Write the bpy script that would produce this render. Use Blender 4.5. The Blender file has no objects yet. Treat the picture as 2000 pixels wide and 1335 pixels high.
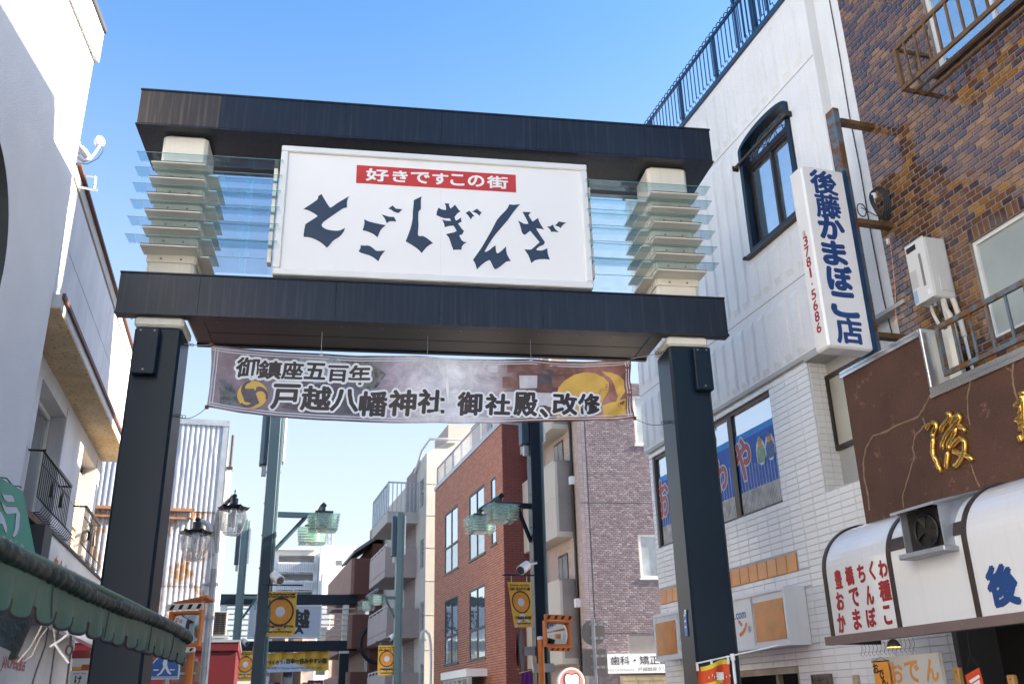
import bpy, math, random
from mathutils import Vector, Matrix
random.seed(7)
SC = bpy.context.scene
COL = SC.collection
R_ = math.radians

# ------------------------------------------------------------------ camera, sky, sun, exposure
F_PX = 1820.0
CAM = Vector((0.0, 0.0, 1.6))
ROWS = [(0.9884440104499815, 0.03519179014799764, 0.14744482395708633),
        (-0.15004772350657955, 0.36538134807983275, 0.9186850119305622),
        (-0.021543418392862765, -0.9301924577105232, 0.3664394530374788)]
RM = Matrix(ROWS)
cam_d = bpy.data.cameras.new('camera')
cam = bpy.data.objects.new('camera', cam_d)
COL.objects.link(cam)
cr, cd_, cf = RM.col[0], RM.col[1], RM.col[2]
mw = Matrix((( cr[0], -cd_[0], -cf[0]), (cr[1], -cd_[1], -cf[1]), (cr[2], -cd_[2], -cf[2]))).to_4x4()
mw.translation = CAM
cam.matrix_world = mw
cam_d.sensor_width = 36.0
cam_d.lens = 36.0 * F_PX / 2000.0
cam_d.clip_end = 2000.0
cam_d.clip_start = 0.05
cam_d.dof.use_dof = True
cam_d.dof.focus_distance = 8.8
cam_d.dof.aperture_fstop = 3.2
SC.camera = cam

SUN_AZ = (0.995, -0.09)        # horizontal direction towards the sun
SUN_EL = 30.0
world = bpy.data.worlds.new('World')
SC.world = world
world.use_nodes = True
wn = world.node_tree
for n in list(wn.nodes): wn.nodes.remove(n)
sky = wn.nodes.new('ShaderNodeTexSky')
sky.sky_type = 'NISHITA'
sky.sun_disc = False
sky.sun_elevation = R_(SUN_EL)
sky.sun_rotation = math.atan2(SUN_AZ[0], SUN_AZ[1])
sky.air_density = 1.1
sky.dust_density = 0.8
sky.ozone_density = 2.5
bg = wn.nodes.new('ShaderNodeBackground')
bg.inputs['Strength'].default_value = 0.086
wo = wn.nodes.new('ShaderNodeOutputWorld')
tcw = wn.nodes.new('ShaderNodeTexCoord'); spw = wn.nodes.new('ShaderNodeSeparateXYZ')
mrw = wn.nodes.new('ShaderNodeMapRange'); mrw.interpolation_type = 'SMOOTHSTEP'
mrw.inputs[1].default_value = 0.0; mrw.inputs[2].default_value = 0.75; mrw.inputs[3].default_value = 0.40; mrw.inputs[4].default_value = 1.24
hsw = wn.nodes.new('ShaderNodeHueSaturation')
wn.links.new(tcw.outputs['Generated'], spw.inputs[0]); wn.links.new(spw.outputs[2], mrw.inputs[0])
wn.links.new(mrw.outputs[0], hsw.inputs['Saturation']); wn.links.new(sky.outputs[0], hsw.inputs['Color'])
mr2 = wn.nodes.new('ShaderNodeMapRange'); mr2.interpolation_type = 'SMOOTHSTEP'
mr2.inputs[1].default_value = 0.0; mr2.inputs[2].default_value = 0.6; mr2.inputs[3].default_value = 0.50; mr2.inputs[4].default_value = 0.92
wn.links.new(spw.outputs[2], mr2.inputs[0]); wn.links.new(mr2.outputs[0], hsw.inputs['Value'])
wn.links.new(hsw.outputs[0], bg.inputs[0])
wn.links.new(bg.outputs[0], wo.inputs[0])
sun_d = bpy.data.lights.new('sun', 'SUN')
sun_d.energy = 5.0
sun_d.angle = R_(0.53)
sun_d.color = (1.0, 0.90, 0.75)
sun = bpy.data.objects.new('sun', sun_d)
COL.objects.link(sun)
sv = Vector((SUN_AZ[0], SUN_AZ[1], 0)).normalized() * math.cos(R_(SUN_EL)) + Vector((0, 0, math.sin(R_(SUN_EL))))
sun.rotation_euler = sv.to_track_quat('Z', 'Y').to_euler()
SC.view_settings.view_transform = 'Standard'
SC.view_settings.look = 'None'
SC.view_settings.gamma = 1.0
SC.view_settings.use_curve_mapping = False
SC.view_settings.exposure = 2.3
SC.cycles.max_bounces = 8
SC.cycles.transparent_max_bounces = 24
SC.cycles.use_denoising = True

# ------------------------------------------------------------------ geometry helpers
def ray(px, py):
    return RM @ Vector((px - 1000.0, py - 667.0, F_PX))

def at(px, py, Y):
    d = ray(px, py)
    return CAM + d * (Y / d.y)

class Fr:
    """a facade frame: u to the right along it, w into it, z up"""
    def __init__(s, ox, oy, yaw, oz=0.0):
        a = R_(yaw)
        s.o = Vector((ox, oy, oz)); s.yaw = a
        s.x = Vector((math.cos(a), math.sin(a), 0)); s.y = Vector((-math.sin(a), math.cos(a), 0))
    def P(s, u, w, z):
        return s.o + s.x * u + s.y * w + Vector((0, 0, z))
    def px(s, px, py, w=0.0):
        d = ray(px, py)
        t = (w - (CAM - s.o).dot(s.y)) / d.dot(s.y)
        p = CAM + d * t
        return (p - s.o).dot(s.x), p.z - s.o.z
    def rect(s, x0, y0, x1, y1, w=0.0):
        a = s.px(x0, y0, w); b = s.px(x1, y1, w)
        return min(a[0], b[0]), max(a[0], b[0]), min(a[1], b[1]), max(a[1], b[1])
    def uw(s, P):
        d = P - s.o
        return d.dot(s.x), d.dot(s.y), d.z
WORLD = Fr(0, 0, 0)

class MB:
    def __init__(s):
        s.v = []; s.f = []; s.m = []; s.sm = []
    def add(s, vs, fs, m=0, smooth=False):
        b = len(s.v)
        s.v += [Vector(v) for v in vs]
        for f in fs:
            s.f.append([b + i for i in f]); s.m.append(m); s.sm.append(smooth)
        return s
    def box(s, fr, u0, u1, w0, w1, z0, z1, m=0):
        if u0 > u1: u0, u1 = u1, u0
        if w0 > w1: w0, w1 = w1, w0
        if z0 > z1: z0, z1 = z1, z0
        P = fr.P
        vs = [P(u0, w0, z0), P(u1, w0, z0), P(u1, w1, z0), P(u0, w1, z0), P(u0, w0, z1), P(u1, w0, z1), P(u1, w1, z1), P(u0, w1, z1)]
        return s.add(vs, [(0, 1, 5, 4), (1, 2, 6, 5), (2, 3, 7, 6), (3, 0, 4, 7), (4, 5, 6, 7), (3, 2, 1, 0)], m)
    def cbox(s, fr, u0, u1, w0, w1, z0, z1, c=0.01, m=0):
        """box with chamfered vertical and horizontal front edges (a rounded look)"""
        if u0 > u1: u0, u1 = u1, u0
        if z0 > z1: z0, z1 = z1, z0
        c = min(c, (u1 - u0) * .4, (w1 - w0) * .4, (z1 - z0) * .4)
        pts = [(u0, w0 + c), (u0 + c, w0), (u1 - c, w0), (u1, w0 + c), (u1, w1 - c), (u1 - c, w1), (u0 + c, w1), (u0, w1 - c)]
        cu, cw = (u0 + u1) / 2, (w0 + w1) / 2
        vs = []
        def ring(z, k):
            for (u, w) in pts:
                vs.append(fr.P(u + (c * k if u < cu else -c * k), w + (c * k if w < cw else -c * k), z))
        ring(z0, 1); ring(z0 + c, 0); ring(z1 - c, 0); ring(z1, 1)
        fs = []
        for r in range(3):
            for i in range(8):
                j = (i + 1) % 8
                fs.append((r * 8 + i, r * 8 + j, r * 8 + 8 + j, r * 8 + 8 + i))
        fs.append(tuple(range(7, -1, -1))); fs.append(tuple(range(24, 32)))
        return s.add(vs, fs, m)
    def quad(s, a, b, c, d, m=0):
        return s.add([a, b, c, d], [(0, 1, 2, 3)], m)
    def poly(s, fr, pts, w0, w1, m=0):
        """prism of polygon pts (u,z) (counter-clockwise seen from outside) from w0 (front) to w1"""
        n = len(pts)
        vs = [fr.P(u, w0, z) for u, z in pts] + [fr.P(u, w1, z) for u, z in pts]
        fs = [tuple(range(n)), tuple(range(2 * n - 1, n - 1, -1))]
        for i in range(n):
            j = (i + 1) % n
            fs.append((i, i + n, j + n, j))
        return s.add(vs, fs, m)
    def profile(s, fr, pts, u0, u1, m=0, smooth=False, caps=True):
        """prism of polygon pts (w,z) extruded along u"""
        n = len(pts)
        vs = [fr.P(u0, w, z) for w, z in pts] + [fr.P(u1, w, z) for w, z in pts]
        fs = []
        if caps: fs += [tuple(range(n)), tuple(range(2 * n - 1, n - 1, -1))]
        for i in range(n if caps else n - 1):
            j = (i + 1) % n
            fs.append((i, j, j + n, i + n))
        return s.add(vs, fs, m, smooth)
    def tube(s, pts, r, n=8, m=0, caps=True, closed=False):
        pts = [Vector(p) for p in pts]
        rr = r if isinstance(r, (list, tuple)) else [r] * len(pts)
        rings = []
        up = Vector((0, 0, 1)); prev = None
        for i, p in enumerate(pts):
            a = pts[max(i - 1, 0)]; b = pts[min(i + 1, len(pts) - 1)]
            t = (b - a)
            if t.length < 1e-9: t = Vector((0, 0, 1))
            t.normalize()
            if prev is None:
                ref = up if abs(t.z) < .9 else Vector((1, 0, 0))
                x = t.cross(ref).normalized()
            else:
                x = prev - t * prev.dot(t)
                x = x.normalized() if x.length > 1e-6 else t.cross(up).normalized()
            prev = x; y = t.cross(x)
            rings.append([p + (x * math.cos(2 * math.pi * k / n) + y * math.sin(2 * math.pi * k / n)) * rr[i] for k in range(n)])
        vs = [v for q in rings for v in q]; fs = []
        for i in range(len(rings) - 1):
            for k in range(n):
                l = (k + 1) % n
                fs.append((i * n + k, i * n + l, (i + 1) * n + l, (i + 1) * n + k))
        s.add(vs, fs, m, n > 5)
        if caps:
            s.add(rings[0], [tuple(range(n - 1, -1, -1))], m); s.add(rings[-1], [tuple(range(n))], m)
        return s
    def lathe(s, c, prof, n=20, m=0, fl=0.0):
        """prof list of (r,z) about vertical axis at c; fl = flutes depth"""
        vs = []; fs = []
        for (r, z) in prof:
            for k in range(n):
                a = 2 * math.pi * k / n
                q = r * (1 - (fl if k % 2 else 0))
                vs.append(c + Vector((math.cos(a) * q, math.sin(a) * q, z)))
        for i in range(len(prof) - 1):
            for k in range(n):
                l = (k + 1) % n
                fs.append((i * n + k, i * n + l, (i + 1) * n + l, (i + 1) * n + k))
        return s.add(vs, fs, m, fl == 0)
    def disc(s, c, nrm, r, t=0.01, n=32, m=0):
        nrm = Vector(nrm).normalized()
        x = nrm.cross(Vector((0, 0, 1))).normalized(); y = x.cross(nrm)
        f = [c + (x * math.cos(2 * math.pi * k / n) + y * math.sin(2 * math.pi * k / n)) * r for k in range(n)]
        b = [p - nrm * t for p in f]
        fs = [tuple(range(n)), tuple(range(2 * n - 1, n - 1, -1))] + [(i, i + n, (i + 1) % n + n, (i + 1) % n) for i in range(n)]
        return s.add(f + b, fs, m)

ROOTS = {}
def tag(o, label=None, cat=None, group=None, kind=None):
    if label: o['label'] = label
    if cat: o['category'] = cat
    if group: o['group'] = group
    if kind: o['kind'] = kind
    return o
def thing(name, fr, label, cat, group=None, at_=None):
    o = bpy.data.objects.new(name, None); COL.objects.link(o)
    o.empty_display_size = 0.2
    loc = fr.P(*at_) if at_ else fr.o.copy()
    o.location = loc; o.rotation_euler = (0, 0, fr.yaw)
    ROOTS[o.name] = (Matrix.Translation(loc) @ Matrix.Rotation(fr.yaw, 4, 'Z')).inverted()
    return tag(o, label, cat, group)
def root_inv(p):
    while p is not None and p.name not in ROOTS: p = p.parent
    return ROOTS[p.name] if p is not None else None
def build(name, mb, mats, parent=None, bevel=0.0):
    if not isinstance(mats, (list, tuple)): mats = [mats]
    me = bpy.data.meshes.new(name)
    vs = mb.v
    inv = None
    if parent is not None:
        inv = root_inv(parent)
        if inv is not None: vs = [inv @ v for v in vs]
    off = Vector((0, 0, 0))
    if inv is None and parent is None and vs:
        xs = [v.x for v in vs]; ys = [v.y for v in vs]; zs = [v.z for v in vs]
        off = Vector(((min(xs) + max(xs)) / 2, (min(ys) + max(ys)) / 2, min(zs)))
        vs = [v - off for v in vs]
    me.from_pydata([tuple(v) for v in vs], [], mb.f)
    for m in mats: me.materials.append(m)
    me.polygons.foreach_set('material_index', mb.m)
    me.polygons.foreach_set('use_smooth', mb.sm)
    me.update()
    o = bpy.data.objects.new(name, me); COL.objects.link(o)
    o.location = off
    if parent is not None: o.parent = parent
    if bevel:
        b = o.modifiers.new('bevel', 'BEVEL'); b.width = bevel; b.segments = 2; b.limit_method = 'ANGLE'; b.angle_limit = R_(50)
    return o
def copy_tree(o, parent=None, recur=True):
    c = o.copy(); COL.objects.link(c); c.parent = parent
    if o.name in ROOTS: ROOTS[c.name] = ROOTS[o.name]
    for ch in list(o.children): copy_tree(ch, c)
    return c

# ------------------------------------------------------------------ materials
def mat(name, color, rough=0.6, metal=0.0, var=0.12, scale=3.0, bump=0.0, bscale=60.0, streak=0.0, scol=None,
        patch=0.0, pcol=None, pscale=1.5, coat=0.0, spec=0.5, emit=None, estr=0.0, objvar=0.0):
    m = bpy.data.materials.new(name); m.use_nodes = True
    nt = m.node_tree; N = nt.nodes; L = nt.links
    p = N['Principled BSDF']
    p.inputs['Roughness'].default_value = rough
    p.inputs['Metallic'].default_value = metal
    p.inputs['Specular IOR Level'].default_value = spec
    if coat: p.inputs['Coat Weight'].default_value = coat; p.inputs['Coat Roughness'].default_value = 0.06
    tc = N.new('ShaderNodeTexCoord')
    no = N.new('ShaderNodeTexNoise'); no.inputs['Scale'].default_value = scale; no.inputs['Detail'].default_value = 6
    L.new(tc.outputs['Object'], no.inputs['Vector'])
    rgb = N.new('ShaderNodeRGB'); rgb.outputs[0].default_value = (*color, 1)
    hsv = N.new('ShaderNodeHueSaturation')
    mr = N.new('ShaderNodeMapRange'); mr.inputs[1].default_value = .3; mr.inputs[2].default_value = .7
    mr.inputs[3].default_value = 1 - var; mr.inputs[4].default_value = 1 + var
    L.new(no.outputs['Fac'], mr.inputs[0]); L.new(mr.outputs[0], hsv.inputs['Value']); L.new(rgb.outputs[0], hsv.inputs['Color'])
    cur = hsv.outputs[0]
    if objvar:
        oi = N.new('ShaderNodeObjectInfo'); h2 = N.new('ShaderNodeHueSaturation')
        m2 = N.new('ShaderNodeMapRange'); m2.inputs[3].default_value = 1 - objvar; m2.inputs[4].default_value = 1 + objvar
        L.new(oi.outputs['Random'], m2.inputs[0]); L.new(m2.outputs[0], h2.inputs['Value']); L.new(cur, h2.inputs['Color']); cur = h2.outputs[0]
    if streak:
        mp = N.new('ShaderNodeMapping'); mp.inputs['Scale'].default_value = (14, 14, .5)
        n2 = N.new('ShaderNodeTexNoise'); n2.inputs['Scale'].default_value = 2.2; n2.inputs['Detail'].default_value = 5
        L.new(tc.outputs['Object'], mp.inputs[0]); L.new(mp.outputs[0], n2.inputs['Vector'])
        r2 = N.new('ShaderNodeMapRange'); r2.inputs[1].default_value = .5; r2.inputs[2].default_value = .78; r2.inputs[4].default_value = streak
        L.new(n2.outputs['Fac'], r2.inputs[0])
        mx = N.new('ShaderNodeMix'); mx.data_type = 'RGBA'
        L.new(r2.outputs[0], mx.inputs[0]); L.new(cur, mx.inputs[6]); mx.inputs[7].default_value = (*(scol or (.12, .1, .08)), 1)
        cur = mx.outputs[2]
    if patch:
        n3 = N.new('ShaderNodeTexNoise'); n3.inputs['Scale'].default_value = pscale; n3.inputs['Detail'].default_value = 8; n3.inputs['Roughness'].default_value = .7
        L.new(tc.outputs['Object'], n3.inputs['Vector'])
        r3 = N.new('ShaderNodeMapRange'); r3.inputs[1].default_value = .62 - patch * .25; r3.inputs[2].default_value = .68 - patch * .2
        L.new(n3.outputs['Fac'], r3.inputs[0])
        m3 = N.new('ShaderNodeMix'); m3.data_type = 'RGBA'
        L.new(r3.outputs[0], m3.inputs[0]); L.new(cur, m3.inputs[6]); m3.inputs[7].default_value = (*(pcol or (.3, .12, .04)), 1)
        cur = m3.outputs[2]
    L.new(cur, p.inputs['Base Color'])
    if bump:
        nb = N.new('ShaderNodeTexNoise'); nb.inputs['Scale'].default_value = bscale; nb.inputs['Detail'].default_value = 5
        L.new(tc.outputs['Object'], nb.inputs['Vector'])
        bp = N.new('ShaderNodeBump'); bp.inputs['Strength'].default_value = bump; bp.inputs['Distance'].default_value = .02
        L.new(nb.outputs['Fac'], bp.inputs['Height']); L.new(bp.outputs[0], p.inputs['Normal'])
    if emit:
        p.inputs['Emission Color'].default_value = (*emit, 1); p.inputs['Emission Strength'].default_value = estr
    return m
def glass(name, tint=(.75, .9, .9), base=0.12, rough=0.02, film=(.5, .55, .5), dirt=0.12):
    """thin sheet: see-through, mirror-like at grazing angles, a little dirt film"""
    m = bpy.data.materials.new(name); m.use_nodes = True
    nt = m.node_tree; N = nt.nodes; L = nt.links
    for n in list(N): N.remove(n)
    out = N.new('ShaderNodeOutputMaterial')
    tr = N.new('ShaderNodeBsdfTransparent'); tr.inputs[0].default_value = (*tint, 1)
    gl = N.new('ShaderNodeBsdfGlossy'); gl.inputs['Roughness'].default_value = rough
    fr = N.new('ShaderNodeFresnel'); ge = N.new('ShaderNodeNewGeometry')
    ior = N.new('ShaderNodeMapRange'); ior.inputs[3].default_value = 1.45; ior.inputs[4].default_value = 1 / 1.45
    L.new(ge.outputs['Backfacing'], ior.inputs[0]); L.new(ior.outputs[0], fr.inputs[0])
    ma = N.new('ShaderNodeMath'); ma.operation = 'ADD'; ma.inputs[1].default_value = base; ma.use_clamp = True
    L.new(fr.outputs[0], ma.inputs[0])
    m1 = N.new('ShaderNodeMixShader'); L.new(ma.outputs[0], m1.inputs[0]); L.new(tr.outputs[0], m1.inputs[1]); L.new(gl.outputs[0], m1.inputs[2])
    df = N.new('ShaderNodeBsdfDiffuse'); df.inputs[0].default_value = (*film, 1)
    tc = N.new('ShaderNodeTexCoord'); no = N.new('ShaderNodeTexNoise'); no.inputs['Scale'].default_value = 6; no.inputs['Detail'].default_value = 8
    L.new(tc.outputs['Object'], no.inputs['Vector'])
    mr = N.new('ShaderNodeMapRange'); mr.inputs[1].default_value = .45; mr.inputs[2].default_value = .75; mr.inputs[3].default_value = dirt * .4; mr.inputs[4].default_value = dirt * 2.5
    L.new(no.outputs['Fac'], mr.inputs[0])
    m2 = N.new('ShaderNodeMixShader'); L.new(mr.outputs[0], m2.inputs[0]); L.new(m1.outputs[0], m2.inputs[1]); L.new(df.outputs[0], m2.inputs[2])
    L.new(m2.outputs[0], out.inputs[0])
    return m
def pane_mat(name, color=(.05, .07, .09), refl=0.5, rough=0.03, var=.3, scale=.8):
    """window pane with a dim room or curtain behind it"""
    m = mat(name, color, rough=.6, var=var, scale=scale)
    nt = m.node_tree; N = nt.nodes; L = nt.links
    p = N['Principled BSDF']; out = N['Material Output']
    gl = N.new('ShaderNodeBsdfGlossy'); gl.inputs['Roughness'].default_value = rough; gl.inputs[0].default_value = (.95, .98, 1, 1)
    no = N.new('ShaderNodeTexNoise'); no.inputs['Scale'].default_value = 2.5
    tc = N.new('ShaderNodeTexCoord'); L.new(tc.outputs['Object'], no.inputs['Vector'])
    bp = N.new('ShaderNodeBump'); bp.inputs['Strength'].default_value = .06; bp.inputs['Distance'].default_value = .05
    L.new(no.outputs['Fac'], bp.inputs['Height']); L.new(bp.outputs[0], gl.inputs['Normal'])
    mx = N.new('ShaderNodeMixShader'); fr = N.new('ShaderNodeFresnel'); fr.inputs[0].default_value = 1.5
    ma = N.new('ShaderNodeMath'); ma.operation = 'ADD'; ma.inputs[1].default_value = refl * .5; ma.use_clamp = True
    L.new(fr.outputs[0], ma.inputs[0]); L.new(ma.outputs[0], mx.inputs[0]); L.new(p.outputs[0], mx.inputs[1]); L.new(gl.outputs[0], mx.inputs[2])
    L.new(mx.outputs[0], out.inputs[0])
    return m

M = {}
M['navy'] = mat('navy_painted_steel', (.004, .014, .027), .36, .0, .15, 1.2, streak=.12, scol=(.016, .022, .03), spec=.28, bump=.02, bscale=3)
M['fascia'] = mat('dark_weathered_fascia', (.012, .017, .028), .34, .3, .2, 1.3, streak=.6, scol=(.05, .05, .062), spec=.5, bump=.02, bscale=3)
M['fascia_worn'] = mat('worn_brownish_fascia', (.04, .034, .032), .38, .3, .15, 1.3, streak=.85, scol=(.12, .10, .088))
M['soffit'] = mat('dark_bronze_soffit', (.045, .036, .034), .30, .5, .15, 1.0, bump=.03, bscale=8)
M['cream'] = mat('cream_painted_metal', (.80, .76, .66), .45, 0, .06, 2.0, streak=.12, scol=(.3, .27, .22))
M['sheet'] = glass('pale_green_louvre_glass', (.87, .96, .985), .05, .02, (.5, .58, .62), .025)
M['sheet_edge'] = mat('green_glass_edge', (.10, .26, .25), .2)
M['lampglass'] = glass('frosted_green_lamp_glass', (.93, .985, .965), .10, .08, (.75, .95, .88), .26)
M['lanternglass'] = glass('clear_ribbed_lantern_glass', (.97, .98, .98), .22, .06, (.9, .9, .9), .35)
M['white'] = mat('white_enamel', (.80, .80, .80), .35, 0, .03, 2, streak=.05)
M['signwhite'] = mat('signboard_white_face', (.80, .80, .79), .25, 0, .02, .6, coat=.3)
M['signgrey'] = mat('grey_white_signboard', (.5, .5, .54), .4, 0, .03, .6)
M['alu'] = mat('light_anodised_frame', (.74, .74, .71), .35, .15, .05, 2)
M['galv'] = mat('galvanised_steel', (.42, .44, .47), .38, .6, .15, 6)
M['silver'] = mat('bright_metal_flashing', (.62, .62, .61), .22, .85, .12, 2.5, bump=.05, bscale=5)
M['red'] = mat('red_print', (.50, .035, .025), .4)
M['ink'] = mat('dark_navy_print', (.022, .040, .075), .4)
M['black'] = mat('black_paint', (.012, .012, .014), .4)
M['bolt'] = mat('bolt_steel', (.25, .24, .22), .35, .7)
M['stucco'] = mat('white_rough_stucco', (.80, .79, .77), .85, 0, .05, 1.5, bump=.55, bscale=45, streak=.16, scol=(.42, .41, .40))
M['stucco_grey'] = mat('grey_rough_stucco', (.46, .45, .42), .9, 0, .08, 1.5, bump=.55, bscale=45)
M['leftstucco'] = mat('off_white_pebble_render', (.76, .75, .75), .9, 0, .03, 2, bump=.6, bscale=110)
M['panel'] = mat('grey_white_facade_panel', (.58, .58, .60), .75, 0, .12, 1.2, streak=.3, scol=(.25, .25, .26), bump=.05)
M['soffit_stone'] = mat('pitted_ochre_soffit', (.60, .46, .28), .9, 0, .18, 3, bump=.4, bscale=35, patch=.25, pcol=(.2, .14, .08), pscale=18)
M['archshade'] = mat('shade_toned_arch_render', (.10, .10, .10), .9, bump=.4, bscale=60)  # shade inside the arch, put into the render colour
M['darkgrey'] = mat('dark_grey_metal', (.05, .05, .055), .5)
M['bronze'] = mat('dark_bronze_window_frame', (.035, .022, .016), .35, .3)
M['grout'] = mat('grey_mortar_bed', (.22, .185, .15), .95, 0, .1, 8)
M['groutw'] = mat('grey_joint_mortar', (.56, .54, .51), .95, 0, .15, 4)
M['groutp'] = mat('dark_joint_mortar', (.20, .18, .18), .95, 0, .1, 4)
M['groutr'] = mat('black_red_joint', (.07, .03, .025), .95)
GLZ = [mat('glazed_brown_tile_%d' % i, c, .10, 0, .22, 14, coat=.7, objvar=.15, patch=.12, pcol=(.04, .015, .006), pscale=60) for i, c in enumerate(
    [(.13, .055, .025), (.22, .10, .022), (.08, .036, .025), (.28, .135, .03), (.06, .033, .03), (.18, .085, .03)])]
WT = [mat('white_tile_%d' % i, c, .30, 0, .012, 3, coat=.15) for i, c in enumerate([(.81, .80, .78), (.79, .78, .755), (.82, .81, .795)])]
OT = [mat('orange_tile', (.66, .22, .025), .3, 0, .12, 6)]
PT = [mat('mauve_tile_%d' % i, c, .5, 0, .06, 6) for i, c in enumerate([(.20, .155, .17), (.28, .235, .25), (.225, .175, .19), (.17, .13, .145), (.25, .205, .22)])]
BT = [mat('beige_tile_%d' % i, c, .5, 0, .06, 6) for i, c in enumerate([(.42, .33, .28), (.46, .36, .31), (.39, .30, .26)])]
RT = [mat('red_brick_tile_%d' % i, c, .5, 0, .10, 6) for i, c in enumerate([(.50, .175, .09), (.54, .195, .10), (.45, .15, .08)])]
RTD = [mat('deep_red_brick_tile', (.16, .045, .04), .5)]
M['mortar'] = mat('brown_trowelled_mortar', (.092, .042, .026), .85, 0, .22, 2.2, bump=.8, bscale=55, patch=.10, pcol=(.19, .10, .07), pscale=6)
M['crack'] = mat('tan_crack_filler', (.26, .17, .105), .85, bump=.3)
M['gold'] = mat('worn_gold_leaf', (.72, .42, .10), .16, .9, .2, 9, patch=.16, pcol=(.22, .10, .05), pscale=14)
M['acryl'] = mat('milky_acrylic_awning', (.74, .74, .74), .12, 0, .05, 1.0, coat=.5, streak=.10, scol=(.4, .4, .4))
M['brownmetal'] = mat('brown_anodised_trim', (.06, .042, .036), .4, .3, .1)
M['gutter'] = mat('mauve_brown_rail', (.20, .145, .13), .45, .2, .1)
M['rust'] = mat('rusty_blue_steel', (.13, .17, .20), .6, .3, .2, 5, patch=.62, pcol=(.17, .075, .022), pscale=7, bump=.2)
M['rust2'] = mat('rusty_brown_steel', (.16, .085, .035), .65, .3, .35, 7, patch=.3, pcol=(.07, .05, .04), pscale=9, bump=.2)
M['heater'] = mat('heater_white_enamel', (.66, .65, .62), .3, 0, .03)
M['pipe'] = mat('cream_lagging_tape', (.60, .55, .48), .7, 0, .12, 9, bump=.2, bscale=30)
M['wire'] = mat('black_cable', (.02, .02, .022), .5)
M['copper'] = mat('bare_copper_wire', (.55, .22, .12), .35, .8)
M['railblue'] = mat('navy_railing_paint', (.012, .045, .11), .35, 0, .15, 4, patch=.08, pcol=(.08, .04, .03))
M['pane_sky'] = pane_mat('reflecting_window_pane', (.12, .18, .22), 1.0, .03)
M['pane_curtain'] = pane_mat('window_pane_with_pale_curtain', (.34, .38, .38), .45, .04, .25, 3)
M['pane_dark'] = pane_mat('dark_window_pane', (.04, .05, .055), .35, .03)
M['pane_frost'] = pane_mat('frosted_ribbed_pane', (.28, .31, .29), .10, .3, .3, 1.2)
M['pane_beige'] = pane_mat('beige_frosted_pane', (.42, .38, .28), .12, .3, .2, 1.2)
M['whiteframe'] = mat('white_window_frame', (.66, .66, .65), .4)
M['blinds'] = mat('pale_vertical_blinds', (.52, .50, .46), .6, 0, .3, 9)
M['blueprint'] = mat('blue_window_print', (.008, .10, .42), .4, spec=.2)
M['lightblue'] = mat('light_blue_print', (.02, .26, .62), .4, spec=.2)
M['concrete'] = mat('aged_concrete', (.50, .47, .42), .85, 0, .12, .8, streak=.4, scol=(.28, .25, .22))
M['beige'] = mat('beige_facade_panel', (.47, .42, .36), .7, 0, .05, 1)
M['beigegrey'] = mat('taupe_mesh_screen', (.22, .195, .18), .7)
M['pinkwall'] = mat('pinkish_tile_parapet', (.42, .33, .30), .7, 0, .07, 1.5, bump=.2, bscale=20)
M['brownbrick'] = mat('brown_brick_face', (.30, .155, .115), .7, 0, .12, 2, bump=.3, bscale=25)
M['brownshade'] = mat('dark_red_edge_and_shaded_brick', (.13, .045, .032), .6, 0, .08, 2)
M['aptwhite'] = mat('white_apartment_render', (.74, .74, .74), .8, 0, .04, .3)
M['apttan'] = mat('tan_facade', (.45, .27, .17), .8, 0, .1, .5)
M['redshop'] = mat('crimson_shop_panel', (.10, .005, .010), .45, 0, .06, 1)
M['tin'] = mat('bent_galvanised_cladding', (.50, .52, .57), .38, .35, .08, 2, streak=.15, scol=(.35, .22, .15))
M['tinrust'] = mat('rust_streaked_cladding', (.44, .46, .50), .5, .2, .10, 2, streak=1.0, scol=(.30, .13, .05), patch=.44, pcol=(.30, .16, .08), pscale=1.6)
M['tinrail'] = mat('rusty_edge_angle', (.32, .16, .08), .6, .2, .3, 8)
M['polegreen'] = mat('blue_green_paint_and_sunlit_tone', (.028, .060, .085), .4, .1, .08, 2)  # paint of the boxes; on the left column a painted sunlit tone
M['polepale'] = mat('pale_green_pole_paint', (.10, .17, .185), .4, .1, .08, 2)
M['yellow'] = mat('yellow_banner_cloth', (.80, .47, .06), .7, 0, .04, 2)
M['peach'] = mat('orange_banner_print', (.72, .30, .04), .7, 0, .1, 9)
M['palecloth'] = mat('white_banner_cloth', (.62, .64, .70), .7)
M['orange'] = mat('orange_reflective_paint', (.72, .20, .03), .4, 0, .1, 6)
M['mirror'] = mat('convex_mirror_face', (.80, .82, .80), .04, 1.0, .04, 2)
M['signblue'] = mat('traffic_blue', (.01, .13, .42), .35)
M['mauve'] = mat('purple_cloth', (.18, .03, .28), .8)
M['verdigris'] = mat('green_awning_vinyl', (.045, .105, .075), .42, 0, .18, 3, streak=.30, scol=(.10, .16, .13))
M['roll'] = mat('wrinkled_dark_green_roll', (.018, .03, .026), .42, 0, .35, 12, bump=.7, bscale=22)
M['trimblack'] = mat('dark_piping', (.022, .016, .02), .6)
M['greensign'] = mat('sea_green_signboard', (.05, .34, .235), .4, 0, .05, 1.5)
M['signlilac'] = mat('pale_lilac_print', (.62, .66, .74), .5)
M['orangeprint'] = mat('orange_red_print', (.60, .12, .02), .5)
M['shopfloor'] = mat('pinkish_shop_panel', (.45, .32, .32), .6)
M['shopcream'] = mat('cream_shop_interior', (.42, .34, .24), .7, 0, .3, 3)
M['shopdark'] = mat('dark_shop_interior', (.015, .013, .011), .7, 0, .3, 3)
M['salmon'] = mat('salmon_board', (.58, .26, .16), .6)
M['wood'] = mat('varnished_timber', (.42, .22, .07), .5, 0, .15, 8)
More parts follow.
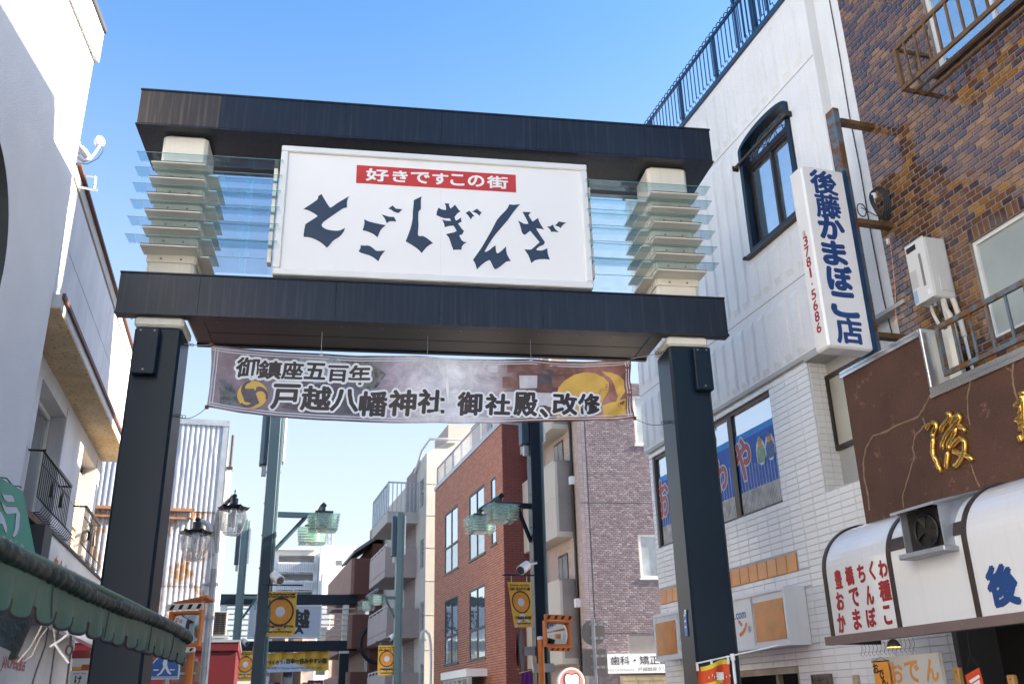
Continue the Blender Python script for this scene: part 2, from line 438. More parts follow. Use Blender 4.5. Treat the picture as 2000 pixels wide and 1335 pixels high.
M['odenboard'] = mat('dirty_plastic_board', (.50, .49, .46), .3, 0, .08, 4, streak=.25, scol=(.36, .34, .30), coat=.3)
M['odenorange'] = mat('faded_orange_print', (.60, .26, .07), .5)
M['flagred'] = mat('red_flag_cloth', (.62, .07, .012), .7, 0, .06)
M['flagyellow'] = mat('yellow_flag_cloth', (.72, .53, .035), .7, 0, .04)
M['crimson'] = mat('crimson_print', (.33, .025, .028), .4)
M['royal'] = mat('royal_blue_print', (.012, .055, .20), .4)
M['plaque'] = mat('bronze_plaque', (.15, .125, .10), .4, .4)
M['plasterpink'] = mat('coral_print', (.58, .22, .20), .4)
M['bulb'] = mat('lit_bulb_reflector', (.6, .35, .1), .4, emit=(1, .42, .06), estr=1.6)
M['asphalt'] = mat('asphalt', (.05, .05, .052), .85, 0, .2, 20, bump=.3, bscale=200)
M['pave'] = mat('paving_slab', (.26, .25, .24), .8, 0, .12, 3)
M['paint'] = mat('road_paint', (.7, .7, .68), .7)
M['roof'] = mat('roof_sheet', (.20, .19, .19), .8)

# ------------------------------------------------------------------ text
_gl = {}
def glyph(text, bold=0.0):
    k = (text, bold)
    if k not in _gl:
        c = bpy.data.curves.new('text', 'FONT'); c.body = text; c.offset = bold; c.resolution_u = 3
        o = bpy.data.objects.new('text', c); COL.objects.link(o)
        dg = bpy.context.evaluated_depsgraph_get()
        me = bpy.data.meshes.new_from_object(o.evaluated_get(dg))
        vs = [(v.co.x, v.co.y) for v in me.vertices]; fs = [tuple(p.vertices) for p in me.polygons]
        bpy.data.objects.remove(o); bpy.data.curves.remove(c); bpy.data.meshes.remove(me)
        x0 = min(v[0] for v in vs); x1 = max(v[0] for v in vs); y0 = min(v[1] for v in vs); y1 = max(v[1] for v in vs)
        sx = max(x1 - x0, 1e-4); sy = max(y1 - y0, 1e-4)
        _gl[k] = ([((x - x0) / sx, (y - y0) / sy) for x, y in vs], fs, sx / sy)
    return _gl[k]
def text_to(mb, fn, text, rect, m=0, bold=0.0, shear=0.0, halo=0.0, hm=1, heavy=0.0, mirror=False, lift=0.0):
    """glyphs fill rect (u0,u1,z0,z1); fn(u,z,lift)->world point"""
    vs, fs, _ = glyph(text, bold)
    u0, u1, z0, z1 = rect
    du, dz = u1 - u0, z1 - z0
    def put(ou, oz, l, mi):
        pts = []
        for x, y in vs:
            if mirror: x = 1 - x
            pts.append(fn(u0 + x * du + shear * (y - .5) * du + ou, z0 + y * dz + oz, l))
        mb.add(pts, fs, mi)
    if halo:
        for k in range(12):
            a = k * math.pi / 6
            put(math.cos(a) * halo, math.sin(a) * halo, lift + .0012 + k * .00004, hm)
    if heavy:
        for k in range(6):
            a = k * math.pi / 3
            put(math.cos(a) * heavy, math.sin(a) * heavy, lift + .0028 + k * .00005, m)
    put(0, 0, lift + .0035, m)
def on(fr, w):
    return lambda u, z, l=0.0: fr.P(u, w - l, z)
def lettering(name, fr, w, items, mats, parent, **kw):
    mb = MB()
    for it in items:
        text_to(mb, on(fr, w), it[0], it[1], **{**kw, **(it[2] if len(it) > 2 else {})})
    return build(name, mb, mats, parent)

# ------------------------------------------------------------------ facade helpers
def wall_cells(mb, fr, u0, u1, z0, z1, holes, w=0.0, reveal=0.14, m=0, mr=None):
    mr = m if mr is None else mr
    us = sorted({u0, u1, *[max(u0, min(u1, h[i])) for h in holes for i in (0, 1)]})
    zs = sorted({z0, z1, *[max(z0, min(z1, h[i])) for h in holes for i in (2, 3)]})
    for a, b in zip(us, us[1:]):
        for c, d in zip(zs, zs[1:]):
            if b - a < 1e-5 or d - c < 1e-5: continue
            cu, cz = (a + b) / 2, (c + d) / 2
            if any(h[0] < cu < h[1] and h[2] < cz < h[3] for h in holes): continue
            mb.quad(fr.P(a, w, c), fr.P(b, w, c), fr.P(b, w, d), fr.P(a, w, d), m)
    for h in holes:
        a, b, c, d = h[:4]; a = max(a, u0); b = min(b, u1); c = max(c, z0); d = min(d, z1)
        r = h[4] if len(h) > 4 else reveal
        P = fr.P
        mb.quad(P(a, w, c), P(a, w + r, c), P(b, w + r, c), P(b, w, c), mr)
        mb.quad(P(a, w, d), P(b, w, d), P(b, w + r, d), P(a, w + r, d), mr)
        mb.quad(P(a, w, c), P(a, w, d), P(a, w + r, d), P(a, w + r, c), mr)
        mb.quad(P(b, w, c), P(b, w + r, c), P(b, w + r, d), P(b, w, d), mr)
def facade(name, fr, u0, u1, z0, z1, depth, holes, mats, parent, w=0.0, reveal=0.14):
    """wall skin with openings and a solid core behind it"""
    mb = MB()
    wall_cells(mb, fr, u0, u1, z0, z1, holes, w, reveal)
    dd = max([reveal] + [h[4] for h in holes if len(h) > 4])
    P = fr.P
    e = 0.012
    c0 = w + dd + e
    mb.quad(P(u0, w, z0), P(u0, w, z1), P(u0, c0, z1), P(u0, c0, z0))
    mb.quad(P(u1, w, z0), P(u1, c0, z0), P(u1, c0, z1), P(u1, w, z1))
    mb.quad(P(u0, w, z1), P(u1, w, z1), P(u1, c0, z1), P(u0, c0, z1))
    mb.box(fr, u0, u1, c0, w + depth, z0, z1)
    return build(name, mb, mats, parent)
def window(fr, r, w, parent, fm, pm, ft=.05, mull=1, trans=None, name='window', sill=None, fd=.05, pw=None):
    """frame with its glass panes as children; frame front at w, panes behind"""
    u0, u1, z0, z1 = r
    mb = MB()
    mb.box(fr, u0, u0 + ft, w, w + fd, z0, z1); mb.box(fr, u1 - ft, u1, w, w + fd, z0, z1)
    mb.box(fr, u0 + ft, u1 - ft, w, w + fd, z0, z0 + ft); mb.box(fr, u0 + ft, u1 - ft, w, w + fd, z1 - ft, z1)
    us = [u0 + ft]
    for i in range(1, mull + 1):
        c = u0 + (u1 - u0) * i / (mull + 1)
        mb.box(fr, c - ft * .4, c + ft * .4, w + .004, w + fd, z0 + ft, z1 - ft); us += [c - ft * .4, c + ft * .4]
    us.append(u1 - ft)
    if trans:
        zt = z0 + (z1 - z0) * trans
        mb.box(fr, u0 + ft, u1 - ft, w - .004, w + fd, zt - ft * .6, zt + ft * .6)
    if sill: mb.box(fr, u0 - .04, u1 + .04, w - sill, w + fd, z0 - .035, z0 - .002)
    f = build(name, mb, fm, parent)
    zz = [(z0 + ft, z1 - ft)] if not trans else [(z0 + ft, zt - ft * .6), (zt + ft * .6, z1 - ft)]
    k = 0
    for i in range(0, len(us), 2):
        for a, b in zz:
            pb = MB().box(fr, us[i] + .001, us[i + 1] - .001, w + fd * (.45 + .1 * (i % 4 // 2)), w + fd * .8, a + .001, b - .001)
            build('pane', pb, pm[k % len(pm)] if isinstance(pm, list) else pm, f); k += 1
    return f
def tiles(fr, w, regions, holes, tw, th, gap, t, mats, parent, bond='running', limit=300, name='tile', tilt=0.012, ratio=None, inset=.12, order=None):
    """tiles proud of the wall plane at w. nearest `limit` are own objects, rest joined"""
    cells = []
    pu, pz = tw + gap, th + gap
    for (u0, u1, z0, z1) in regions:
        n = int(round((z1 - z0) / pz)) or 1
        for r in range(n):
            za = z0 + r * pz; zb = min(za + th, z1)
            off = (pu / 2 if (r % 2 and bond == 'running') else 0)
            u = u0 - off
            while u < u1 - 1e-4:
                a, b = max(u, u0), min(u + tw, u1)
                u += pu
                if b - a < tw * .15 or zb - za < th * .3: continue
                cells.append([a, b, za, zb])
    out = []
    for c in cells:
        a, b, za, zb = c
        skip = False
        for h in holes:
            if a < h[1] and b > h[0] and za < h[3] and zb > h[2]:
                if h[2] < (za + zb) / 2 < h[3]:
                    if a < h[0] - tw * .15: b = min(b, h[0] - .004)
                    elif b > h[1] + tw * .15: a = max(a, h[1] + .004)
                    else: skip = True; break
                else:
                    if za < h[2]: zb = min(zb, h[2])
                    else: za = max(za, h[3])
                    if zb - za < th * .25: skip = True; break
                if b - a < tw * .12: skip = True; break
        if not skip: out.append((a, b, za, zb))
    out.sort(key=lambda c: (fr.P((c[0] + c[1]) / 2, w, (c[2] + c[3]) / 2) - CAM).length)
    def vis(c):
        p = RM.transposed() @ (fr.P((c[0] + c[1]) / 2, w, (c[2] + c[3]) / 2) - CAM)
        if p.z <= 0: return False
        x, y = p.x / p.z * F_PX + 1000, p.y / p.z * F_PX + 667
        return -30 < x < 2030 and -30 < y < 1365 and (order is None or order(x, y))
    first = [c for c in out if vis(c)][:limit]
    fs_ = set(first)
    def tile_mb(mb, fr_, w_, a, b, za, zb, mi):
        i_ = min(th * inset, .006)
        tu, tz = random.uniform(-tilt, tilt) * (b - a), random.uniform(-tilt, tilt) * (zb - za) * 2
        P = fr_.P
        vs = [P(a, w_, za), P(b, w_, za), P(b, w_, zb), P(a, w_, zb),
              P(a + i_, w_ - t + tu + tz, za + i_), P(b - i_, w_ - t - tu + tz, za + i_), P(b - i_, w_ - t - tu - tz, zb - i_), P(a + i_, w_ - t + tu - tz, zb - i_)]
        mb.add(vs, [(4, 5, 6, 7), (0, 1, 5, 4), (1, 2, 6, 5), (2, 3, 7, 6), (3, 0, 4, 7)], mi)
    meshes = []
    if limit:
        # shared full-tile meshes, local frame axes
        inv = root_inv(parent)
        rf = Matrix.Identity(3)
        for mi in range(len(mats)):
            for v in range(3):
                mb = MB(); tile_mb(mb, WORLD, 0, -tw / 2, tw / 2, -th / 2, th / 2, 0)
                me = bpy.data.meshes.new(name); me.from_pydata([tuple(x) for x in mb.v], [], mb.f); me.materials.append(mats[mi]); me.update()
                meshes.append(me)
        yaw_rel = fr.yaw - parent_yaw(parent)
        for c in first:
            a, b, za, zb = c
            mi = pick(len(mats), ratio)
            o = bpy.data.objects.new(name, meshes[mi * 3 + random.randrange(3)]); COL.objects.link(o)
            o.location = inv @ fr.P((a + b) / 2, w, (za + zb) / 2); o.rotation_euler = (0, 0, yaw_rel)
            o.scale = ((b - a) / tw, 1, (zb - za) / th); o.parent = parent
    mb = MB()
    for c in out:
        if c in fs_: continue
        tile_mb(mb, fr, w, *c, pick(len(mats), ratio))
    if mb.v:
        o = build(name + '_field', mb, mats, parent); o['kind'] = 'stuff'
def pick(n, ratio):
    if not ratio: return random.randrange(n)
    return random.choices(range(n), ratio)[0]
def parent_yaw(p):
    while p.name not in ROOTS: p = p.parent
    return p.rotation_euler.z
def rail_pts(a, b, n):
    return [a + (b - a) * (i / n) for i in range(n + 1)]

# ================================================================== ground, road, pavement
mb = MB(); mb.add([(-400, -60, 0), (400, -60, 0), (400, 900, 0), (-400, 900, 0)], [(0, 1, 2, 3)])
tag(build('ground', mb, M['pave']), kind='structure')
mb = MB(); mb.add([(-1.9, -30, .004), (2.9, -30, .004), (2.9, 12, .004), (-5.2, 60, .004), (-14, 60, .004), (-1.9, 12, .004)], [(0, 1, 2, 5), (5, 2, 3, 4)])
tag(build('road', mb, M['asphalt']), kind='structure')
mb = MB()
for sx in (-1, 1):
    x = -1.9 if sx < 0 else 2.9
    mb.box(WORLD, x - .06, x + .06, -30, 12, .0, .12)
tag(build('kerb', mb, M['concrete']), kind='structure')
mb = MB()
for x in (-1.55, 2.55): mb.box(WORLD, x - .05, x + .05, -30, 12, .005, .008)
tag(build('road_marking', mb, M['paint']), kind='structure')

# ================================================================== the big gate
G = Fr(0, 8.16, 0)
gate = thing('shopping_street_gate', G, 'large dark navy street gate with cream upper piers and glass louvres in the foreground', 'gate', 'gates across the street', at_=(.59, 0, 0))
# pillars
for (a, b, jb) in ((-2.135, -1.725, (-2.10, -1.90)), (2.878, 3.272, (3.10, 3.27))):
    mb = MB(); mb.cbox(G, a, b, .05, .45, 0, 4.90, .022)
    p = build('pillar', mb, M['navy'], gate)
    mb = MB(); mb.cbox(G, a - .012, b + .012, .04, .46, 4.901, 4.997, .02)
    build('cap_collar', mb, M['cream'], gate)
    mb = MB(); mb.cbox(G, jb[0], jb[1], -.035, .049, 4.42, 4.86, .008)
    j = build('junction_box', mb, M['navy'], p)
    mb = MB()
    for (x, z) in ((jb[0] + .04, 4.83), (jb[1] - .04, 4.83), ((jb[0] + jb[1]) / 2, 4.46)):
        mb.disc(G.P(x, -.036, z), -G.y, .009, .006, 10)
    build('screw', mb, M['bolt'], p)
for (zb_, us_) in ((5.012, [-2.2 + .38 * i for i in range(15)]), (7.012, [-2.2 + .42 * i for i in range(14)])):
    for u_ in us_:
        mb = MB(); mb.disc(G.P(u_, .16, zb_ - .002), Vector((0, .02, -1)), .007, .004, 8); build('bolt_head', mb, M['bolt'], gate)
# lower beam
mb = MB(); mb.box(G, -2.30, 3.48, .012, .115, 5.005, 5.40); build('lower_beam_core', mb, M['navy'], gate)
for a, b in ((-2.31, -1.60), (-1.60, -.36), (-.36, .62), (.62, 1.62), (1.62, 2.80), (2.80, 3.49)):
    mb = MB(); mb.cbox(G, a + .0006, b - .0006, -.002, .0105, 5.02, 5.40, .0012)
    build('fascia_panel', mb, M['fascia'], gate)
mb = MB(); mb.cbox(G, -2.315, 3.495, -.012, .125, 5.401, 5.42, .005); mb.box(G, -2.315, 3.495, -.014, .11, 4.998, 5.0185); build('beam_edge_trim', mb, M['fascia'], gate)
mb = MB(); mb.box(G, -1.715, 2.868, .125, .74, 5.03, 5.39); build('lower_beam_box', mb, M['soffit'], gate)
for (a, b, c, d) in ((-1.70, -1.56, .13, .735), (-1.555, 2.72, .13, .425), (-1.555, 2.72, .432, .735), (2.725, 2.86, .13, .735)):
    mb = MB(); mb.cbox(G, a, b, c, d, 5.012, 5.029, .004); build('soffit_panel', mb, M['soffit'], gate)
mb = MB(); mb.box(G, -1.715, 2.868, .742, .80, 5.0, 5.40); build('rear_edge_beam', mb, M['navy'], gate)
# upper beam
mb = MB(); mb.box(G, -2.35, 3.52, .012, .85, 7.02, 7.40); build('upper_beam_box', mb, M['navy'], gate)
for i, (a, b) in enumerate(((-2.365, -1.59), (-1.59, -.36), (-.36, .62), (.62, 1.62), (1.62, 2.80), (2.80, 3.535))):
    mb = MB(); mb.cbox(G, a + .0006, b - .0006, -.004, .0105, 7.03, 7.405, .0012)
    build('fascia_panel', mb, M['fascia_worn'] if i < 1 else M['fascia'], gate)
mb = MB(); mb.cbox(G, -2.375, 3.545, -.014, .86, 7.406, 7.43, .006); mb.box(G, -2.375, 3.545, -.016, .85, 7.003, 7.0185); build('beam_edge_trim', mb, M['fascia'], gate)
# piers, bracket plates, bolts
LEV = [6.545, 6.375, 6.20, 6.02, 5.84, 5.655]
for side, (a, b) in ((-1, (-2.13, -1.70)), (1, (2.84, 3.275))):
    mb = MB(); mb.cbox(G, a, b, .13 if False else .126, .56, 5.43, 7.0, .03)
    pier = build('pier', mb, M['cream'], gate)
    o_, i_ = (a - .03, b + .045) if side < 0 else (a - .045, b + .03)
    for k, z in enumerate(LEV):
        mb = MB()
        mb.box(G, o_, i_, -.08, .125, z, z + .012)                       # flange out to the front
        mb.box(G, a, b, .108, .1245, z - .075, z - .001)                      # bolted leg
        if side < 0:
            mb.box(G, b + .001, b + .13, .126, .70, z, z + .012); mb.box(G, b + .001, b + .017, .13, .56, z - .075, z - .001)
            xs = b + .018
        else:
            mb.box(G, a - .13, a - .001, .126, .70, z, z + .012); mb.box(G, a - .017, a - .001, .13, .56, z - .075, z - .001)
            xs = a - .018
        mb.box(G, o_, i_, -.084, .125, z + .0125, z + .019, 1)
        br = build('bracket_plate', mb, [M['cream'], M['darkgrey']], pier)
        mb = MB()
        for x in (a + .13, b - .12): mb.disc(G.P(x, .107, z - .04), -G.y, .012, .008, 8)
        for y in (.22, .46): mb.disc(G.P(xs, y, z - .04), G.x * (1 if side < 0 else -1), .012, .008, 8)
        build('bolt', mb, M['bolt'], pier)
    for k, z in enumerate(LEV):
        zz = z - .062 if k else z - .062
        zz = z + .10
        u0, u1 = (-2.30, -.93) if side < 0 else (2.10, 3.44)
        for w0, w1 in ((-.085, .10), (.30, .66)):
            if w0 > 0: ua, ub = (b + .02, -.93) if side < 0 else (2.10, a - .02)
            else: ua, ub = u0, u1
            mb = MB(); mb.box(G, ua, ub, w0, w1, zz, zz + .007)
            mb.box(G, ua, ub, w0 - .0015, w0 - .0002, zz + .0005, zz + .0065, 1)
            build('glass_sheet', mb, [M['sheet'], M['sheet_edge']], gate)
for sx in (-1, 1):
    for k, z in enumerate(LEV):
        mb = MB()
        x = -1.0 if sx < 0 else 2.165
        mb.box(G, x - .025, x + .01, .04, .14, z - .06, z + .085)
        build('clip_plate', mb, M['cream'], gate)

# ---- signboard
sg = thing('gate_signboard', G, 'wide white signboard with dark blue brush lettering and a red strip, between the gate beams', 'sign', at_=(.59, 0, 5.43))
SU0, SU1, SZ0, SZ1 = -.962, 2.135, 5.445, 6.862
mb = MB(); mb.box(G, SU0 + .05, SU1 - .05, .0, .25, SZ0 + .04, SZ1 - .04); build('panel', mb, M['signwhite'], sg)
for (a, b, c, d) in ((SU0, SU1, SZ0, SZ0 + .068), (SU0, SU1, SZ1 - .068, SZ1), (SU0, SU0 + .07, SZ0 + .069, SZ1 - .069), (SU1 - .07, SU1, SZ0 + .069, SZ1 - .069)):
    mb = MB(); mb.cbox(G, a, b, -.028, .27, c, d, .008); build('frame', mb, M['alu'], sg)
mb = MB(); mb.box(G, SU0 + .3, SU1 - .3, .05, .22, 5.401 + .02, SZ0 - .002); build('mount', mb, M['darkgrey'], sg)
mb = MB()
for u in (.62,): mb.box(G, u, u + .0015, -.0007, -.0001, SZ0 + .07, SZ1 - .07)
o = build('panel_joint', mb, M['signgrey'], sg); o['kind'] = 'stuff'
def logo_pts(ox, oy, pts):
    return [G.px(ox + x / 7.1429, oy + y / 7.1429, -.001) for x, y in pts]
LOGO = [(580, 360, [[(343,133),(375,190),(410,250),(445,303),(468,325),(500,305),(560,262),(620,225),(680,190),(733,160),(712,188),(700,225),(696,270),(699,318),(650,328),(620,345),(540,400),(450,462),(370,520),(350,545),(343,565),(352,588),(385,612),(430,630),(490,641),(560,645),(600,640),(640,622),(672,603),(655,650),(620,700),(580,735),(520,770),(490,795),(455,842),(422,878),(400,865),(370,835),(320,798),(260,765),(200,740),(140,730),(92,727),(95,680),(104,620),(118,553),(180,512),(240,475),(292,440),(250,408),(200,378),(150,355),(92,341),(150,303),(220,257),(275,218),(290,203),(297,165),(320,147)]]),
 (580, 360, [[(938,482),(970,502),(1010,518),(1100,540),(1170,555),(1238,568),(1200,597),(1165,638),(1145,680),(1122,738),(1100,715),(1060,685),(1010,663),(960,645),(917,637),(930,590),(941,545)],
  [(1275,335),(1333,294),(1350,308),(1378,337),(1420,341),(1470,346),(1440,375),(1414,398),(1385,388),(1348,376),(1320,352)],
  [(1180,416),(1240,436),(1290,450),(1352,452),(1370,480),(1384,516),(1340,510),(1295,511),(1270,524),(1252,538),(1240,505),(1225,470)],
  [(890,847),(930,852),(990,850),(1030,862),(1065,890),(1095,918),(1130,928),(1180,924),(1229,920),(1200,955),(1165,1005),(1135,1070),(1105,1045),(1060,1010),(1010,985),(950,968),(900,953),(860,932),(885,890)]]),
 (580, 360, [[(1740,167),(1728,210),(1728,280),(1729,340),(1697,373),(1692,430),(1692,500),(1696,560),(1690,640),(1686,690),(1693,710),(1710,721),(1740,716),(1765,720),(1810,745),(1860,785),(1897,815),(1860,833),(1810,870),(1770,915),(1740,956),(1710,920),(1670,885),(1600,838),(1517,790),(1545,720),(1580,625),(1600,550),(1615,470),(1617,380),(1625,300),(1630,218),(1690,190)]]),
 (840, 370, [[(203,191),(262,194),(265,225),(285,265),(315,240),(347,211),(370,240),(395,278),(422,303),(385,325),(360,355),(340,385),(360,434),(400,412),(434,386),(432,415),(439,448),(415,455),(388,476),(410,500),(440,545),(472,575),(448,624),(408,632),(415,660),(440,705),(470,727),(511,733),(470,757),(445,790),(435,838),(400,834),(360,836),(324,840),(305,790),(285,730),(265,670),(224,620),(280,607),(330,597),(372,577),(352,540),(327,500),(260,506),(203,522),(195,470),(167,418),(220,433),(292,438),(277,400),(200,398),(150,382),(88,354),(95,305),(117,250),(145,270),(190,282),(222,285),(222,230)],
  [(495,327),(546,295),(575,320),(600,350),(621,367),(590,375),(570,415),(550,385),(525,350)], [(588,308),(656,266),(680,290),(720,320),(700,340),(690,365),(665,340),(630,318)]]),
 (840, 370, [[(1105,205),(1160,213),(1210,208),(1255,203),(1220,240),(1160,315),(1090,415),(1010,510),(910,625),(860,695),(800,790),(758,865),(785,866),(830,840),(870,805),(912,775),(915,820),(922,870),(935,888),(960,880),(1000,850),(1060,790),(1060,840),(1075,910),(1125,995),(1075,996),(1040,1020),(980,1070),(925,1105),(905,1107),(885,1085),(860,1030),(840,990),(825,980),(780,1000),(720,1045),(652,1112),(640,1060),(625,1020),(598,977),(650,905),(710,820),(770,720),(850,580),(930,425),(980,365),(1060,285),(1090,240)]]),
 (840, 370, [[(1288,310),(1404,314),(1372,357),(1395,395),(1432,447),(1475,415),(1509,395),(1515,430),(1545,490),(1588,556),(1540,543),(1475,536),(1500,580),(1545,650),(1602,733),(1585,766),(1520,792),(1477,835),(1500,847),(1555,850),(1590,838),(1635,817),(1637,870),(1650,925),(1672,971),(1600,967),(1520,969),(1460,985),(1413,1023),(1395,975),(1370,910),(1315,832),(1360,836),(1410,836),(1470,785),(1529,732),(1470,660),(1397,572),(1360,600),(1325,629),(1300,620),(1280,595),(1265,530),(1250,480),(1226,431),(1270,455),(1310,477),(1372,478),(1350,420),(1315,355)],
  [(1630,510),(1670,515),(1712,487),(1725,520),(1755,560),(1795,592),(1740,586),(1688,585),(1675,555)], [(1745,502),(1796,444),(1850,456),(1898,459),(1860,485),(1836,510),(1821,537),(1795,512)]])]
for ox, oy, polys in LOGO:
    mb = MB()
    for pl in polys: mb.poly(G, logo_pts(ox, oy, pl)[::-1], -.004, -.0005)
    build('letter', mb, M['ink'], sg)
r1 = G.px(697, 322, 0); r2 = G.px(1008, 373, 0)
mb = MB(); mb.box(G, r1[0], r2[0], -.003, -.0005, (G.px(697, 357)[1]), (G.px(697, 322)[1])); strip = build('red_strip', mb, M['red'], sg)
zz0, zz1 = G.px(697, 357)[1], G.px(697, 322)[1]
hh = zz1 - zz0
items = []
for ch, x0, x1 in (('好', 592, 722), ('き', 750, 835), ('で', 858, 965), ('す', 985, 1075), ('こ', 1092, 1170), ('の', 1195, 1288), ('街', 1308, 1428)):
    xa, xb = 520 + x0 / 3.03, 520 + x1 / 3.03
    ym = 340 + (xa - 700) * .063
    ua, ub = G.px(xa, ym)[0], G.px(xb, ym)[0]
    k = .17 if ch in '好街' else .2
    items.append((ch, (ua, ub, zz0 + hh * k, zz1 - hh * k)))
lettering('lettering', G, -.003, items, M['white'], strip, heavy=.0055)

# ---- shrine banner
bn = thing('cloth_banner', G, 'long printed cloth banner with black outlined characters and a gold crest, hung under the gate', 'banner', at_=(.55, .30, 4.1))
BW = .30
topc = [G.px(x, y, BW) for x, y in ((413, 672), (470, 680), (540, 685), (627, 687), (700, 693), (770, 695), (835, 694), (900, 701), (970, 703), (1037, 700), (1100, 704), (1170, 704), (1232, 699))]
botc = [G.px(x, y, BW) for x, y in ((405, 796), (470, 806), (540, 813), (627, 819), (700, 822), (770, 824), (850, 825), (900, 826), (970, 827), (1037, 824), (1100, 823), (1170, 820), (1240, 815))]
def interp(c, s):
    f = s * (len(c) - 1); i = min(int(f), len(c) - 2); k = f - i; k = k * k * (3 - 2 * k) * .3 + k * .7
    return c[i][0] * (1 - k) + c[i + 1][0] * k, c[i][1] * (1 - k) + c[i + 1][1] * k
def fold(u, z):
    s = (u + 1.49) / 4.05
    f = .022 * math.sin(s * 9.0 + z * 1.2) + .010 * math.sin(s * 23 + (z - 4.5) * 6)
    d = (u + 1.5) * .8 + (z - 4.84)
    f += .007 * math.exp(-(u + 1.5) * 2.6) * math.sin(d * 26)
    d = (2.56 - u) * .8 + (z - 4.84)
    f += .022 * math.exp(-(2.56 - u) * 2.6) * math.sin(d * 24)
    d = u - .62 - (4.8 - z) * .3
    f += .03 * math.exp(-d * d * 60)
    return f
def bfn(u, z, l=0.0): return G.P(u, BW + fold(u, z) - l, z)
NS, NT = 260, 30
mb = MB(); vs = []
for j in range(NT + 1):
    for i in range(NS + 1):
        s = i / NS; t = j / NT
        a = interp(topc, s); b = interp(botc, s)
        pin = .012 * math.sin(math.pi * t) * (math.exp(-s * 30) - math.exp(-(1 - s) * 30))
        vs.append((a[0] * (1 - t) + b[0] * t + pin, a[1] * (1 - t) + b[1] * t))
vv = [bfn(*p) for p in vs] + [bfn(p[0], p[1], -.003) for p in vs]
n0 = len(vs); ff = []
for j in range(NT):
    for i in range(NS):
        a = j * (NS + 1) + i
        ff.append((a + NS + 1, a + NS + 2, a + 1, a)); ff.append((n0 + a, n0 + a + 1, n0 + a + NS + 2, n0 + a + NS + 1))
for i in range(NS):
    ff.append((i, i + 1, n0 + i + 1, n0 + i)); a = NT * (NS + 1) + i; ff.append((a, n0 + a, n0 + a + 1, a + 1))
mb.add(vv, ff, 0, True)
def banner_mat():
    m = bpy.data.materials.new('printed_shrine_cloth'); m.use_nodes = True
    nt = m.node_tree; N = nt.nodes; L = nt.links; p = N['Principled BSDF']; p.inputs['Roughness'].default_value = .45
    tc = N.new('ShaderNodeTexCoord'); sp = N.new('ShaderNodeSeparateXYZ'); L.new(tc.outputs['Object'], sp.inputs[0])
    mr = N.new('ShaderNodeMapRange'); mr.inputs[1].default_value = -2.1; mr.inputs[2].default_value = 2.0; L.new(sp.outputs[0], mr.inputs[0])
    cr = N.new('ShaderNodeValToRGB'); el = cr.color_ramp.elements
    st = [(0, (.30, .23, .28)), (.1, (.17, .13, .17)), (.25, (.13, .13, .18)), (.36, (.11, .11, .15)), (.43, (.34, .29, .38)), (.5, (.58, .57, .64)), (.58, (.60, .61, .68)), (.66, (.42, .38, .44)), (.72, (.13, .07, .065)), (.85, (.15, .06, .045)), (.93, (.36, .17, .14)), (1, (.17, .06, .05))]
    el[0].position = st[0][0]; el[0].color = (*st[0][1], 1); el[1].position = 1; el[1].color = (*st[-1][1], 1)
    for q, c in st[1:-1]:
        e = el.new(q); e.color = (*c, 1)
    L.new(mr.outputs[0], cr.inputs[0])
    n = N.new('ShaderNodeTexNoise'); n.inputs['Scale'].default_value = 5; n.inputs['Detail'].default_value = 9; n.inputs['Roughness'].default_value = .75; n.inputs['Distortion'].default_value = .6
    L.new(tc.outputs['Object'], n.inputs['Vector'])
    r = N.new('ShaderNodeMapRange'); r.inputs[1].default_value = .35; r.inputs[2].default_value = .68; r.inputs[3].default_value = .72; r.inputs[4].default_value = 1.45; L.new(n.outputs['Fac'], r.inputs[0])
    # blotches fade out in the pale middle of the print
    dd = N.new('ShaderNodeMath'); dd.operation = 'COMPARE'; dd.inputs[1].default_value = .45; dd.inputs[2].default_value = .45; L.new(sp.outputs[0], dd.inputs[0])
    r2 = N.new('ShaderNodeMix'); r2.data_type = 'FLOAT'; L.new(dd.outputs[0], r2.inputs[0]); L.new(r.outputs[0], r2.inputs[2]); r2.inputs[3].default_value = 1.0
    h = N.new('ShaderNodeHueSaturation'); L.new(r.outputs[0], h.inputs['Value']); L.new(cr.outputs[0], h.inputs['Color'])
    L.new(h.outputs[0], p.inputs['Base Color'])
    return m
cloth = build('cloth', mb, banner_mat(), bn)
def bp(x, y, ox=380, oy=650, sc=4.1667): return G.px(ox + x / sc, oy + y / sc, BW)
def brect(x0, y0, x1, y1, ox=380):
    a = bp(x0, y0, ox); b = bp(x1, y1, ox); return (a[0], b[0], b[1], a[1])
def densify(pts, n=6):
    out = []
    for i, a in enumerate(pts):
        b = pts[(i + 1) % len(pts)]
        for k in range(n): out.append((a[0] + (b[0] - a[0]) * k / n, a[1] + (b[1] - a[1]) * k / n))
    return out
def bshape(name, polys, m, lift=.001, step=None):
    mb = MB()
    for pl in polys:
        c = (sum(p[0] for p in pl) / len(pl), sum(p[1] for p in pl) / len(pl))
        d = densify(pl, 3); k = len(d)
        # concentric rings so the print follows the folds
        R = 5; base = len(mb.v); pv = []
        for r in range(1, R + 1):
            for p in d: pv.append(bfn(c[0] + (p[0] - c[0]) * r / R, c[1] + (p[1] - c[1]) * r / R, lift))
        pv.append(bfn(c[0], c[1], lift)); fs = []
        for i in range(k):
            j = (i + 1) % k
            fs.append((k * R, i, j))
            for r in range(R - 1): fs.append((r * k + i, (r + 1) * k + i, (r + 1) * k + j, r * k + j))
        mb.add(pv, fs)
    return build(name, mb, m, cloth)
M['bprint_brown'] = mat('brown_print', (.20, .10, .08), .5, var=.35, scale=14)
M['bprint_dark'] = mat('dark_grey_print', (.09, .08, .10), .5, var=.4, scale=9)
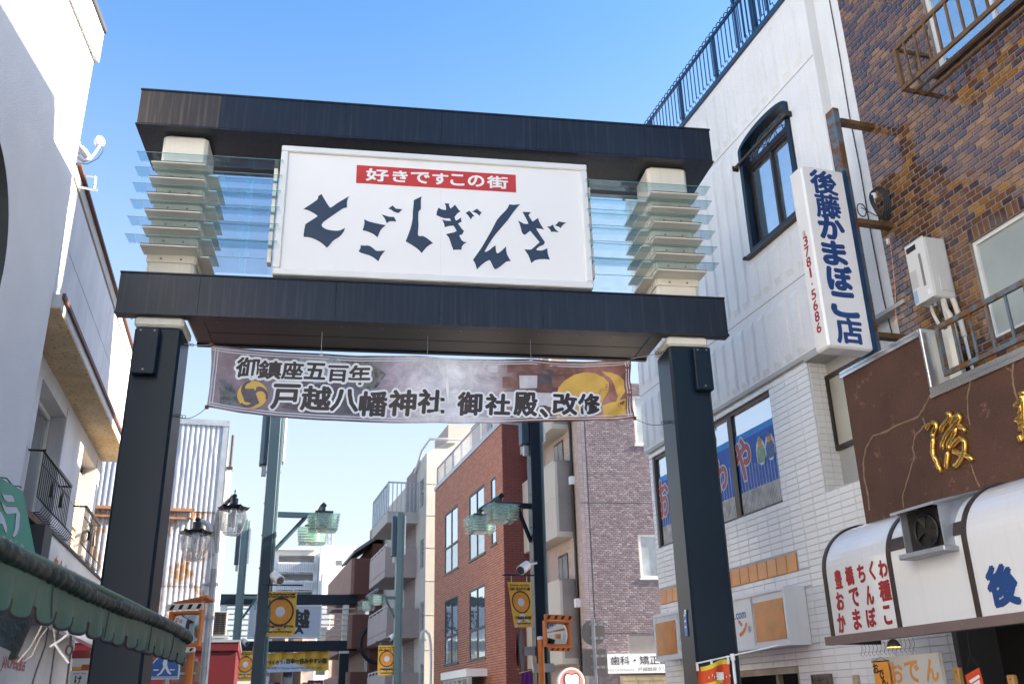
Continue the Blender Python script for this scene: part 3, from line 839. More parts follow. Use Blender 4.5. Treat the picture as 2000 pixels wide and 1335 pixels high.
M['bprint_white'] = mat('pale_print', (.52, .52, .58), .5, var=.15, scale=9)
M['bprint_tree'] = mat('mottled_tree_print', (.10, .11, .12), .5, var=.8, scale=22)
M['bprint_gold'] = mat('gold_print', (.66, .42, .09), .5, var=.12, scale=4)
M['bprint_ink'] = mat('brown_black_print', (.030, .022, .026), .5)
M['bprint_halo'] = mat('pale_outline_print', (.72, .75, .80), .5)
M['bprint_roof'] = mat('grey_blue_print', (.25, .29, .38), .5, var=.2, scale=20)
bshape('printed_roof', [[bp(*p) for p in ((860, 190), (1180, 195), (1260, 370), (1180, 420), (860, 395), (800, 330))]], M['bprint_roof'], .0006)
bshape('printed_eaves', [[bp(*p) for p in ((820, 385), (1180, 395), (1340, 560), (1360, 650), (960, 650), (700, 600), (840, 470))]], M['bprint_dark'], .0008)
bshape('printed_tree', [[bp(*p) for p in ((1200, 215), (1420, 230), (1560, 330), (1480, 440), (1330, 450), (1230, 330))]], M['bprint_tree'], .0007)
bshape('printed_tree', [[bp(*p) for p in ((200, 380), (300, 420), (380, 560), (300, 600), (210, 590))]], M['bprint_tree'], .0007)
bshape('printed_plaques', [[bp(x0, y0, 820), bp(x1, y0, 820), bp(x1, y1, 820), bp(x0, y1, 820)] for (x0, y0, x1, y1) in ((710, 250, 1270, 330), (670, 360, 790, 450), (1075, 345, 1180, 440))], M['bprint_brown'], .0008)
bshape('printed_picture', [[bp(*p, 820) for p in ((805, 350), (955, 345), (950, 450), (810, 455))], [bp(*p, 820) for p in ((550, 270), (630, 268), (632, 325), (548, 322))]] + [[bp(*p, 820) for p in ((700, 480), (1100, 490), (1090, 610), (700, 600))]], M['bprint_white'], .0009)
bshape('printed_lantern', [[bp(*p, 820) for p in ((940, 288), (1085, 290), (1100, 348), (1075, 345), (1070, 400), (1078, 440), (1060, 415), (990, 405), (972, 430), (975, 400), (965, 330))]], M['bprint_dark'], .001)
bshape('printed_gold_shape', [[bp(*p, 820) for p in ((1110, 500), (1130, 440), (1180, 380), (1260, 330), (1340, 312), (1430, 320), (1500, 350), (1540, 400), (1540, 460), (1500, 530), (1480, 600), (1300, 685), (1110, 695))],
    [bp(*p, 820) for p in ((1480, 302), (1560, 315), (1620, 345), (1668, 380), (1672, 470), (1615, 500), (1590, 420), (1540, 350))], [bp(*p, 820) for p in ((1620, 500), (1672, 470), (1690, 650), (1500, 680), (1490, 580), (1560, 555), (1615, 550))]], M['bprint_gold'], .0011)
# crest of three commas
cc = bp(472, 500); cr_ = abs(bp(600, 500)[0] - bp(345, 500)[0]) / 2
mb = MB()
for k in range(3):
    a0 = k * 2 * math.pi / 3 + 1.9
    hc = (cc[0] + math.cos(a0) * cr_ * .50, cc[1] + math.sin(a0) * cr_ * .50)
    mb.add([bfn(hc[0] + math.cos(i * math.pi / 10) * cr_ * .36, hc[1] + math.sin(i * math.pi / 10) * cr_ * .36, .0075) for i in range(20)], [tuple(range(20))])
    ot = []; it = []
    for i in range(13):
        t = i / 12; a = a0 - .1 - t * 1.75
        ot.append((cc[0] + math.cos(a) * cr_ * .97, cc[1] + math.sin(a) * cr_ * .97))
        r_ = cr_ * (.97 - .75 * (1 - t) ** 1.6 * (1 if t > 0 else 1))
        it.append((cc[0] + math.cos(a) * r_, cc[1] + math.sin(a) * r_))
    for i in range(12): mb.add([bfn(p[0], p[1], .007) for p in (ot[i], ot[i + 1], it[i + 1], it[i])], [(0, 1, 2, 3)])
build('crest', mb, M['bprint_gold'], cloth)
mb = MB(); ring = [(cc[0] + math.cos(i / 20 * math.pi) * cr_ * 1.0, cc[1] + math.sin(i / 20 * math.pi) * cr_) for i in range(40)]
mb.add([bfn(cc[0] + math.cos(i * math.pi / 18) * cr_, cc[1] + math.sin(i * math.pi / 18) * cr_, .005) for i in range(36)], [tuple(range(36))])
build('crest_ground', mb, M['bprint_dark'], cloth)
row = [('御', 350, 200, 515, 360, 0), ('鎮', 530, 225, 700, 372, 0), ('座', 720, 230, 875, 375, 0), ('五', 905, 238, 1060, 372, 0), ('百', 1090, 258, 1240, 388, 0), ('年', 1262, 258, 1425, 412, 0),
       ('戸', 640, 415, 840, 615, 0), ('越', 880, 430, 1100, 625, 0), ('八', 1120, 450, 1330, 632, 0), ('幡', 1350, 470, 1560, 670, 0), ('神', 1590, 465, 1795, 668, 0), ('社', 1825, 465, 2030, 655, 0),
       ('御', 310, 485, 500, 670, 1), ('社', 535, 500, 730, 670, 1), ('殿', 765, 490, 950, 675, 1), ('、', 975, 625, 1035, 685, 1), ('改', 1080, 490, 1280, 665, 1), ('修', 1290, 490, 1470, 655, 1)]
for ch, x0, y0, x1, y1, k in row:
    mb = MB(); text_to(mb, bfn, ch, brect(x0, y0, x1, y1, 820 if k else 380), 0, heavy=(.010 if y0 > 400 else .0068), halo=.029, hm=1, shear=.06, lift=.006)
    build('character', mb, [M['bprint_ink'], M['bprint_halo']], cloth)
mb = MB()
def along(c, off, s0=.004, s1=.996, n=120):
    return [(interp(c, s0 + (s1 - s0) * i / n)[0], interp(c, s0 + (s1 - s0) * i / n)[1] + off) for i in range(n + 1)]
def ribbon(mb, pts, h, lift=.0014, m=0):
    for a, b in zip(pts, pts[1:]):
        mb.quad(bfn(a[0], a[1] - h, lift), bfn(b[0], b[1] - h, lift), bfn(b[0], b[1], lift), bfn(a[0], a[1], lift), m)
for off in (-.022, -.046): ribbon(mb, along(topc, off), .009)
for off in (.052, .028): ribbon(mb, along(botc, off), .009)
for k in (0, 1):
    for o_ in (.03, .055):
        uu = [(-1.49 + o_, 4.25 + .56 * i / 12) for i in range(13)] if k == 0 else [(2.552 - o_, 4.25 + .56 * i / 12) for i in range(13)]
        for a, b in zip(uu, uu[1:]): mb.quad(bfn(a[0], a[1], .0014), bfn(a[0] + .009, a[1], .0014), bfn(b[0] + .009, b[1], .0014), bfn(b[0], b[1], .0014))
build('border_line', mb, M['palecloth'], cloth)
mb = MB()
sl = [bp(228, 330, 820), bp(238, 430, 820), bp(232, 580, 820), bp(212, 430, 820)]
mb.add([bfn(p[0], p[1], .002) for p in sl], [(0, 1, 2, 3)]); build('painted_slit_light', mb, M['white'], cloth)  # pale patch painted for the sky light showing through the slit
mb = MB()
for x, y in ((627, 687), (835, 694), (1037, 700)):
    u, z = G.px(x, y + 2, BW)
    mb.add([bfn(u - .02, z, .003), bfn(u, z - .025, .003), bfn(u + .02, z, .003)], [(0, 1, 2)])
build('eyelet_patch', mb, M['palecloth'], bn)
def rope(pts, r=.004, m='wire', par=bn, name='rope'):
    mb = MB(); mb.tube(pts, r, 6); return build(name, mb, M[m], par)
def sagline(a, b, sag, n=10):
    a = Vector(a); b = Vector(b)
    return [a.lerp(b, i / n) - Vector((0, 0, sag * 4 * (i / n) * (1 - i / n))) for i in range(n + 1)]
tl, tr, br_, bl = topc[0], topc[-1], botc[-1], botc[0]
rope(sagline(bfn(*tl), G.P(-1.722, .2, 4.80), .01), .004, 'galv'); rope(sagline(bfn(*tr), G.P(2.874, .2, 4.88), .0), .004, 'galv')
rope(sagline(bfn(*bl), G.P(-1.722, .2, 4.11), .06), .003, 'wire'); rope(sagline(bfn(*br_), G.P(2.874, .2, 4.16), .05), .003, 'wire')
for (x, y) in ((627, 687), (835, 694), (1037, 700)):
    u, z = G.px(x, y, BW); rope([bfn(u, z), G.P(u, BW, 5.01)], .003, 'galv', name='hanger')
mb = MB()
for (u, z) in (tl, tr, br_, bl):
    mb.add([bfn(u - .018, z - .02, .004), bfn(u + .018, z - .02, .004), bfn(u + .018, z + .018, .004), bfn(u - .018, z + .018, .004)], [(0, 1, 2, 3)])
build('corner_patch', mb, M['rust2'], bn)
for (u, z) in ((-1.722, 4.80), (-1.722, 4.11), (2.874, 4.88), (2.874, 4.16)):
    mb = MB(); c = G.P(u, .2, z); d = 1 if u < 0 else -1
    for k in range(3): mb.tube([c + Vector((d * (.01 + k * .03 + .016 * math.cos(a)), 0, .014 * math.sin(a) - k * .004)) for a in [i * math.pi / 5 for i in range(11)]], .003, 5)
    build('shackle', mb, M['wire'], bn)

# ================================================================== left side
LN = Fr(-3.2, 0, 90)
lb = thing('white_rendered_building', LN, 'tall white pebble rendered building with a dark arched opening, nearest on the left', 'building', at_=(9.13, 0, 0))
UC, AA, ZC, BB = 7.0, .89, 5.2, 1.06
mb = MB()
wall_cells(mb, LN, -2.5, 9.13, 0, 8.45, [(UC - AA, UC + AA, 3.6, ZC + BB, .5), (3.2, 8.75, 0, 2.9, .3)], 0, .3)
archm = MB()
ew = [(UC - AA * math.cos(i * math.pi / 24), ZC + BB * math.sin(i * math.pi / 24)) for i in range(25)]
for i in range(24):
    a, b = ew[i], ew[i + 1]
    mb.quad(LN.P(a[0], 0, a[1]), LN.P(b[0], 0, b[1]), LN.P(b[0], 0, ZC + BB), LN.P(a[0], 0, ZC + BB))
    archm.quad(LN.P(a[0], 0.001, a[1]), LN.P(a[0], .5, a[1]), LN.P(b[0], .5, b[1]), LN.P(b[0], 0.001, b[1]))
mb.box(LN, -2.5, 9.125, .52, 6, 2.95, 8.4)
mb.quad(LN.P(9.13, 0, 0), LN.P(9.13, 6, 0), LN.P(9.13, 6, 8.45), LN.P(9.13, 0, 8.45))
mb.box(LN, 8.76, 9.12, .32, 6, 0, 2.94)
build('wall', mb, M['leftstucco'], lb)
mb = MB(); mb.box(LN, -2.5, 9.175, -.045, 6.05, 8.452, 8.87); build('parapet', mb, M['leftstucco'], lb)
mb = MB(); mb.box(LN, -2.5, 9.19, -.07, 6.1, 8.872, 8.93); build('coping', mb, M['darkgrey'], lb)
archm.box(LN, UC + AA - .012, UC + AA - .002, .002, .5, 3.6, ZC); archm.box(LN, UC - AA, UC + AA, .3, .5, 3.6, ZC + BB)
build('shade_toned_arch_lining', archm, M['archshade'], lb)
# shop window under the awning
lr = LN.rect
mb = MB()
mb.box(LN, 3.21, 8.74, .26, .30, .0, 2.93); sh = build('shop_interior_wall', mb, M['shopcream'], lb)
mb = MB(); mb.box(LN, 3.22, 8.74, .02, .06, 0.1, 1.78); build('lower_panel', mb, M['shopfloor'], lb)
for a, b in ((3.3, 5.0), (5.02, 6.5), (6.55, 7.7)):
    mb = MB()
    for c in (a, b - .05): mb.box(LN, c, c + .05, .0, .06, 1.8, 2.6)
    mb.box(LN, a + .051, b - .051, 0, .06, 1.8, 1.84); mb.box(LN, a + .051, b - .051, 0, .06, 2.56, 2.6)
    f = build('shop_window', mb, M['alu'], lb)
    mb = MB(); mb.box(LN, a + .052, b - .052, .025, .035, 1.842, 2.558); build('pane', mb, M['sheet'], f)
mb = MB(); mb.box(LN, 5.3, 6.4, .12, .16, 1.80, 2.25); mb.box(LN, 6.7, 7.2, .12, .16, 1.80, 2.32); build('salmon_board', mb, M['salmon'], lb)
r = LN.rect(8, 1264, 50, 1292)
lettering('lettering', LN, .0, [('JANOME取扱店', (r[0], r[1], 2.02, 2.17))], M['crimson'], lb, heavy=.004)
mb = MB(); mb.box(LN, 3.2, 8.6, -.75, .0, 2.62, 2.68); build('canopy_soffit', mb, M['shopcream'], lb)

# satellite dish and bracket at the corner
dd = thing('satellite_dish', LN, 'small white satellite dish on an arm at the building corner', 'satellite dish', at_=(9.2, .05, 7.1))
def atL(px, py, Y=9.4): return at(px, py, Y)
mb = MB(); mb.tube([atL(152, 305), atL(163, 314), atL(176, 310), atL(187, 296), atL(194, 285)], [.02, .02, .018, .016, .014], 8); build('arm', mb, M['white'], dd)
mb = MB(); mb.tube([atL(150, 275), atL(160, 292), atL(174, 309)], [.02, .05, .035], 8); build('mount', mb, M['white'], dd)
c = atL(196, 275); nrm = Vector((.55, -.45, .1)).normalized()
x = nrm.cross(Vector((0, 0, 1))).normalized(); y = x.cross(nrm)
mb = MB(); prof = [(.0, .03), (.03, .026), (.055, .012), (.06, 0), (.05, -.05), (.02, -.075), (0, -.08)]
vs = []; fs = []; n = 16
for (q, h) in prof:
    for k in range(n): vs.append(c + x * math.cos(k * 2 * math.pi / n) * q + y * math.sin(k * 2 * math.pi / n) * q * 1.15 + nrm * h)
for i in range(len(prof) - 1):
    for k in range(n): fs.append((i * n + k, i * n + (k + 1) % n, (i + 1) * n + (k + 1) % n, (i + 1) * n + k))
mb.add(vs, fs, 0, True); build('receiver_head', mb, M['white'], dd)
pts = [Vector((-3.28 + math.cos(a) * .0, 9.35, 0)) for a in (0,)]
mb = MB(); mb.disc(at(150, 290, 9.5), Vector((.3, -.6, .5)), .09, .02, 24); build('reflector', mb, M['white'], dd)
mb = MB(); mb.tube([atL(150, 318), atL(170, 320), atL(190, 310), atL(201, 296), atL(202, 288)], .004, 6); build('cable', mb, M['wire'], dd)
bk = thing('wall_bracket', LN, 'empty grey square tube wall bracket just below the satellite dish', 'bracket', at_=(9.2, .05, 6.5))
mb = MB()
A, B_, C_, D_ = atL(150, 341), atL(187, 345), atL(184, 368), atL(150, 364)
mb.tube([A, B_], .014, 4); mb.tube([B_, C_], .012, 4); build('arm', mb, M['galv'], bk)
mb = MB(); mb.tube([D_, atL(191, 371)], .016, 4); build('arm', mb, M['galv'], bk)

# second building on the left: panels, eaves slab, balconies
L2 = Fr(-3.22, 9.15, 96.5)
b2 = thing('panelled_old_building', L2, 'weathered grey panelled building with ochre eaves and iron window rails, second on the left', 'building', at_=(0, 0, 0))
mb = MB(); mb.box(L2, 0.0, 5.9, .0, .3, 5.60, 6.95); mb.box(L2, 0, 5.9, .31, 5, 5.60, 6.95); build('upper_wall', mb, M['panel'], b2)
for (a, b, c, d) in ((0.0, 3.3, 5.62, 6.24), (3.31, 5.88, 5.62, 6.24), (0.0, 3.3, 6.25, 6.94), (3.31, 5.88, 6.25, 6.94)):
    mb = MB(); mb.cbox(L2, a + .003, b - .003, -.012, -.0008, c, d, .003); build('panel', mb, M['panel'], b2)
mb = MB(); mb.box(L2, .0, 5.92, -.03, 5, 6.952, 7.10); build('cornice', mb, M['stucco_grey'], b2)
mb = MB(); mb.box(L2, .0, 5.95, -.07, 5.05, 7.102, 7.135); build('roof_edge', mb, M['brownshade'], b2)
mb = MB(); mb.box(L2, .0, 6.35, -.10, .62, 5.46, 5.595); build('eaves_slab', mb, M['panel'], b2)
mb = MB(); mb.box(L2, .0, 6.36, -.095, .62, 5.44, 5.459); build('eaves_soffit', mb, M['soffit_stone'], b2)
mb = MB(); mb.box(L2, .0, 6.38, -.13, -.101, 5.56, 5.61); build('drip_edge', mb, M['brownshade'], b2)
# lower storey, recessed
win = [(.0, 2.0), (3.1, 4.8)]
w1 = L2.rect(86, 840, 131, 1030, .4)
WZ = (3.62, 5.20)
holes = [(1.55, 3.15, 3.6, 5.22, .3), (4.6, 5.9, 3.6, 5.22, .3)]
facade('lower_wall', L2, .0, 6.3, 0, 5.438, 4.0, holes, M['panel'], b2, w=.30)
for (a, b, c, d) in ((.0, 1.54, 3.5, 4.35), (.0, 1.54, 4.355, 5.36), (3.16, 4.59, 3.5, 4.35), (3.16, 4.59, 4.355, 5.36), (5.91, 6.29, 3.5, 4.35), (5.91, 6.29, 4.355, 5.36)):
    mb = MB(); mb.cbox(L2, a + .003, b - .003, .288, .2995, c + .003, d - .003, .003); build('panel', mb, M['panel'], b2)
window(L2, (1.56, 3.14, 3.61, 5.21), .48, b2, M['alu'], [M['pane_curtain'], M['pane_dark']], .05, 1)
window(L2, (4.61, 5.89, 3.61, 5.21), .48, b2, M['bronze'], [M['shopcream']], .05, 1)
mb = MB()
for k in range(28): mb.box(L2, 4.7, 5.6, .40, .412, 3.75 + k * .045, 3.75 + k * .045 + .03)
bl = build('bamboo_blind', mb, M['soffit_stone'], b2); bl['kind'] = 'stuff'
def iron_rail(u0, u1, z0, z1, w):
    rl = MB(); rl.box(L2, u0, u1, w - .015, w + .015, z1 - .03, z1)
    rl.tube([L2.P(u0, w, z1 - .16), L2.P(u1, w, z1 - .16)], .008, 6); rl.tube([L2.P(u0, w, z0), L2.P(u1, w, z0)], .01, 6)
    rl.tube([L2.P(u0, w, z1 - .015), L2.P(u0, .30, z1 - .015)], .012, 4); rl.tube([L2.P(u1, w, z1 - .015), L2.P(u1, .30, z1 - .015)], .012, 4)
    o = build('window_rail', rl, M['bronze'], b2)
    n = int((u1 - u0) / .095)
    for k in range(n + 1):
        u = u0 + (u1 - u0) * k / n
        m2 = MB()
        pts = [L2.P(u, w, z1 - .03), L2.P(u, w, z0 + .18), L2.P(u, w - .09, z0 + .08), L2.P(u, w - .05, z0 + .01), L2.P(u, .29, z0)]
        m2.tube(pts, .006, 5)
        if k in (n // 3, 2 * n // 3): m2.tube([L2.P(u, w - .02, z1 - .2), L2.P(u, w - .02, z0 + .3)], [.006, .03, ][:2], 6)
        build('baluster', m2, M['bronze'], o)
iron_rail(1.45, 3.25, 3.66, 4.36, .13)
iron_rail(4.5, 5.95, 3.66, 4.36, .13)
mb = MB(); mb.box(L2, .0, 6.4, -.03, .31, 3.44, 3.50); build('ledge', mb, M['rust2'], b2)
ws = thing('white_shop_signboard', L2, 'white shop signboard with orange lettering below the iron window rails', 'sign', at_=(3.5, -.05, 2.6))
mb = MB(); mb.box(L2, 1.15, 6.3, -.12, -.02, 2.55, 3.40); build('panel', mb, M['signwhite'], ws)
mb = MB(); mb.box(L2, .75, 1.14, -.14, .02, 2.5, 3.42); mb.box(L2, 1.15, 6.32, -.14, .0, 3.402, 3.43); build('frame', mb, M['darkgrey'], ws)
lettering('lettering', L2, -.12, [('あなたの街の', (1.55, 3.35, 2.98, 3.24), dict(heavy=.012)), ('クリーニング店', (3.4, 5.6, 2.62, 2.92), dict(heavy=.012, m=1))], [M['orangeprint'], M['crimson']], ws)
# green signboard
gs = thing('green_shop_signboard', LN, 'sea green shop signboard with outlined white katakana at the left edge', 'sign', at_=(8.4, -.4, 2.4))
GW = -.30
P4 = [LN.px(*p, GW) for p in ((45, 958), (78, 1125), (-60, 1050), (-60, 895))]
mb = MB(); mb.poly(LN, [P4[3], P4[2], P4[1], P4[0]], GW, GW + .12); build('panel', mb, M['greensign'], gs)
S1 = [(22, 340), (60, 378), (170, 378), (205, 415), (228, 495), (105, 490), (62, 450)]
S2 = [(22, 510), (88, 572), (255, 575), (316, 690), (300, 920), (265, 1020), (215, 1066), (195, 1050), (235, 940), (258, 672), (105, 690), (65, 640)]
S3 = [(-60, 700), (-30, 640), (5, 660), (60, 770), (100, 900), (98, 990), (80, 990), (25, 845), (-60, 845)]
for S in (S1, S2, S3):
    q = [LN.px(x / 8.35, 920 + y / 8.35, GW) for x, y in S]
    cx = sum(p[0] for p in q) / len(q); cz = sum(p[1] for p in q) / len(q)
    mb = MB(); mb.poly(LN, [(cx + (p[0] - cx) * 1.09, cz + (p[1] - cz) * 1.06) for p in q][::-1], GW - .003, GW - .0005, 1); mb.poly(LN, q[::-1], GW - .006, GW - .0032, 0)
    build('letter', mb, [M['signlilac'], M['crimson']], gs)
r = LN.rect(2, 1060, 44, 1078, GW)
lettering('small_lettering', LN, GW, [('ひまわり', (r[0], r[1], r[2] - .02, r[2] + .07), dict(heavy=.002))], M['signlilac'], gs)
mb = MB(); mb.tube([LN.P(u, GW + .02, P4[3][1] + (P4[0][1] - P4[3][1]) * (u - P4[3][0]) / (P4[0][0] - P4[3][0]) + .02 + .012 * math.sin(u * 19)) for u in [P4[3][0] + (P4[0][0] - P4[3][0]) * i / 30 for i in range(31)]], .006, 5); build('cable', mb, M['wire'], gs)

# green awning with rolled top and scalloped valance
AX = Fr(-1.22, 0, 90)
aw = thing('green_scalloped_awning', AX, 'dark green vinyl awning with a rolled top and scalloped valance, lower left', 'awning', at_=(5.2, 0, 2.1))
mb = MB(); pts = []; rr = []
for i in range(160):
    u = 2.6 + 4.52 * i / 159
    pts.append(AX.P(u, .006 * math.sin(u * 7), 2.128 + .008 * math.sin(u * 2.3) - .02 * max(0, u - 6.6))); rr.append(.036 + .004 * math.sin(i * 1.9) + random.uniform(-.003, .003))
mb.tube(pts, rr, 14); build('fabric_roll', mb, M['roll'], aw)
mb = MB(); mb.tube([AX.P(u, -.012, 2.158 - .02 * max(0, u - 6.6)) for u in rail_pts(2.6, 7.1, 30)], .018, 8); build('painted_roll_highlight', mb, M['verdigris'], aw)  # lighter green tube laid in for the highlight along the roll
SW = .245
def vz(u, t):
    ph = (u - 2.6) / SW; k = ph - math.floor(ph)
    sc = .058 * (1 - abs(2 * k - 1) ** 2.2) ** .9
    return 2.10 - t * (.098 + sc) - .02 * max(0, u - 6.6)
def vw(u, t):
    ph = (u - 2.6) / SW; k = ph - math.floor(ph); j = math.floor(ph)
    return -.005 + t * t * (.013 * math.sin(2 * math.pi * k) + .006 * math.sin(j * 2.1)) + .002 * math.sin(u * 31 + t * 3) * t
NU, NV = 380, 9
def valance(name, off, m, par):
    mb = MB(); vs = []; fs = []
    for sgn in (0, 1):
        for j in range(NV + 1):
            for i in range(NU + 1):
                u = 2.6 + 4.50 * i / NU; t = j / NV
                vs.append(AX.P(u, vw(u, t) + off + sgn * .003, vz(u, t)))
    n0 = (NU + 1) * (NV + 1)
    for j in range(NV):
        for i in range(NU):
            a = j * (NU + 1) + i
            fs.append((a + NU + 1, a + NU + 2, a + 1, a)); fs.append((n0 + a, n0 + a + 1, n0 + a + NU + 2, n0 + a + NU + 1))
    mb.add(vs, fs, 0, True); return build(name, mb, m, par)
vl = valance('valance', 0, M['verdigris'], aw)
mb = MB(); mb.tube([AX.P(u, vw(u, 1) + .001, vz(u, 1) - .002) for u in rail_pts(2.6, 7.1, 420)], .0065, 5); build('piping', mb, M['trimblack'], vl)
for u in (3.25, 4.0, 4.9, 5.9, 6.6):
    mb = MB(); mb.tube([AX.P(u, vw(u, t) - .002, vz(u, t)) for t in (0, .3, .6, .9)], .0022, 4); build('seam', mb, M['trimblack'], vl)
for u in (3.0, 4.9, 6.9):
    mb = MB(); mb.tube([AX.P(u, .03, 2.10), AX.P(u + .1, 1.9, 2.42)], .014, 6); build('support_arm', mb, M['darkgrey'], aw)
mb = MB()
vs = []; fs = []
for j in range(9):
    for i in range(25):
        u = 3.9 + 1.6 * i / 24; t = j / 8
        vs.append(AX.P(u, .55 + .07 * math.sin(u * 9 + t * 2), 2.17 - t * (.22 + .06 * math.sin(u * 5))))
for j in range(8):
    for i in range(24): a = j * 25 + i; fs.append((a + 25, a + 26, a + 1, a))
mb.add(vs, fs, 0, True); build('inner_fold', mb, M['roll'], aw)
# tied cords below the awning
cd = thing('tied_cords', AX, 'white plastic tie and thin cords dangling below the green awning', 'cords', at_=(4.6, .35, 1.7))
def aY(px, py, Y=4.9): return at(px, py, Y)
for pts, r_, m_ in (([aY(98, 1262), aY(108, 1255), aY(122, 1246), aY(133, 1237)], .006, 'white'), ([aY(108, 1257), aY(118, 1272), aY(128, 1285), aY(135, 1293)], .006, 'white'),
                    ([aY(34, 1292), aY(60, 1262), aY(75, 1235), aY(84, 1215)], .004, 'pipe'), ([aY(45, 1290), aY(62, 1280), aY(78, 1245), aY(100, 1215)], .003, 'pipe'),
                    ([aY(95, 1215), aY(88, 1260), aY(70, 1310), aY(60, 1345)], .004, 'wire'), ([aY(115, 1225), aY(106, 1270), aY(96, 1345)], .004, 'wire'),
                    ([aY(138, 1240), aY(137, 1262)], .006, 'wire'), ([aY(137, 1275), aY(133, 1310), aY(129, 1345)], .005, 'wire'), ([aY(105, 1220), aY(108, 1258)], .003, 'pipe')):
    mb = MB(); mb.tube(pts, r_, 6); build('cord', mb, M[m_], cd)
mb = MB(); c0 = aY(135, 1268); mb.tube([c0 + Vector((math.cos(a) * .014, 0, math.sin(a) * .022)) for a in [i * math.pi / 8 for i in range(17)]], .005, 6); build('ring', mb, M['wire'], cd)
# posters
po = thing('shop_poster', L2, 'small white poster with black kana beside the left gate pillar', 'poster', at_=(1.5, -.2, 1.2))
a = at(137, 1308, 9.0); b = at(174, 1345, 9.0); PF = Fr(0, 9.0, 0)
mb = MB(); mb.box(PF, a.x, b.x, 0, .02, a.z, 1.0); build('board', mb, M['signwhite'], po)
r = (at(147, 1320, 9).x, at(160, 1320, 9).x, at(150, 1334, 9).z, at(150, 1318, 9).z)
lettering('lettering', PF, 0, [('け', r, dict(heavy=.002)), ('over the', (r[0] - .02, r[1] + .03, r[3] + .012, r[3] + .027)), ('lada k', (r[0] - .03, r[1] + .03, r[2] - .022, r[2] - .008))], M['black'], po)
po = thing('red_white_poster', L2, 'red, white and yellow poster above the small white poster', 'poster', at_=(1.5, -.2, 1.5))
for (x0, y0, x1, y1, m_) in ((142, 1269, 174, 1284, 'crimson'), (142, 1284.2, 174, 1300, 'signwhite'), (142, 1300.2, 160, 1306, 'yellow'), (160.1, 1296, 174, 1306, 'orangeprint')):
    mb = MB(); a = at(x0, y0, 9.01); b = at(x1, y1, 9.01); mb.box(PF, a.x, b.x, .01 if m_ != 'orangeprint' else .005, .03, b.z, a.z); build('panel', mb, M[m_], po)

# ================================================================== right side: white building
R = Fr(4.9, 8.0, -82)
wb = thing('white_ribbed_building', R, 'white three storey building with ribbed stucco above and white tiles below, right of the gate', 'building', at_=(-2.7, 0, 0))
ZP, ZS = 9.59, 5.14
# stucco upper storeys with the arched window
AW0, AW1, AZ0, AZS = -1.85, -.71, 6.80, 8.02
AZC = 8.27; ARX = (AW1 - AW0) / 2; ARZ = .15; AUC = (AW0 + AW1) / 2
mb = MB()
wall_cells(mb, R, -5.42, -.11, ZS, ZP, [(AW0, AW1, AZ0, AZC + ARZ, .17)], 0, .17)
ew = [(AUC - ARX * math.cos(i * math.pi / 28), AZC + ARZ * math.sin(i * math.pi / 28)) for i in range(29)]
for a, b in zip(ew, ew[1:]):
    mb.quad(R.P(a[0], 0, a[1]), R.P(b[0], 0, b[1]), R.P(b[0], 0, AZC + ARZ), R.P(a[0], 0, AZC + ARZ))
    mb.quad(R.P(a[0], 0, a[1]), R.P(a[0], .17, a[1]), R.P(b[0], .17, b[1]), R.P(b[0], 0, b[1]))
mb.box(R, -5.42, -.11, .18, 6, ZS, ZP - .001)
mb.quad(R.P(-.11, 0, ZS), R.P(-.11, .18, ZS), R.P(-.11, .18, ZP), R.P(-.11, 0, ZP)); mb.quad(R.P(-5.42, 0, ZS), R.P(-5.42, 0, ZP), R.P(-5.42, .18, ZP), R.P(-5.42, .18, ZS))
mb.quad(R.P(-5.42, 0, ZS), R.P(-.11, 0, ZS), R.P(-.11, .18, ZS), R.P(-5.42, .18, ZS))
sw = build('stucco_wall', mb, M['stucco'], wb)
mb = MB(); mb.box(R, -.108, .425, .12, 6, 3.0, ZP - .05); mb.box(R, .06, .425, .09, .119, 3.0, ZP - .05); build('side_strip_wall', mb, M['stucco'], wb)
# ribs
def ribs(z0, z1, u0, u1, skip=None):
    n = int((u1 - u0) / .245)
    for k in range(n):
        u = u0 + k * .245 + .03
        if u + .14 > u1: continue
        zz0, zz1 = z0, z1
        if skip and u + .14 > skip[0] and u < skip[1]:
            if skip[2] <= z0 and skip[3] >= z1: continue
            if skip[2] > z0: zz1 = min(z1, skip[2])
            else: zz0 = max(z0, skip[3])
            if zz1 - zz0 < .12: continue
        mb = MB(); P = R.P; a, b, t, s = u, u + .15, .028, .03
        vs = [P(a, -.0005, zz0), P(b, -.0005, zz0), P(b, -.0005, zz1), P(a, -.0005, zz1), P(a + s * .6, -t, zz0 + .07), P(b - s * .6, -t, zz0 + .07), P(b - s * .6, -t, zz1 - .07), P(a + s * .6, -t, zz1 - .07)]
        mb.add(vs, [(4, 5, 6, 7), (0, 1, 5, 4), (1, 2, 6, 5), (2, 3, 7, 6), (3, 0, 4, 7)])
        build('rib', mb, M['stucco'], sw)
SK = (AW0 - .06, AW1 + .06, AZ0 - .1, AZC + ARZ + .08)
ribs(8.57, 9.50, -5.4, -.15)
ribs(6.19, 8.46, -5.4, -.15, SK)
ribs(5.22, 5.98, -5.4, -.9)
mb = MB()
for z in (8.515, 6.085): mb.box(R, -5.4, -.12, -.006, -.0005, z - .006, z + .006)
mb.box(R, -5.42, -.11, -.02, -.0005, ZS - .002, ZS + .05); build('joint_line', mb, M['stucco_grey'], sw)
mb = MB(); mb.box(R, -5.45, -.08, -.04, .3, ZP, ZP + .05); build('parapet_cap', mb, M['railblue'], wb)
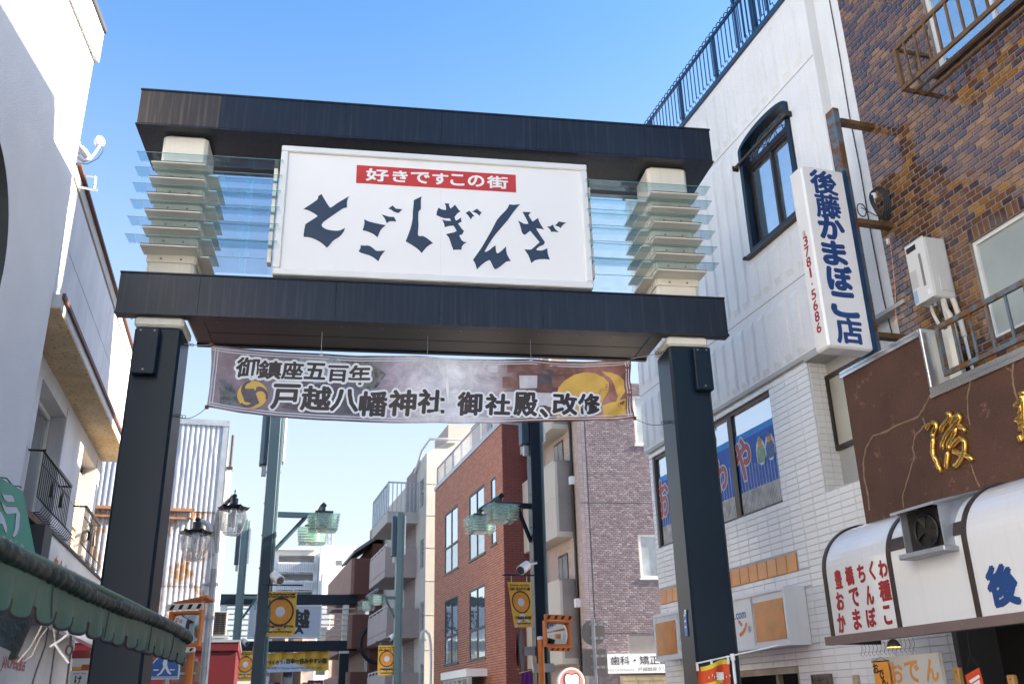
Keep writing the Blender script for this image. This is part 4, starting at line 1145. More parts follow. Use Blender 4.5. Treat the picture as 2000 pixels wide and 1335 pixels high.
# arched window
mb = MB(); FT = .07
fo = [(AW0, AZ0)] + ew + [(AW1, AZ0)]
fi = [(AW0 + FT, AZ0 + FT)] + [(AUC - (ARX - FT) * math.cos(i * math.pi / 28), AZC + (ARZ - FT) * math.sin(i * math.pi / 28)) for i in range(29)] + [(AW1 - FT, AZ0 + FT)]
n = len(fo)
for i in range(n):
    j = (i + 1) % n
    A_, B_, C_, D_ = fo[i], fo[j], fi[j], fi[i]
    mb.add([R.P(A_[0] - (.0), -.03, A_[1]), R.P(B_[0], -.03, B_[1]), R.P(C_[0], -.03, C_[1]), R.P(D_[0], -.03, D_[1]), R.P(C_[0], .15, C_[1]), R.P(D_[0], .15, D_[1]), R.P(A_[0], .02, A_[1]), R.P(B_[0], .02, B_[1])],
           [(0, 1, 2, 3), (3, 2, 4, 5), (0, 6, 7, 1)])
awf = build('window_frame', mb, M['navy'], wb)
TZ = 8.03
mb = MB(); mb.box(R, AW0 + FT, AW1 - FT, .05, .14, TZ - .04, TZ + .04); mb.box(R, AUC - .02, AUC + .02, .06, .13, AZ0 + FT, TZ - .04)
for u in (AW0 + FT, AW1 - FT - .035): mb.box(R, u, u + .035, .06, .13, AZ0 + FT, TZ - .04)
for z in (AZ0 + FT, TZ - .075): mb.box(R, AW0 + FT, AW1 - FT, .062, .132, z, z + .035)
build('sash_bar', mb, M['bronze'], awf)
for k, (a, b) in enumerate(((AW0 + FT + .036, AUC - .021), (AUC + .021, AW1 - FT - .036))):
    mb = MB(); mb.box(R, a, b, .095 + k * .012, .105 + k * .012, AZ0 + FT + .036, TZ - .076); build('pane', mb, M['pane_sky'], awf)
mb = MB(); q = [(AW0 + FT, TZ + .041)] + [(AUC - (ARX - FT) * math.cos(i * math.pi / 28), AZC + (ARZ - FT) * math.sin(i * math.pi / 28)) for i in range(29)] + [(AW1 - FT, TZ + .041)]
mb.poly(R, q[::-1], .10, .11); build('arch_pane', mb, M['pane_sky'], awf)
mb = MB()
for k in (.45, .72):
    mb.tube([R.P(AUC - (ARX - FT) * k * math.cos(i * math.pi / 14), .04, TZ + .03 + .29 * k * math.sin(i * math.pi / 14)) for i in range(15)], .006, 5)
for a in (.8, 1.57, 2.35): mb.tube([R.P(AUC, .04, TZ + .03), R.P(AUC - (ARX - FT) * math.cos(a), .04, TZ + .03 + .28 * math.sin(a))], .006, 5)
build('sunburst_grille', mb, M['black'], awf)
mb = MB(); mb.tube([R.P(AW0 - .07, -.05, 8.09), R.P(AW1 + .03, -.05, 8.09)], .022, 10)
for u in (AW0 - .09, AW1 + .03): mb.box(R, u, u + .02, -.08, .0, 8.05, 8.12)
build('folded_blind', mb, M['bronze'], awf)
mb = MB(); mb.box(R, AW0 - .05, AW1 + .05, -.07, .0, AZ0 - .04, AZ0 - .002); mb.box(R, AW0 - .10, AW0 - .051, -.09, .0, AZ0 - .035, AZ0 - .005); build('sill', mb, M['bronze'], awf)
# roof railing
rl = thing('roof_railing', R, 'navy blue steel railing with hooked bars along the white building roof', 'railing', at_=(-2.7, .02, ZP + .05))
mb = MB(); mb.box(R, -5.4, .3, -.01, .03, ZP + .06, ZP + .10); mb.box(R, -5.4, .3, -.01, .02, ZP + .80, ZP + .845); build('rail', mb, M['railblue'], rl)
for k in range(6):
    u = -5.35 + k * 1.05
    mb = MB(); mb.box(R, u, u + .045, -.005, .04, ZP + .051, ZP + .83); build('post', mb, M['railblue'], rl)
k = 0; u = -5.33
while u < .25:
    mb = MB()
    mb.tube([R.P(u, -.03, ZP + .14), R.P(u, -.03, ZP + .86), R.P(u + .012, -.01, ZP + .90), R.P(u + .02, .03, ZP + .89), R.P(u + .02, .035, ZP + .82)], .0085, 5)
    mb.tube([R.P(u, -.03, ZP + .14), R.P(u + .045, -.03, ZP + .14), R.P(u + .045, -.005, ZP + .07)], .007, 4)
    build('bar', mb, M['railblue'], rl); u += .105
r2 = thing('upper_stair_railing', R, 'tall navy railing section rising behind the roof railing at the top edge', 'railing', at_=(-1.6, .5, ZP + .05))
for k in range(9):
    mb = MB(); u = -2.35 + k * .1; mb.tube([R.P(u, .55, ZP + .1), R.P(u, .55, ZP + 2.4)], .009 if k % 4 else .02, 5); build('bar', mb, M['railblue'], r2)
mb = MB(); mb.box(R, -2.4, -1.5, .54, .58, ZP + 1.75, ZP + 1.8); build('rail', mb, M['railblue'], r2)
mb = MB(); mb.box(R, -3.3, -.12, 2.5, 6, ZP, 13.6); build('added_shadow_block', mb, M['stucco'], wb)  # added roof mass, mostly hidden, casting shade on the panelled building opposite
mb = MB(); mb.poly(R, [(-1.9, ZP + .05), (-.6, ZP + .05), (-.6, ZP + 1.15), (-1.1, ZP + 1.1)], .8, 2.6); build('penthouse', mb, M['beige'], wb)
mb = MB(); mb.poly(R, [(-2.0, ZP + .12), (-1.12, ZP + 1.11), (-.55, ZP + 1.17), (-.55, ZP + 1.24), (-1.16, ZP + 1.2), (-2.1, ZP + .16)], .7, 2.7); build('penthouse_roof', mb, M['galv'], wb)

# tiled lower storey: window band, recess, doorway
TWI, THI, GAP = .228, .0645, .0055
WB0, WB1, WBZ0, WBZ1 = -5.2, -1.91, 3.72, 5.06
RC0, RC1, RCZ0 = -1.08, .60, 3.66
DO0, DO1 = -4.2, -2.02
BX = (-5.0, -1.70, 2.165, 2.765)
holes = [(WB0, WB1, WBZ0, WBZ1, .12), (RC0, RC1, RCZ0, 5.135, .26), (DO0, DO1, 0, 1.97, .6)]
mb = MB()
wall_cells(mb, R, -5.3, .60, 0, 5.135, holes, .02, .12)
for a, b, c, d in ((-5.3, .6, .9, 6.0),): mb.box(R, a, b, c, d, 0, 5.13)
mb.quad(R.P(-5.3, .02, 0), R.P(-5.3, .02, 5.135), R.P(-5.3, .9, 5.135), R.P(-5.3, .9, 0))
tw_ = build('tile_wall', mb, M['groutw'], wb)
mb = MB(); mb.box(R, WB0, WB1, .145, .898, WBZ0 - .05, WBZ1 + .03); build('window_room_wall', mb, M['shopcream'], wb)
HT = [(WB0, WB1, WBZ0, WBZ1), (RC0, RC1, RCZ0, 5.2), (DO0, DO1, -1, 1.97), (-5.3, -1.76, 2.93, 3.14), (BX[0], BX[1], BX[2], BX[3])]
tiles(R, .0195, [(-5.3, .60, 1.20, 5.13)], HT, TWI, THI, GAP, .006, WT, tw_, bond='stack', limit=300, name='tile', tilt=.003, inset=.05, order=lambda x, y: x > 1260 and not (1290 < x < 1440 and y > 690))
tiles(R, .0195, [(-5.28, -1.76, 2.935, 3.135)], [], 0.204, .20, .002, .010, OT, tw_, bond='stack', limit=40, name='orange_tile')
# tiled jamb of the recess (faces the camera) and grey inner wall
JF = Fr(*(R.P(RC0 - .0005, .02, 0).xy), 8)
mb = MB(); mb.box(JF, 0, .24, .0, .012, RCZ0, 5.13); build('jamb', mb, M['groutw'], wb)
tiles(JF, -.0005, [(.005, .23, RCZ0, 5.13)], [], .108, THI, GAP, .006, WT, wb, bond='stack', limit=120, name='jamb_tile', tilt=.003, inset=.05)
mb = MB(); mb.box(R, RC0 + .001, RC1, .24, .30, RCZ0, 5.13); inner = build('recess_wall', mb, M['stucco_grey'], wb)
a = R.px(1612, 735, .22); b = R.px(1640, 878, .22)
window(R, (a[0], a[0] + .75, b[1], a[1]), .20, wb, M['bronze'], M['pane_beige'], .05, 0)
mb = MB(); mb.box(R, RC0, .6, -.035, .25, 5.095, 5.136); build('recess_soffit', mb, M['stucco_grey'], wb)
# window band
mb = MB(); fm_ = []
us = [WB0, WB0 + .06, -2.97, -2.88, -4.1, -4.02]
for a, b, c, d in ((WB0, WB1, WBZ1 - .05, WBZ1), (WB0, WB0 + .05, WBZ0, WBZ1 - .05), (WB1 - .04, WB1, WBZ0, WBZ1 - .05), (-2.99, -2.88, WBZ0 + .03, WBZ1 - .05), (-4.12, -4.03, WBZ0 + .03, WBZ1 - .05), (WB0 + .05, WB1 - .04, WBZ0, WBZ0 + .03)):
    mb.box(R, a, b, .045, .11, c, d)
bf = build('window_frame', mb, M['bronze'], wb)
for a, b in ((WB0 + .051, -4.121), (-4.029, -2.991), (-2.879, WB1 - .041)):
    mb = MB(); mb.box(R, a, b, .075, .085, WBZ0 + .031, WBZ1 - .051); pn = build('pane', mb, M['pane_sky'], bf)
    mb = MB(); mb.box(R, a + .005, b - .005, .070, .0745, 4.02, 4.66); mb.box(R, a + .005, b - .005, .0715, .0745, 4.66, 4.74, 1); build('printed_band', mb, [M['blueprint'], M['lightblue']], bf)
    n = int((b - a - .02) / .034)
    mb = MB()
    for k in range(n):
        u = a + .015 + k * .034; mb.box(R, u, u + .022, .071, .0745, WBZ0 + .04, 4.015)
        if k % 2: mb.box(R, u + .006, u + .015, .068, .0698, 4.02, 4.36 + .05 * math.sin(k))
    o = build('blind_slat', mb, M['blinds'], bf); o['kind'] = 'stuff'
r1 = R.rect(1434, 863, 1470, 930, .065); r2_ = R.rect(1284, 943, 1308, 1002, .065); r3 = R.rect(1395, 905, 1422, 952, .065)
for ch, rr_ in (('や', r1), ('お', r2_), ('わ', r3)):
    mb = MB(); text_to(mb, on(R, .066), ch, rr_, 0, heavy=.018, halo=.034, hm=1)
    build('kana', mb, [M['crimson'], M['signlilac']], bf)
# two plain robed figures printed on the window
for (px_, py_, m_, s_) in ((1486, 878, 'bprint_fig1', 1.0), (1504, 868, 'bprint_fig2', 1.0)):
    if m_ not in M:
        M[m_] = mat(m_, (.22, .34, .20) if m_.endswith('1') else (.03, .10, .26), .5, var=.3, scale=25)
    u, z = R.px(px_, py_, .066)
    mb = MB(); mb.poly(R, [(u + math.cos(a) * .105, z - .02 + math.sin(a) * .17 * (1 if math.sin(a) > 0 else .95)) for a in [i * math.pi / 12 for i in range(24)]][::-1], .0635, .0655, 1)
    mb.poly(R, [(u + x * .09, z + y * .15) for x, y in ((-.9, -1), (.9, -1), (1, -.1), (.6, .35), (-.6, .35), (-1, -.1))][::-1], .061, .0632, 0)
    mb.poly(R, [(u + math.cos(a) * .045, z + .085 + math.sin(a) * .05) for a in [i * math.pi / 8 for i in range(16)]][::-1], .059, .0608, 2)
    mb.poly(R, [(u - .05, z + .11), (u + .05, z + .11), (u + .02, z + .165), (u - .02, z + .165)], .057, .0588, 0)
    build('printed_figure', mb, [M[m_], M['signlilac'], M['peach']], bf)
# orange sign box
sb = thing('orange_white_sign_box', R, 'long white light box sign with orange squares under the orange tile band', 'sign', at_=(-3.6, -.2, 2.19))
mb = MB(); mb.box(R, BX[0], BX[1], -.232, .012, BX[2], BX[3]); build('box', mb, M['white'], sb)
mb = MB()
for a, b, c, d in ((BX[0], BX[1], BX[3] - .04, BX[3]), (BX[0], BX[1], BX[2], BX[2] + .04), (BX[1] - .04, BX[1], BX[2] + .041, BX[3] - .041), (BX[0], BX[0] + .04, BX[2] + .041, BX[3] - .041), (-2.43, -2.40, BX[2] + .041, BX[3] - .041), (-4.32, -4.29, BX[2] + .041, BX[3] - .041)):
    mb.box(R, a, b, -.25, -.2325, c, d)
build('frame', mb, M['white'], sb)
for a, b in ((-2.365, -1.765), (-4.95, -4.37)):
    mb = MB(); mb.box(R, a, b, -.244, -.2325, 2.235, 2.65); build('orange_square', mb, OT[0], sb)
M['orangelogo'] = mat('orange_logo_print', (.60, .16, .02), .3); M['bluelogo'] = mat('blue_logo_print', (.02, .16, .42), .3)
lettering('lettering', R, -.232, [('.com', (-2.80, -2.56, 2.515, 2.58), dict(m=1, heavy=.004)), ('ン', (-2.74, -2.56, 2.33, 2.495), dict(heavy=.012)), ('®', (-2.54, -2.47, 2.35, 2.42), dict(m=2)), ('アルハ', (-3.95, -2.85, 2.33, 2.52), dict(heavy=.012)), ('C', (-4.24, -4.10, 2.33, 2.52), dict(heavy=.01))], [M['orangelogo'], M['bluelogo'], M['black']], sb)
# doorway content and plaque
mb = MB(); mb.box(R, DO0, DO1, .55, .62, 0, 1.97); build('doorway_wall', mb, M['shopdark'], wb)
mb = MB(); mb.box(R, DO0, DO1, .03, .10, 1.90, 1.968); mb.box(R, DO1 - .05, DO1 - .001, .03, .5, 0, 1.90); mb.box(R, -2.62, -2.57, .1, .16, 0, 1.9); build('door_frame', mb, M['shopcream'], wb)
mb = MB(); mb.box(R, -2.5, -2.12, .12, .13, .3, 1.75); build('notice_board', mb, M['bronze'], wb)
pq = thing('building_name_plaque', R, 'small bronze building name plaque on the white tiled pier', 'plaque', at_=(-1.58, 0, 1.76))
r = R.rect(1588, 1318, 1626, 1330, 0)
mb = MB(); mb.box(R, r[0], r[1], -.02, .008, 1.74, 1.87); build('plate', mb, M['plaque'], pq)
mb = MB()
for a, b, c, d in ((r[0], r[1], 1.74, 1.752), (r[0], r[1], 1.858, 1.87), (r[0], r[0] + .012, 1.753, 1.857), (r[1] - .012, r[1], 1.753, 1.857)): mb.box(R, a, b, -.032, -.0205, c, d)
build('frame', mb, M['plaque'], pq)
lettering('lettering', R, -.02, [('小洲ビル', (r[0] + .025, r[1] - .025, 1.765, 1.845))], M['black'], pq, heavy=.002)

# ================================================================== right side: brown glazed tile building
bb = thing('brown_tiled_building', R, 'glossy brown glazed tile building with rusty window railings, nearest on the right', 'building', at_=(2, 0, 0))
W2 = (1.47, 3.2, 4.38, 5.29); W1 = (1.56, 3.6, 7.02, 8.7)
mb = MB(); wall_cells(mb, R, .43, 6.0, 3.0, 12.1, [W2 + (.13,), W1 + (.13,)], .0, .13)
mb.box(R, .431, 6.0, .14, 6, 2.9, 12.09); bw = build('wall', mb, M['grout'], bb)
hs = [W2, W1]
BTW, BTH, BG = .1085, .0555, .0085
tiles(R, -.0005, [(.435, 4.6, 4.2, 9.9)], [(W2[0] - .0, W2[1], W2[2], W2[3] + .13), W1], BTW, BTH, BG, .0075, GLZ, bw, bond='running', limit=300, name='tile', ratio=[6, 3, 4, 2, 3, 3], tilt=.005)
tiles(R, -.0005, [(W2[0], W2[1] + .3, W2[3] + .005, W2[3] + .13)], [], .0555, .118, .0085, .0075, GLZ, bw, bond='stack', limit=30, name='header_tile', ratio=[6, 3, 4, 2, 3, 3])
window(R, W2, .03, bb, M['whiteframe'], M['pane_frost'], .035, 1)
window(R, W1, .03, bb, M['whiteframe'], M['pane_sky'], .04, 2)
mb = MB(); mb.box(R, W1[0] - .03, W1[1], -.05, .02, W1[2] - .06, W1[2] - .002); build('sill', mb, M['brownmetal'], bb)
def basket(name, label, u0, u1, z0, z1, w, mt, nb, extra=True, back=0.0):
    t = thing(name, R, label, 'railing', at_=(u0, w, z0))
    mb = MB(); e = .022
    mb.box(R, u0, u1, w - e * .6, w + e * .6, z1 - .045, z1); mb.box(R, u0, u1, w - e * .6, w + e * .6, z0, z0 + .04)
    build('rail', mb, mt, t)
    mb = MB(); mb.box(R, u0, u0 + .04, w - .018, w + .018, z0 + .041, z1 - .046); build('post', mb, mt, t)
    if extra:
        mb = MB(); mb.box(R, u0, u0 + .03, w + .02, back, z1 - .04, z1 - .01); build('side_arm', mb, mt, t); mb = MB(); mb.box(R, u0, u0 + .03, w + .02, back, z0, z0 + .03); build('side_arm', mb, mt, t)
        for y in (.33, .62):
            mb = MB(); mb.box(R, u0, u1, w * (1 - y) - .012, w * (1 - y) + .012, z0 - .0, z0 + .02); build('floor_bar', mb, mt, t)
        mb = MB(); mb.box(R, u0 + .005, u0 + .02, w * .5, w * .5 + .02, z0 + .03, z1 - .04); build('bar', mb, mt, t)
    n = int((u1 - u0) / nb)
    for k in range(1, n + 1):
        u = u0 + k * nb
        mb = MB(); mb.box(R, u - .011, u + .011, w - .008, w + .008, z0 + .041, z1 - .046); build('bar', mb, mt, t)
    return t
basket('window_railing', 'rusty brown basket railing in front of the upper window, top right corner', 1.49, 4.2, 6.78, 7.265, -.40, M['rust2'], .135)
basket('balcony_railing', 'rusty blue painted railing standing on the shopfront ledge below the frosted window', 1.335, 3.6, 4.07, 4.515, -.42, M['rust'], .19, extra=False)
# heater
ht = thing('gas_water_heater', R, 'white wall hung gas water heater with taped pipes beneath it', 'water heater', at_=(1.1, 0, 4.86))
mb = MB(); mb.cbox(R, .985, 1.225, -.245, -.02, 4.865, 5.455, .012); body = build('body', mb, M['heater'], ht)
mb = MB(); mb.cbox(R, .983, 1.227, -.262, -.247, 4.863, 5.457, .008); fc = build('front_cover', mb, M['heater'], ht)
mb = MB(); mb.box(R, 1.005, 1.125, -.266, -.2625, 5.37, 5.42); build('flue_opening', mb, M['black'], fc)
mb = MB()
for k in range(30): mb.box(R, 1.135, 1.165, -.2645, -.2622, 5.0 + k * .0105, 5.005 + k * .0105)
o = build('vent_slot', mb, M['black'], fc); o['kind'] = 'stuff'
mb = MB(); mb.box(R, .995, 1.075, -.2645, -.2622, 5.02, 5.19); build('rating_label', mb, M['odenboard'], fc)
mb = MB(); mb.box(R, .995, 1.04, -.2645, -.2622, 4.88, 5.0); build('blue_label', mb, mat('faded_blue_label', (.30, .42, .60), .5), fc)
mb = MB(); mb.box(R, 1.165, 1.2, -.2645, -.2622, 4.90, 4.95); build('sticker', mb, M['white'], fc)
sd = Fr(*(R.P(1.2255, 0, 0).xy), 8)
mb = MB(); mb.cbox(sd, -.17, -.05, -.006, -.0005, 4.93, 5.06, .004); build('hatch', mb, M['heater'], body)
mb = MB(); mb.box(R, 1.0, 1.21, -.02, -.001, 4.84, 5.48); build('mount_plate', mb, M['galv'], ht)
pp = lambda u, w, z: R.P(u, w, z)
for pts, r_ in (([pp(1.19, -.14, 4.86), pp(1.195, -.14, 4.76), pp(1.24, -.15, 4.68), pp(1.25, -.15, 4.5), pp(1.25, -.15, 4.05)], .026),
                ([pp(1.215, -.06, 4.86), pp(1.23, -.06, 4.80), pp(1.25, -.06, 4.66), pp(1.27, -.07, 4.48)], .024),
                ([pp(1.04, -.14, 4.86), pp(1.045, -.14, 4.78), pp(1.10, -.14, 4.62), pp(1.16, -.15, 4.45), pp(1.2, -.15, 4.1)], .016),
                ([pp(1.13, -.10, 4.86), pp(1.14, -.10, 4.72), pp(1.18, -.12, 4.55), pp(1.2, -.14, 4.3)], .014)):
    mb = MB(); mb.tube(pts, r_, 10); build('pipe', mb, M['pipe'], ht)
mb = MB(); mb.tube([pp(1.27, -.07, 4.48), pp(1.29, -.08, 4.1)], .014, 8); build('pipe', mb, M['white'], ht)
for pts in ([pp(1.09, -.12, 4.86), pp(1.06, -.13, 4.74), pp(1.09, -.14, 4.64), pp(1.12, -.15, 4.3)], [pp(1.09, -.08, 4.86), pp(1.11, -.1, 4.74), pp(1.08, -.14, 4.68)]):
    mb = MB(); mb.tube(pts, .005, 5); build('cable', mb, M['wire'], ht)
for u, y in ((1.02, -.12), (1.1, -.15), (1.19, -.14), (1.215, -.06)):
    mb = MB(); mb.tube([pp(u, y, 4.864), pp(u, y, 4.83)], .02, 8); build('fitting', mb, M['galv'], ht)
# shopfront board in brown mortar
TZ_, NZ, BZ = 4.485, 3.99, 3.06
mo = thing('mortar_shopfront', R, 'rough brown mortar shopfront board with tan cracks and silver edging, right', 'shopfront', at_=(1.2, -.3, 3.06))
mb = MB(); mb.poly(R, [(.145, BZ), (6, BZ), (6, NZ - .05), (1.235, NZ - .05), (1.235, TZ_), (.145, TZ_)], -.50, -.30)
build('board', mb, M['mortar'], mo)
mb = MB(); mb.box(R, .16, .20, -.299, -.01, BZ, TZ_ - .02); mb.box(R, .21, 6, -.299, -.012, 3.98 - .1, 4.0 - .06); build('return_panel', mb, M['mortar'], mo)
mb = MB(); mb.cbox(R, .125, 1.245, -.522, -.28, TZ_ + .001, TZ_ + .035, .006); mb.box(R, .125, 1.232, -.522, -.5015, TZ_ - .03, TZ_); build('coping', mb, M['silver'], mo)
mb = MB(); mb.cbox(R, 1.236, 6, -.522, -.28, NZ - .049, NZ + .0, .006); mb.box(R, 1.236, 6, -.522, -.5015, NZ - .085, NZ - .0495); build('coping', mb, M['silver'], mo)
mb = MB(); mb.cbox(R, 1.2365, 1.268, -.522, -.30, NZ + .001, TZ_ + .035, .006); build('notch_trim', mb, M['silver'], mo)
mb = MB(); mb.box(R, 1.269, 1.40, -.31, -.30, NZ + .002, TZ_ + .02); build('notch_panel', mb, M['cream'], mo)
def crack(pts, wd=.012):
    q = [R.px(1560 + x / 3.709, 640 + y / 3.709, -.5) for x, y in pts]
    mb = MB(); out = []
    for a, b in zip(q, q[1:]):
        for k in range(5): out.append((a[0] + (b[0] - a[0]) * k / 5 + random.uniform(-.004, .004), a[1] + (b[1] - a[1]) * k / 5 + random.uniform(-.004, .004)))
    out.append(q[-1])
    mb.tube([R.P(p[0], -.4975, p[1]) for p in out], [wd * random.uniform(.5, 1.0) for _ in out], 6)
    build('crack_filler', mb, M['crack'], mo)
crack([(955, 480), (900, 590), (860, 645), (740, 690), (620, 755), (540, 780), (490, 860), (468, 960), (475, 1080), (500, 1200), (515, 1320)])
crack([(900, 650), (915, 700), (840, 780), (825, 860), (838, 930), (800, 1060), (750, 1220), (760, 1300)], .010)
crack([(1270, 345), (1240, 400), (1222, 500), (1228, 640), (1240, 700)], .009)
crack([(1250, 990), (1280, 1080), (1310, 1150)], .009)
crack([(1560, 220), (1545, 330), (1555, 420), (1590, 540)], .011); crack([(1470, 260), (1510, 290), (1545, 310)], .009)
# gold relief characters
def gold(name, label, strokes, ox, oy, sc, r0):
    t = thing(name, R, label, 'sign lettering', at_=(R.px(ox + 40, oy + 80, -.5)[0], -.5, 3.3))
    for st in strokes:
        pts = [R.px(ox + x / sc, oy + y / sc, -.5) for x, y in st]
        # smooth
        sm = []
        for i in range(len(pts) - 1):
            a, b = pts[i], pts[i + 1]
            for k in range(3): sm.append((a[0] + (b[0] - a[0]) * k / 3, a[1] + (b[1] - a[1]) * k / 3))
        sm.append(pts[-1])
        s2 = [sm[0]] + [((sm[i - 1][0] + 2 * sm[i][0] + sm[i + 1][0]) / 4, (sm[i - 1][1] + 2 * sm[i][1] + sm[i + 1][1]) / 4) for i in range(1, len(sm) - 1)] + [sm[-1]]
        n = len(s2)
        rr = [r0 * (.45 if i in (0, n - 1) else 1.0) * random.uniform(.88, 1.08) for i in range(n)]
        mb = MB(); mb.tube([R.P(p[0], -.5 - .018, p[1]) for p in s2], rr, 10)
        mb.tube([R.P(p[0], -.5 + .0, p[1]) for p in s2], [q * .95 for q in rr], 8)
        build('stroke', mb, M['gold'], t)
gold('gold_character', 'raised gold leaf character on the brown mortar board, fully in view',
     [[(130, 440), (155, 360), (215, 300), (285, 315), (300, 390), (230, 500), (250, 570)], [(250, 560), (235, 700), (235, 850), (280, 930), (330, 1050), (370, 1170)],
      [(470, 150), (545, 150), (520, 250), (410, 360), (380, 480)], [(540, 360), (630, 210), (690, 170), (715, 240), (620, 330), (500, 470), (450, 560), (400, 690), (410, 780)],
      [(660, 350), (760, 410), (800, 470)], [(650, 400), (580, 560), (500, 700), (530, 780)], [(570, 740), (640, 630), (740, 570), (800, 650), (790, 800), (720, 950), (660, 1050), (590, 1050)],
      [(570, 790), (700, 850), (860, 900), (930, 960)], [(500, 800), (485, 950), (470, 1110)]], 1800, 790, 8.9, .025)
gold('gold_character', 'raised gold leaf character cut off by the right edge of the picture',
     [[(200, 600), (270, 580), (330, 510), (360, 420)], [(300, 420), (340, 400), (420, 390)], [(280, 740), (330, 690), (330, 560)], [(260, 880), (260, 830), (310, 800), (420, 800)], [(270, 900), (340, 880), (420, 880)], [(290, 980), (360, 960), (430, 960)], [(300, 1070), (320, 1130), (340, 1190)], [(380, 400), (380, 700), (400, 1200)], [(420, 500), (520, 900), (650, 1150)]], 1960, 720, 8.35, .026)
# curved awning
cv = thing('curved_acrylic_awning', R, 'milky curved shop awning with brown ribs and red and blue lettering, lower right', 'awning', at_=(1.2, -.8, 2.1))
def prof(w0=-.50, w1=-1.0, zt=3.055, zb=2.115, off=0.0):
    pts = []
    for i in range(15):
        a = math.pi / 2 * i / 14
        pts.append((w0 - math.sin(a) * (w0 - w1) + 0, zt - (1 - math.cos(a)) * .42))
    # quarter ellipse: horizontal start at wall, vertical end
    pts = [(w0 + (w1 - w0) * math.sin(math.pi / 2 * i / 14), zt - .42 * (1 - math.cos(math.pi / 2 * i / 14))) for i in range(15)]
    pts.append((w1, zb))
    return pts
PR = prof()
def shell(mb, u0, u1, pr, t=.006, off=0.0):
    n = len(pr)
    def nrm(i):
        a = pr[max(i - 1, 0)]; b = pr[min(i + 1, n - 1)]
        d = Vector((b[0] - a[0], b[1] - a[1])).normalized(); return Vector((d.y, -d.x)) 
    o = [(p[0] + nrm(i).x * off, p[1] + nrm(i).y * off) for i, p in enumerate(pr)]
    q = [(p[0] + nrm(i).x * (off - t), p[1] + nrm(i).y * (off - t)) for i, p in enumerate(pr)]
    vs = [R.P(u0, *p) for p in o] + [R.P(u1, *p) for p in o] + [R.P(u0, *p) for p in q] + [R.P(u1, *p) for p in q]
    fs = []
    for i in range(n - 1):
        fs += [(i, i + 1, n + i + 1, n + i), (2 * n + i, 3 * n + i, 3 * n + i + 1, 2 * n + i + 1), (i, 2 * n + i, 2 * n + i + 1, i + 1), (n + i, n + i + 1, 3 * n + i + 1, 3 * n + i)]
    fs += [(0, n, 3 * n, 2 * n), (n - 1, 3 * n - 1, 4 * n - 1, 2 * n - 1)]
    mb.add(vs, fs, 0, False)
DV = [.145, 1.005, 1.83, 3.4]
for i in range(3):
    mb = MB()
    if i == 1:
        k = 9
        shell(mb, DV[i] + .02, DV[i + 1] - .02, PR[12:]); build('awning_panel', mb, M['acryl'], cv)
        mb = MB(); shell(mb, DV[i] + .02, DV[i + 1] - .02, PR[:12]); build('awning_panel', mb, M['acryl'], cv)
        mb = MB(); shell(mb, DV[i] + .02, DV[i + 1] - .02, [PR[11], PR[12], PR[13]], .02, .012); build('cross_rib', mb, M['brownmetal'], cv)
    else:
        shell(mb, DV[i] + .02, DV[i + 1] - .02, PR); build('awning_panel', mb, M['acryl'], cv)
for u in DV:
    mb = MB(); shell(mb, u - .021, u + .021, PR, .03, .014); build('rib', mb, M['brownmetal'], cv)
mb = MB(); mb.box(R, .08, 3.4, -1.05, -.985, 2.045, 2.113); build('gutter_rail', mb, M['gutter'], cv)
mb = MB(); mb.box(R, .08, 3.4, -.984, -.90, 2.05, 2.11); mb.box(R, .08, .12, -.9, -.52, 2.05, 2.11); build('under_rail', mb, M['darkgrey'], cv)
for u in (.45, 1.08, 1.15, 1.7, 2.2):
    mb = MB(); mb.disc(R.P(u, -1.051, 2.08), -R.y, .006, .004, 8); build('rivet', mb, M['bolt'], cv)
mb = MB(); mb.poly(Fr(*(R.P(.125, 0, 0).xy), 8), [(p[0], p[1]) for p in PR] + [(-.5, 2.115)], -.004, .004) ; build('end_panel', mb, M['acryl'], cv)
mb = MB(); mb.box(R, .145, 3.4, -.53, -.49, 3.03, 3.058); build('top_flashing', mb, M['silver'], cv)
# lettering on the awning's flat face
L_ = [[('豊', 1633, 1112, 1647, 1147), ('橋', 1654, 1105, 1670, 1140), ('ち', 1678, 1101, 1692, 1135), ('く', 1701, 1094, 1711, 1131), ('わ', 1719, 1092, 1736, 1125)],
      [('お', 1636, 1155, 1651, 1189), ('で', 1662, 1147, 1681, 1182), ('ん', 1694, 1142, 1709, 1178), ('種', 1720, 1132, 1743, 1171)],
      [('か', 1639, 1196, 1654, 1233), ('ま', 1669, 1188, 1684, 1227), ('ぼ', 1695, 1186, 1714, 1222), ('こ', 1729, 1181, 1744, 1217)]]
for rw in L_:
    for ch, x0, y0, x1, y1 in rw:
        r = R.rect(x0, y0, x1, y1, -1.0)
        ym = (y0 + y1) / 2; ua = R.px(x0, ym, -1.0)[0]; ub = R.px(x1, ym, -1.0)[0]
        xm = (x0 + x1) / 2; za = R.px(xm, y1, -1.0)[1]; zb = R.px(xm, y0, -1.0)[1]
        def fnc(u, z, l=0.0):
            # follow the bend above z = 2.635
            w = -1.0
            if z > 2.635: t = math.acos(max(-1, min(1, 1 - (3.055 - z) / .42))); w = -.5 - .5 * math.sin(t)
            return R.P(u, w - l, z)
        mb = MB(); text_to(mb, fnc, ch, (ua - .012, ub - .02, za, zb), 0, heavy=.007)
        build('character', mb, M['crimson'], cv)
ym = 1143; ua = R.px(1931, 1143, -1)[0]; ub = R.px(1987, 1143, -1)[0]; za = R.px(1960, 1180, -1)[1]; zb = R.px(1960, 1102, -1)[1]
mb = MB(); text_to(mb, on(R, -1.0), '後', (ua, ub, za, zb), 0, heavy=.016); build('character', mb, M['royal'], cv)
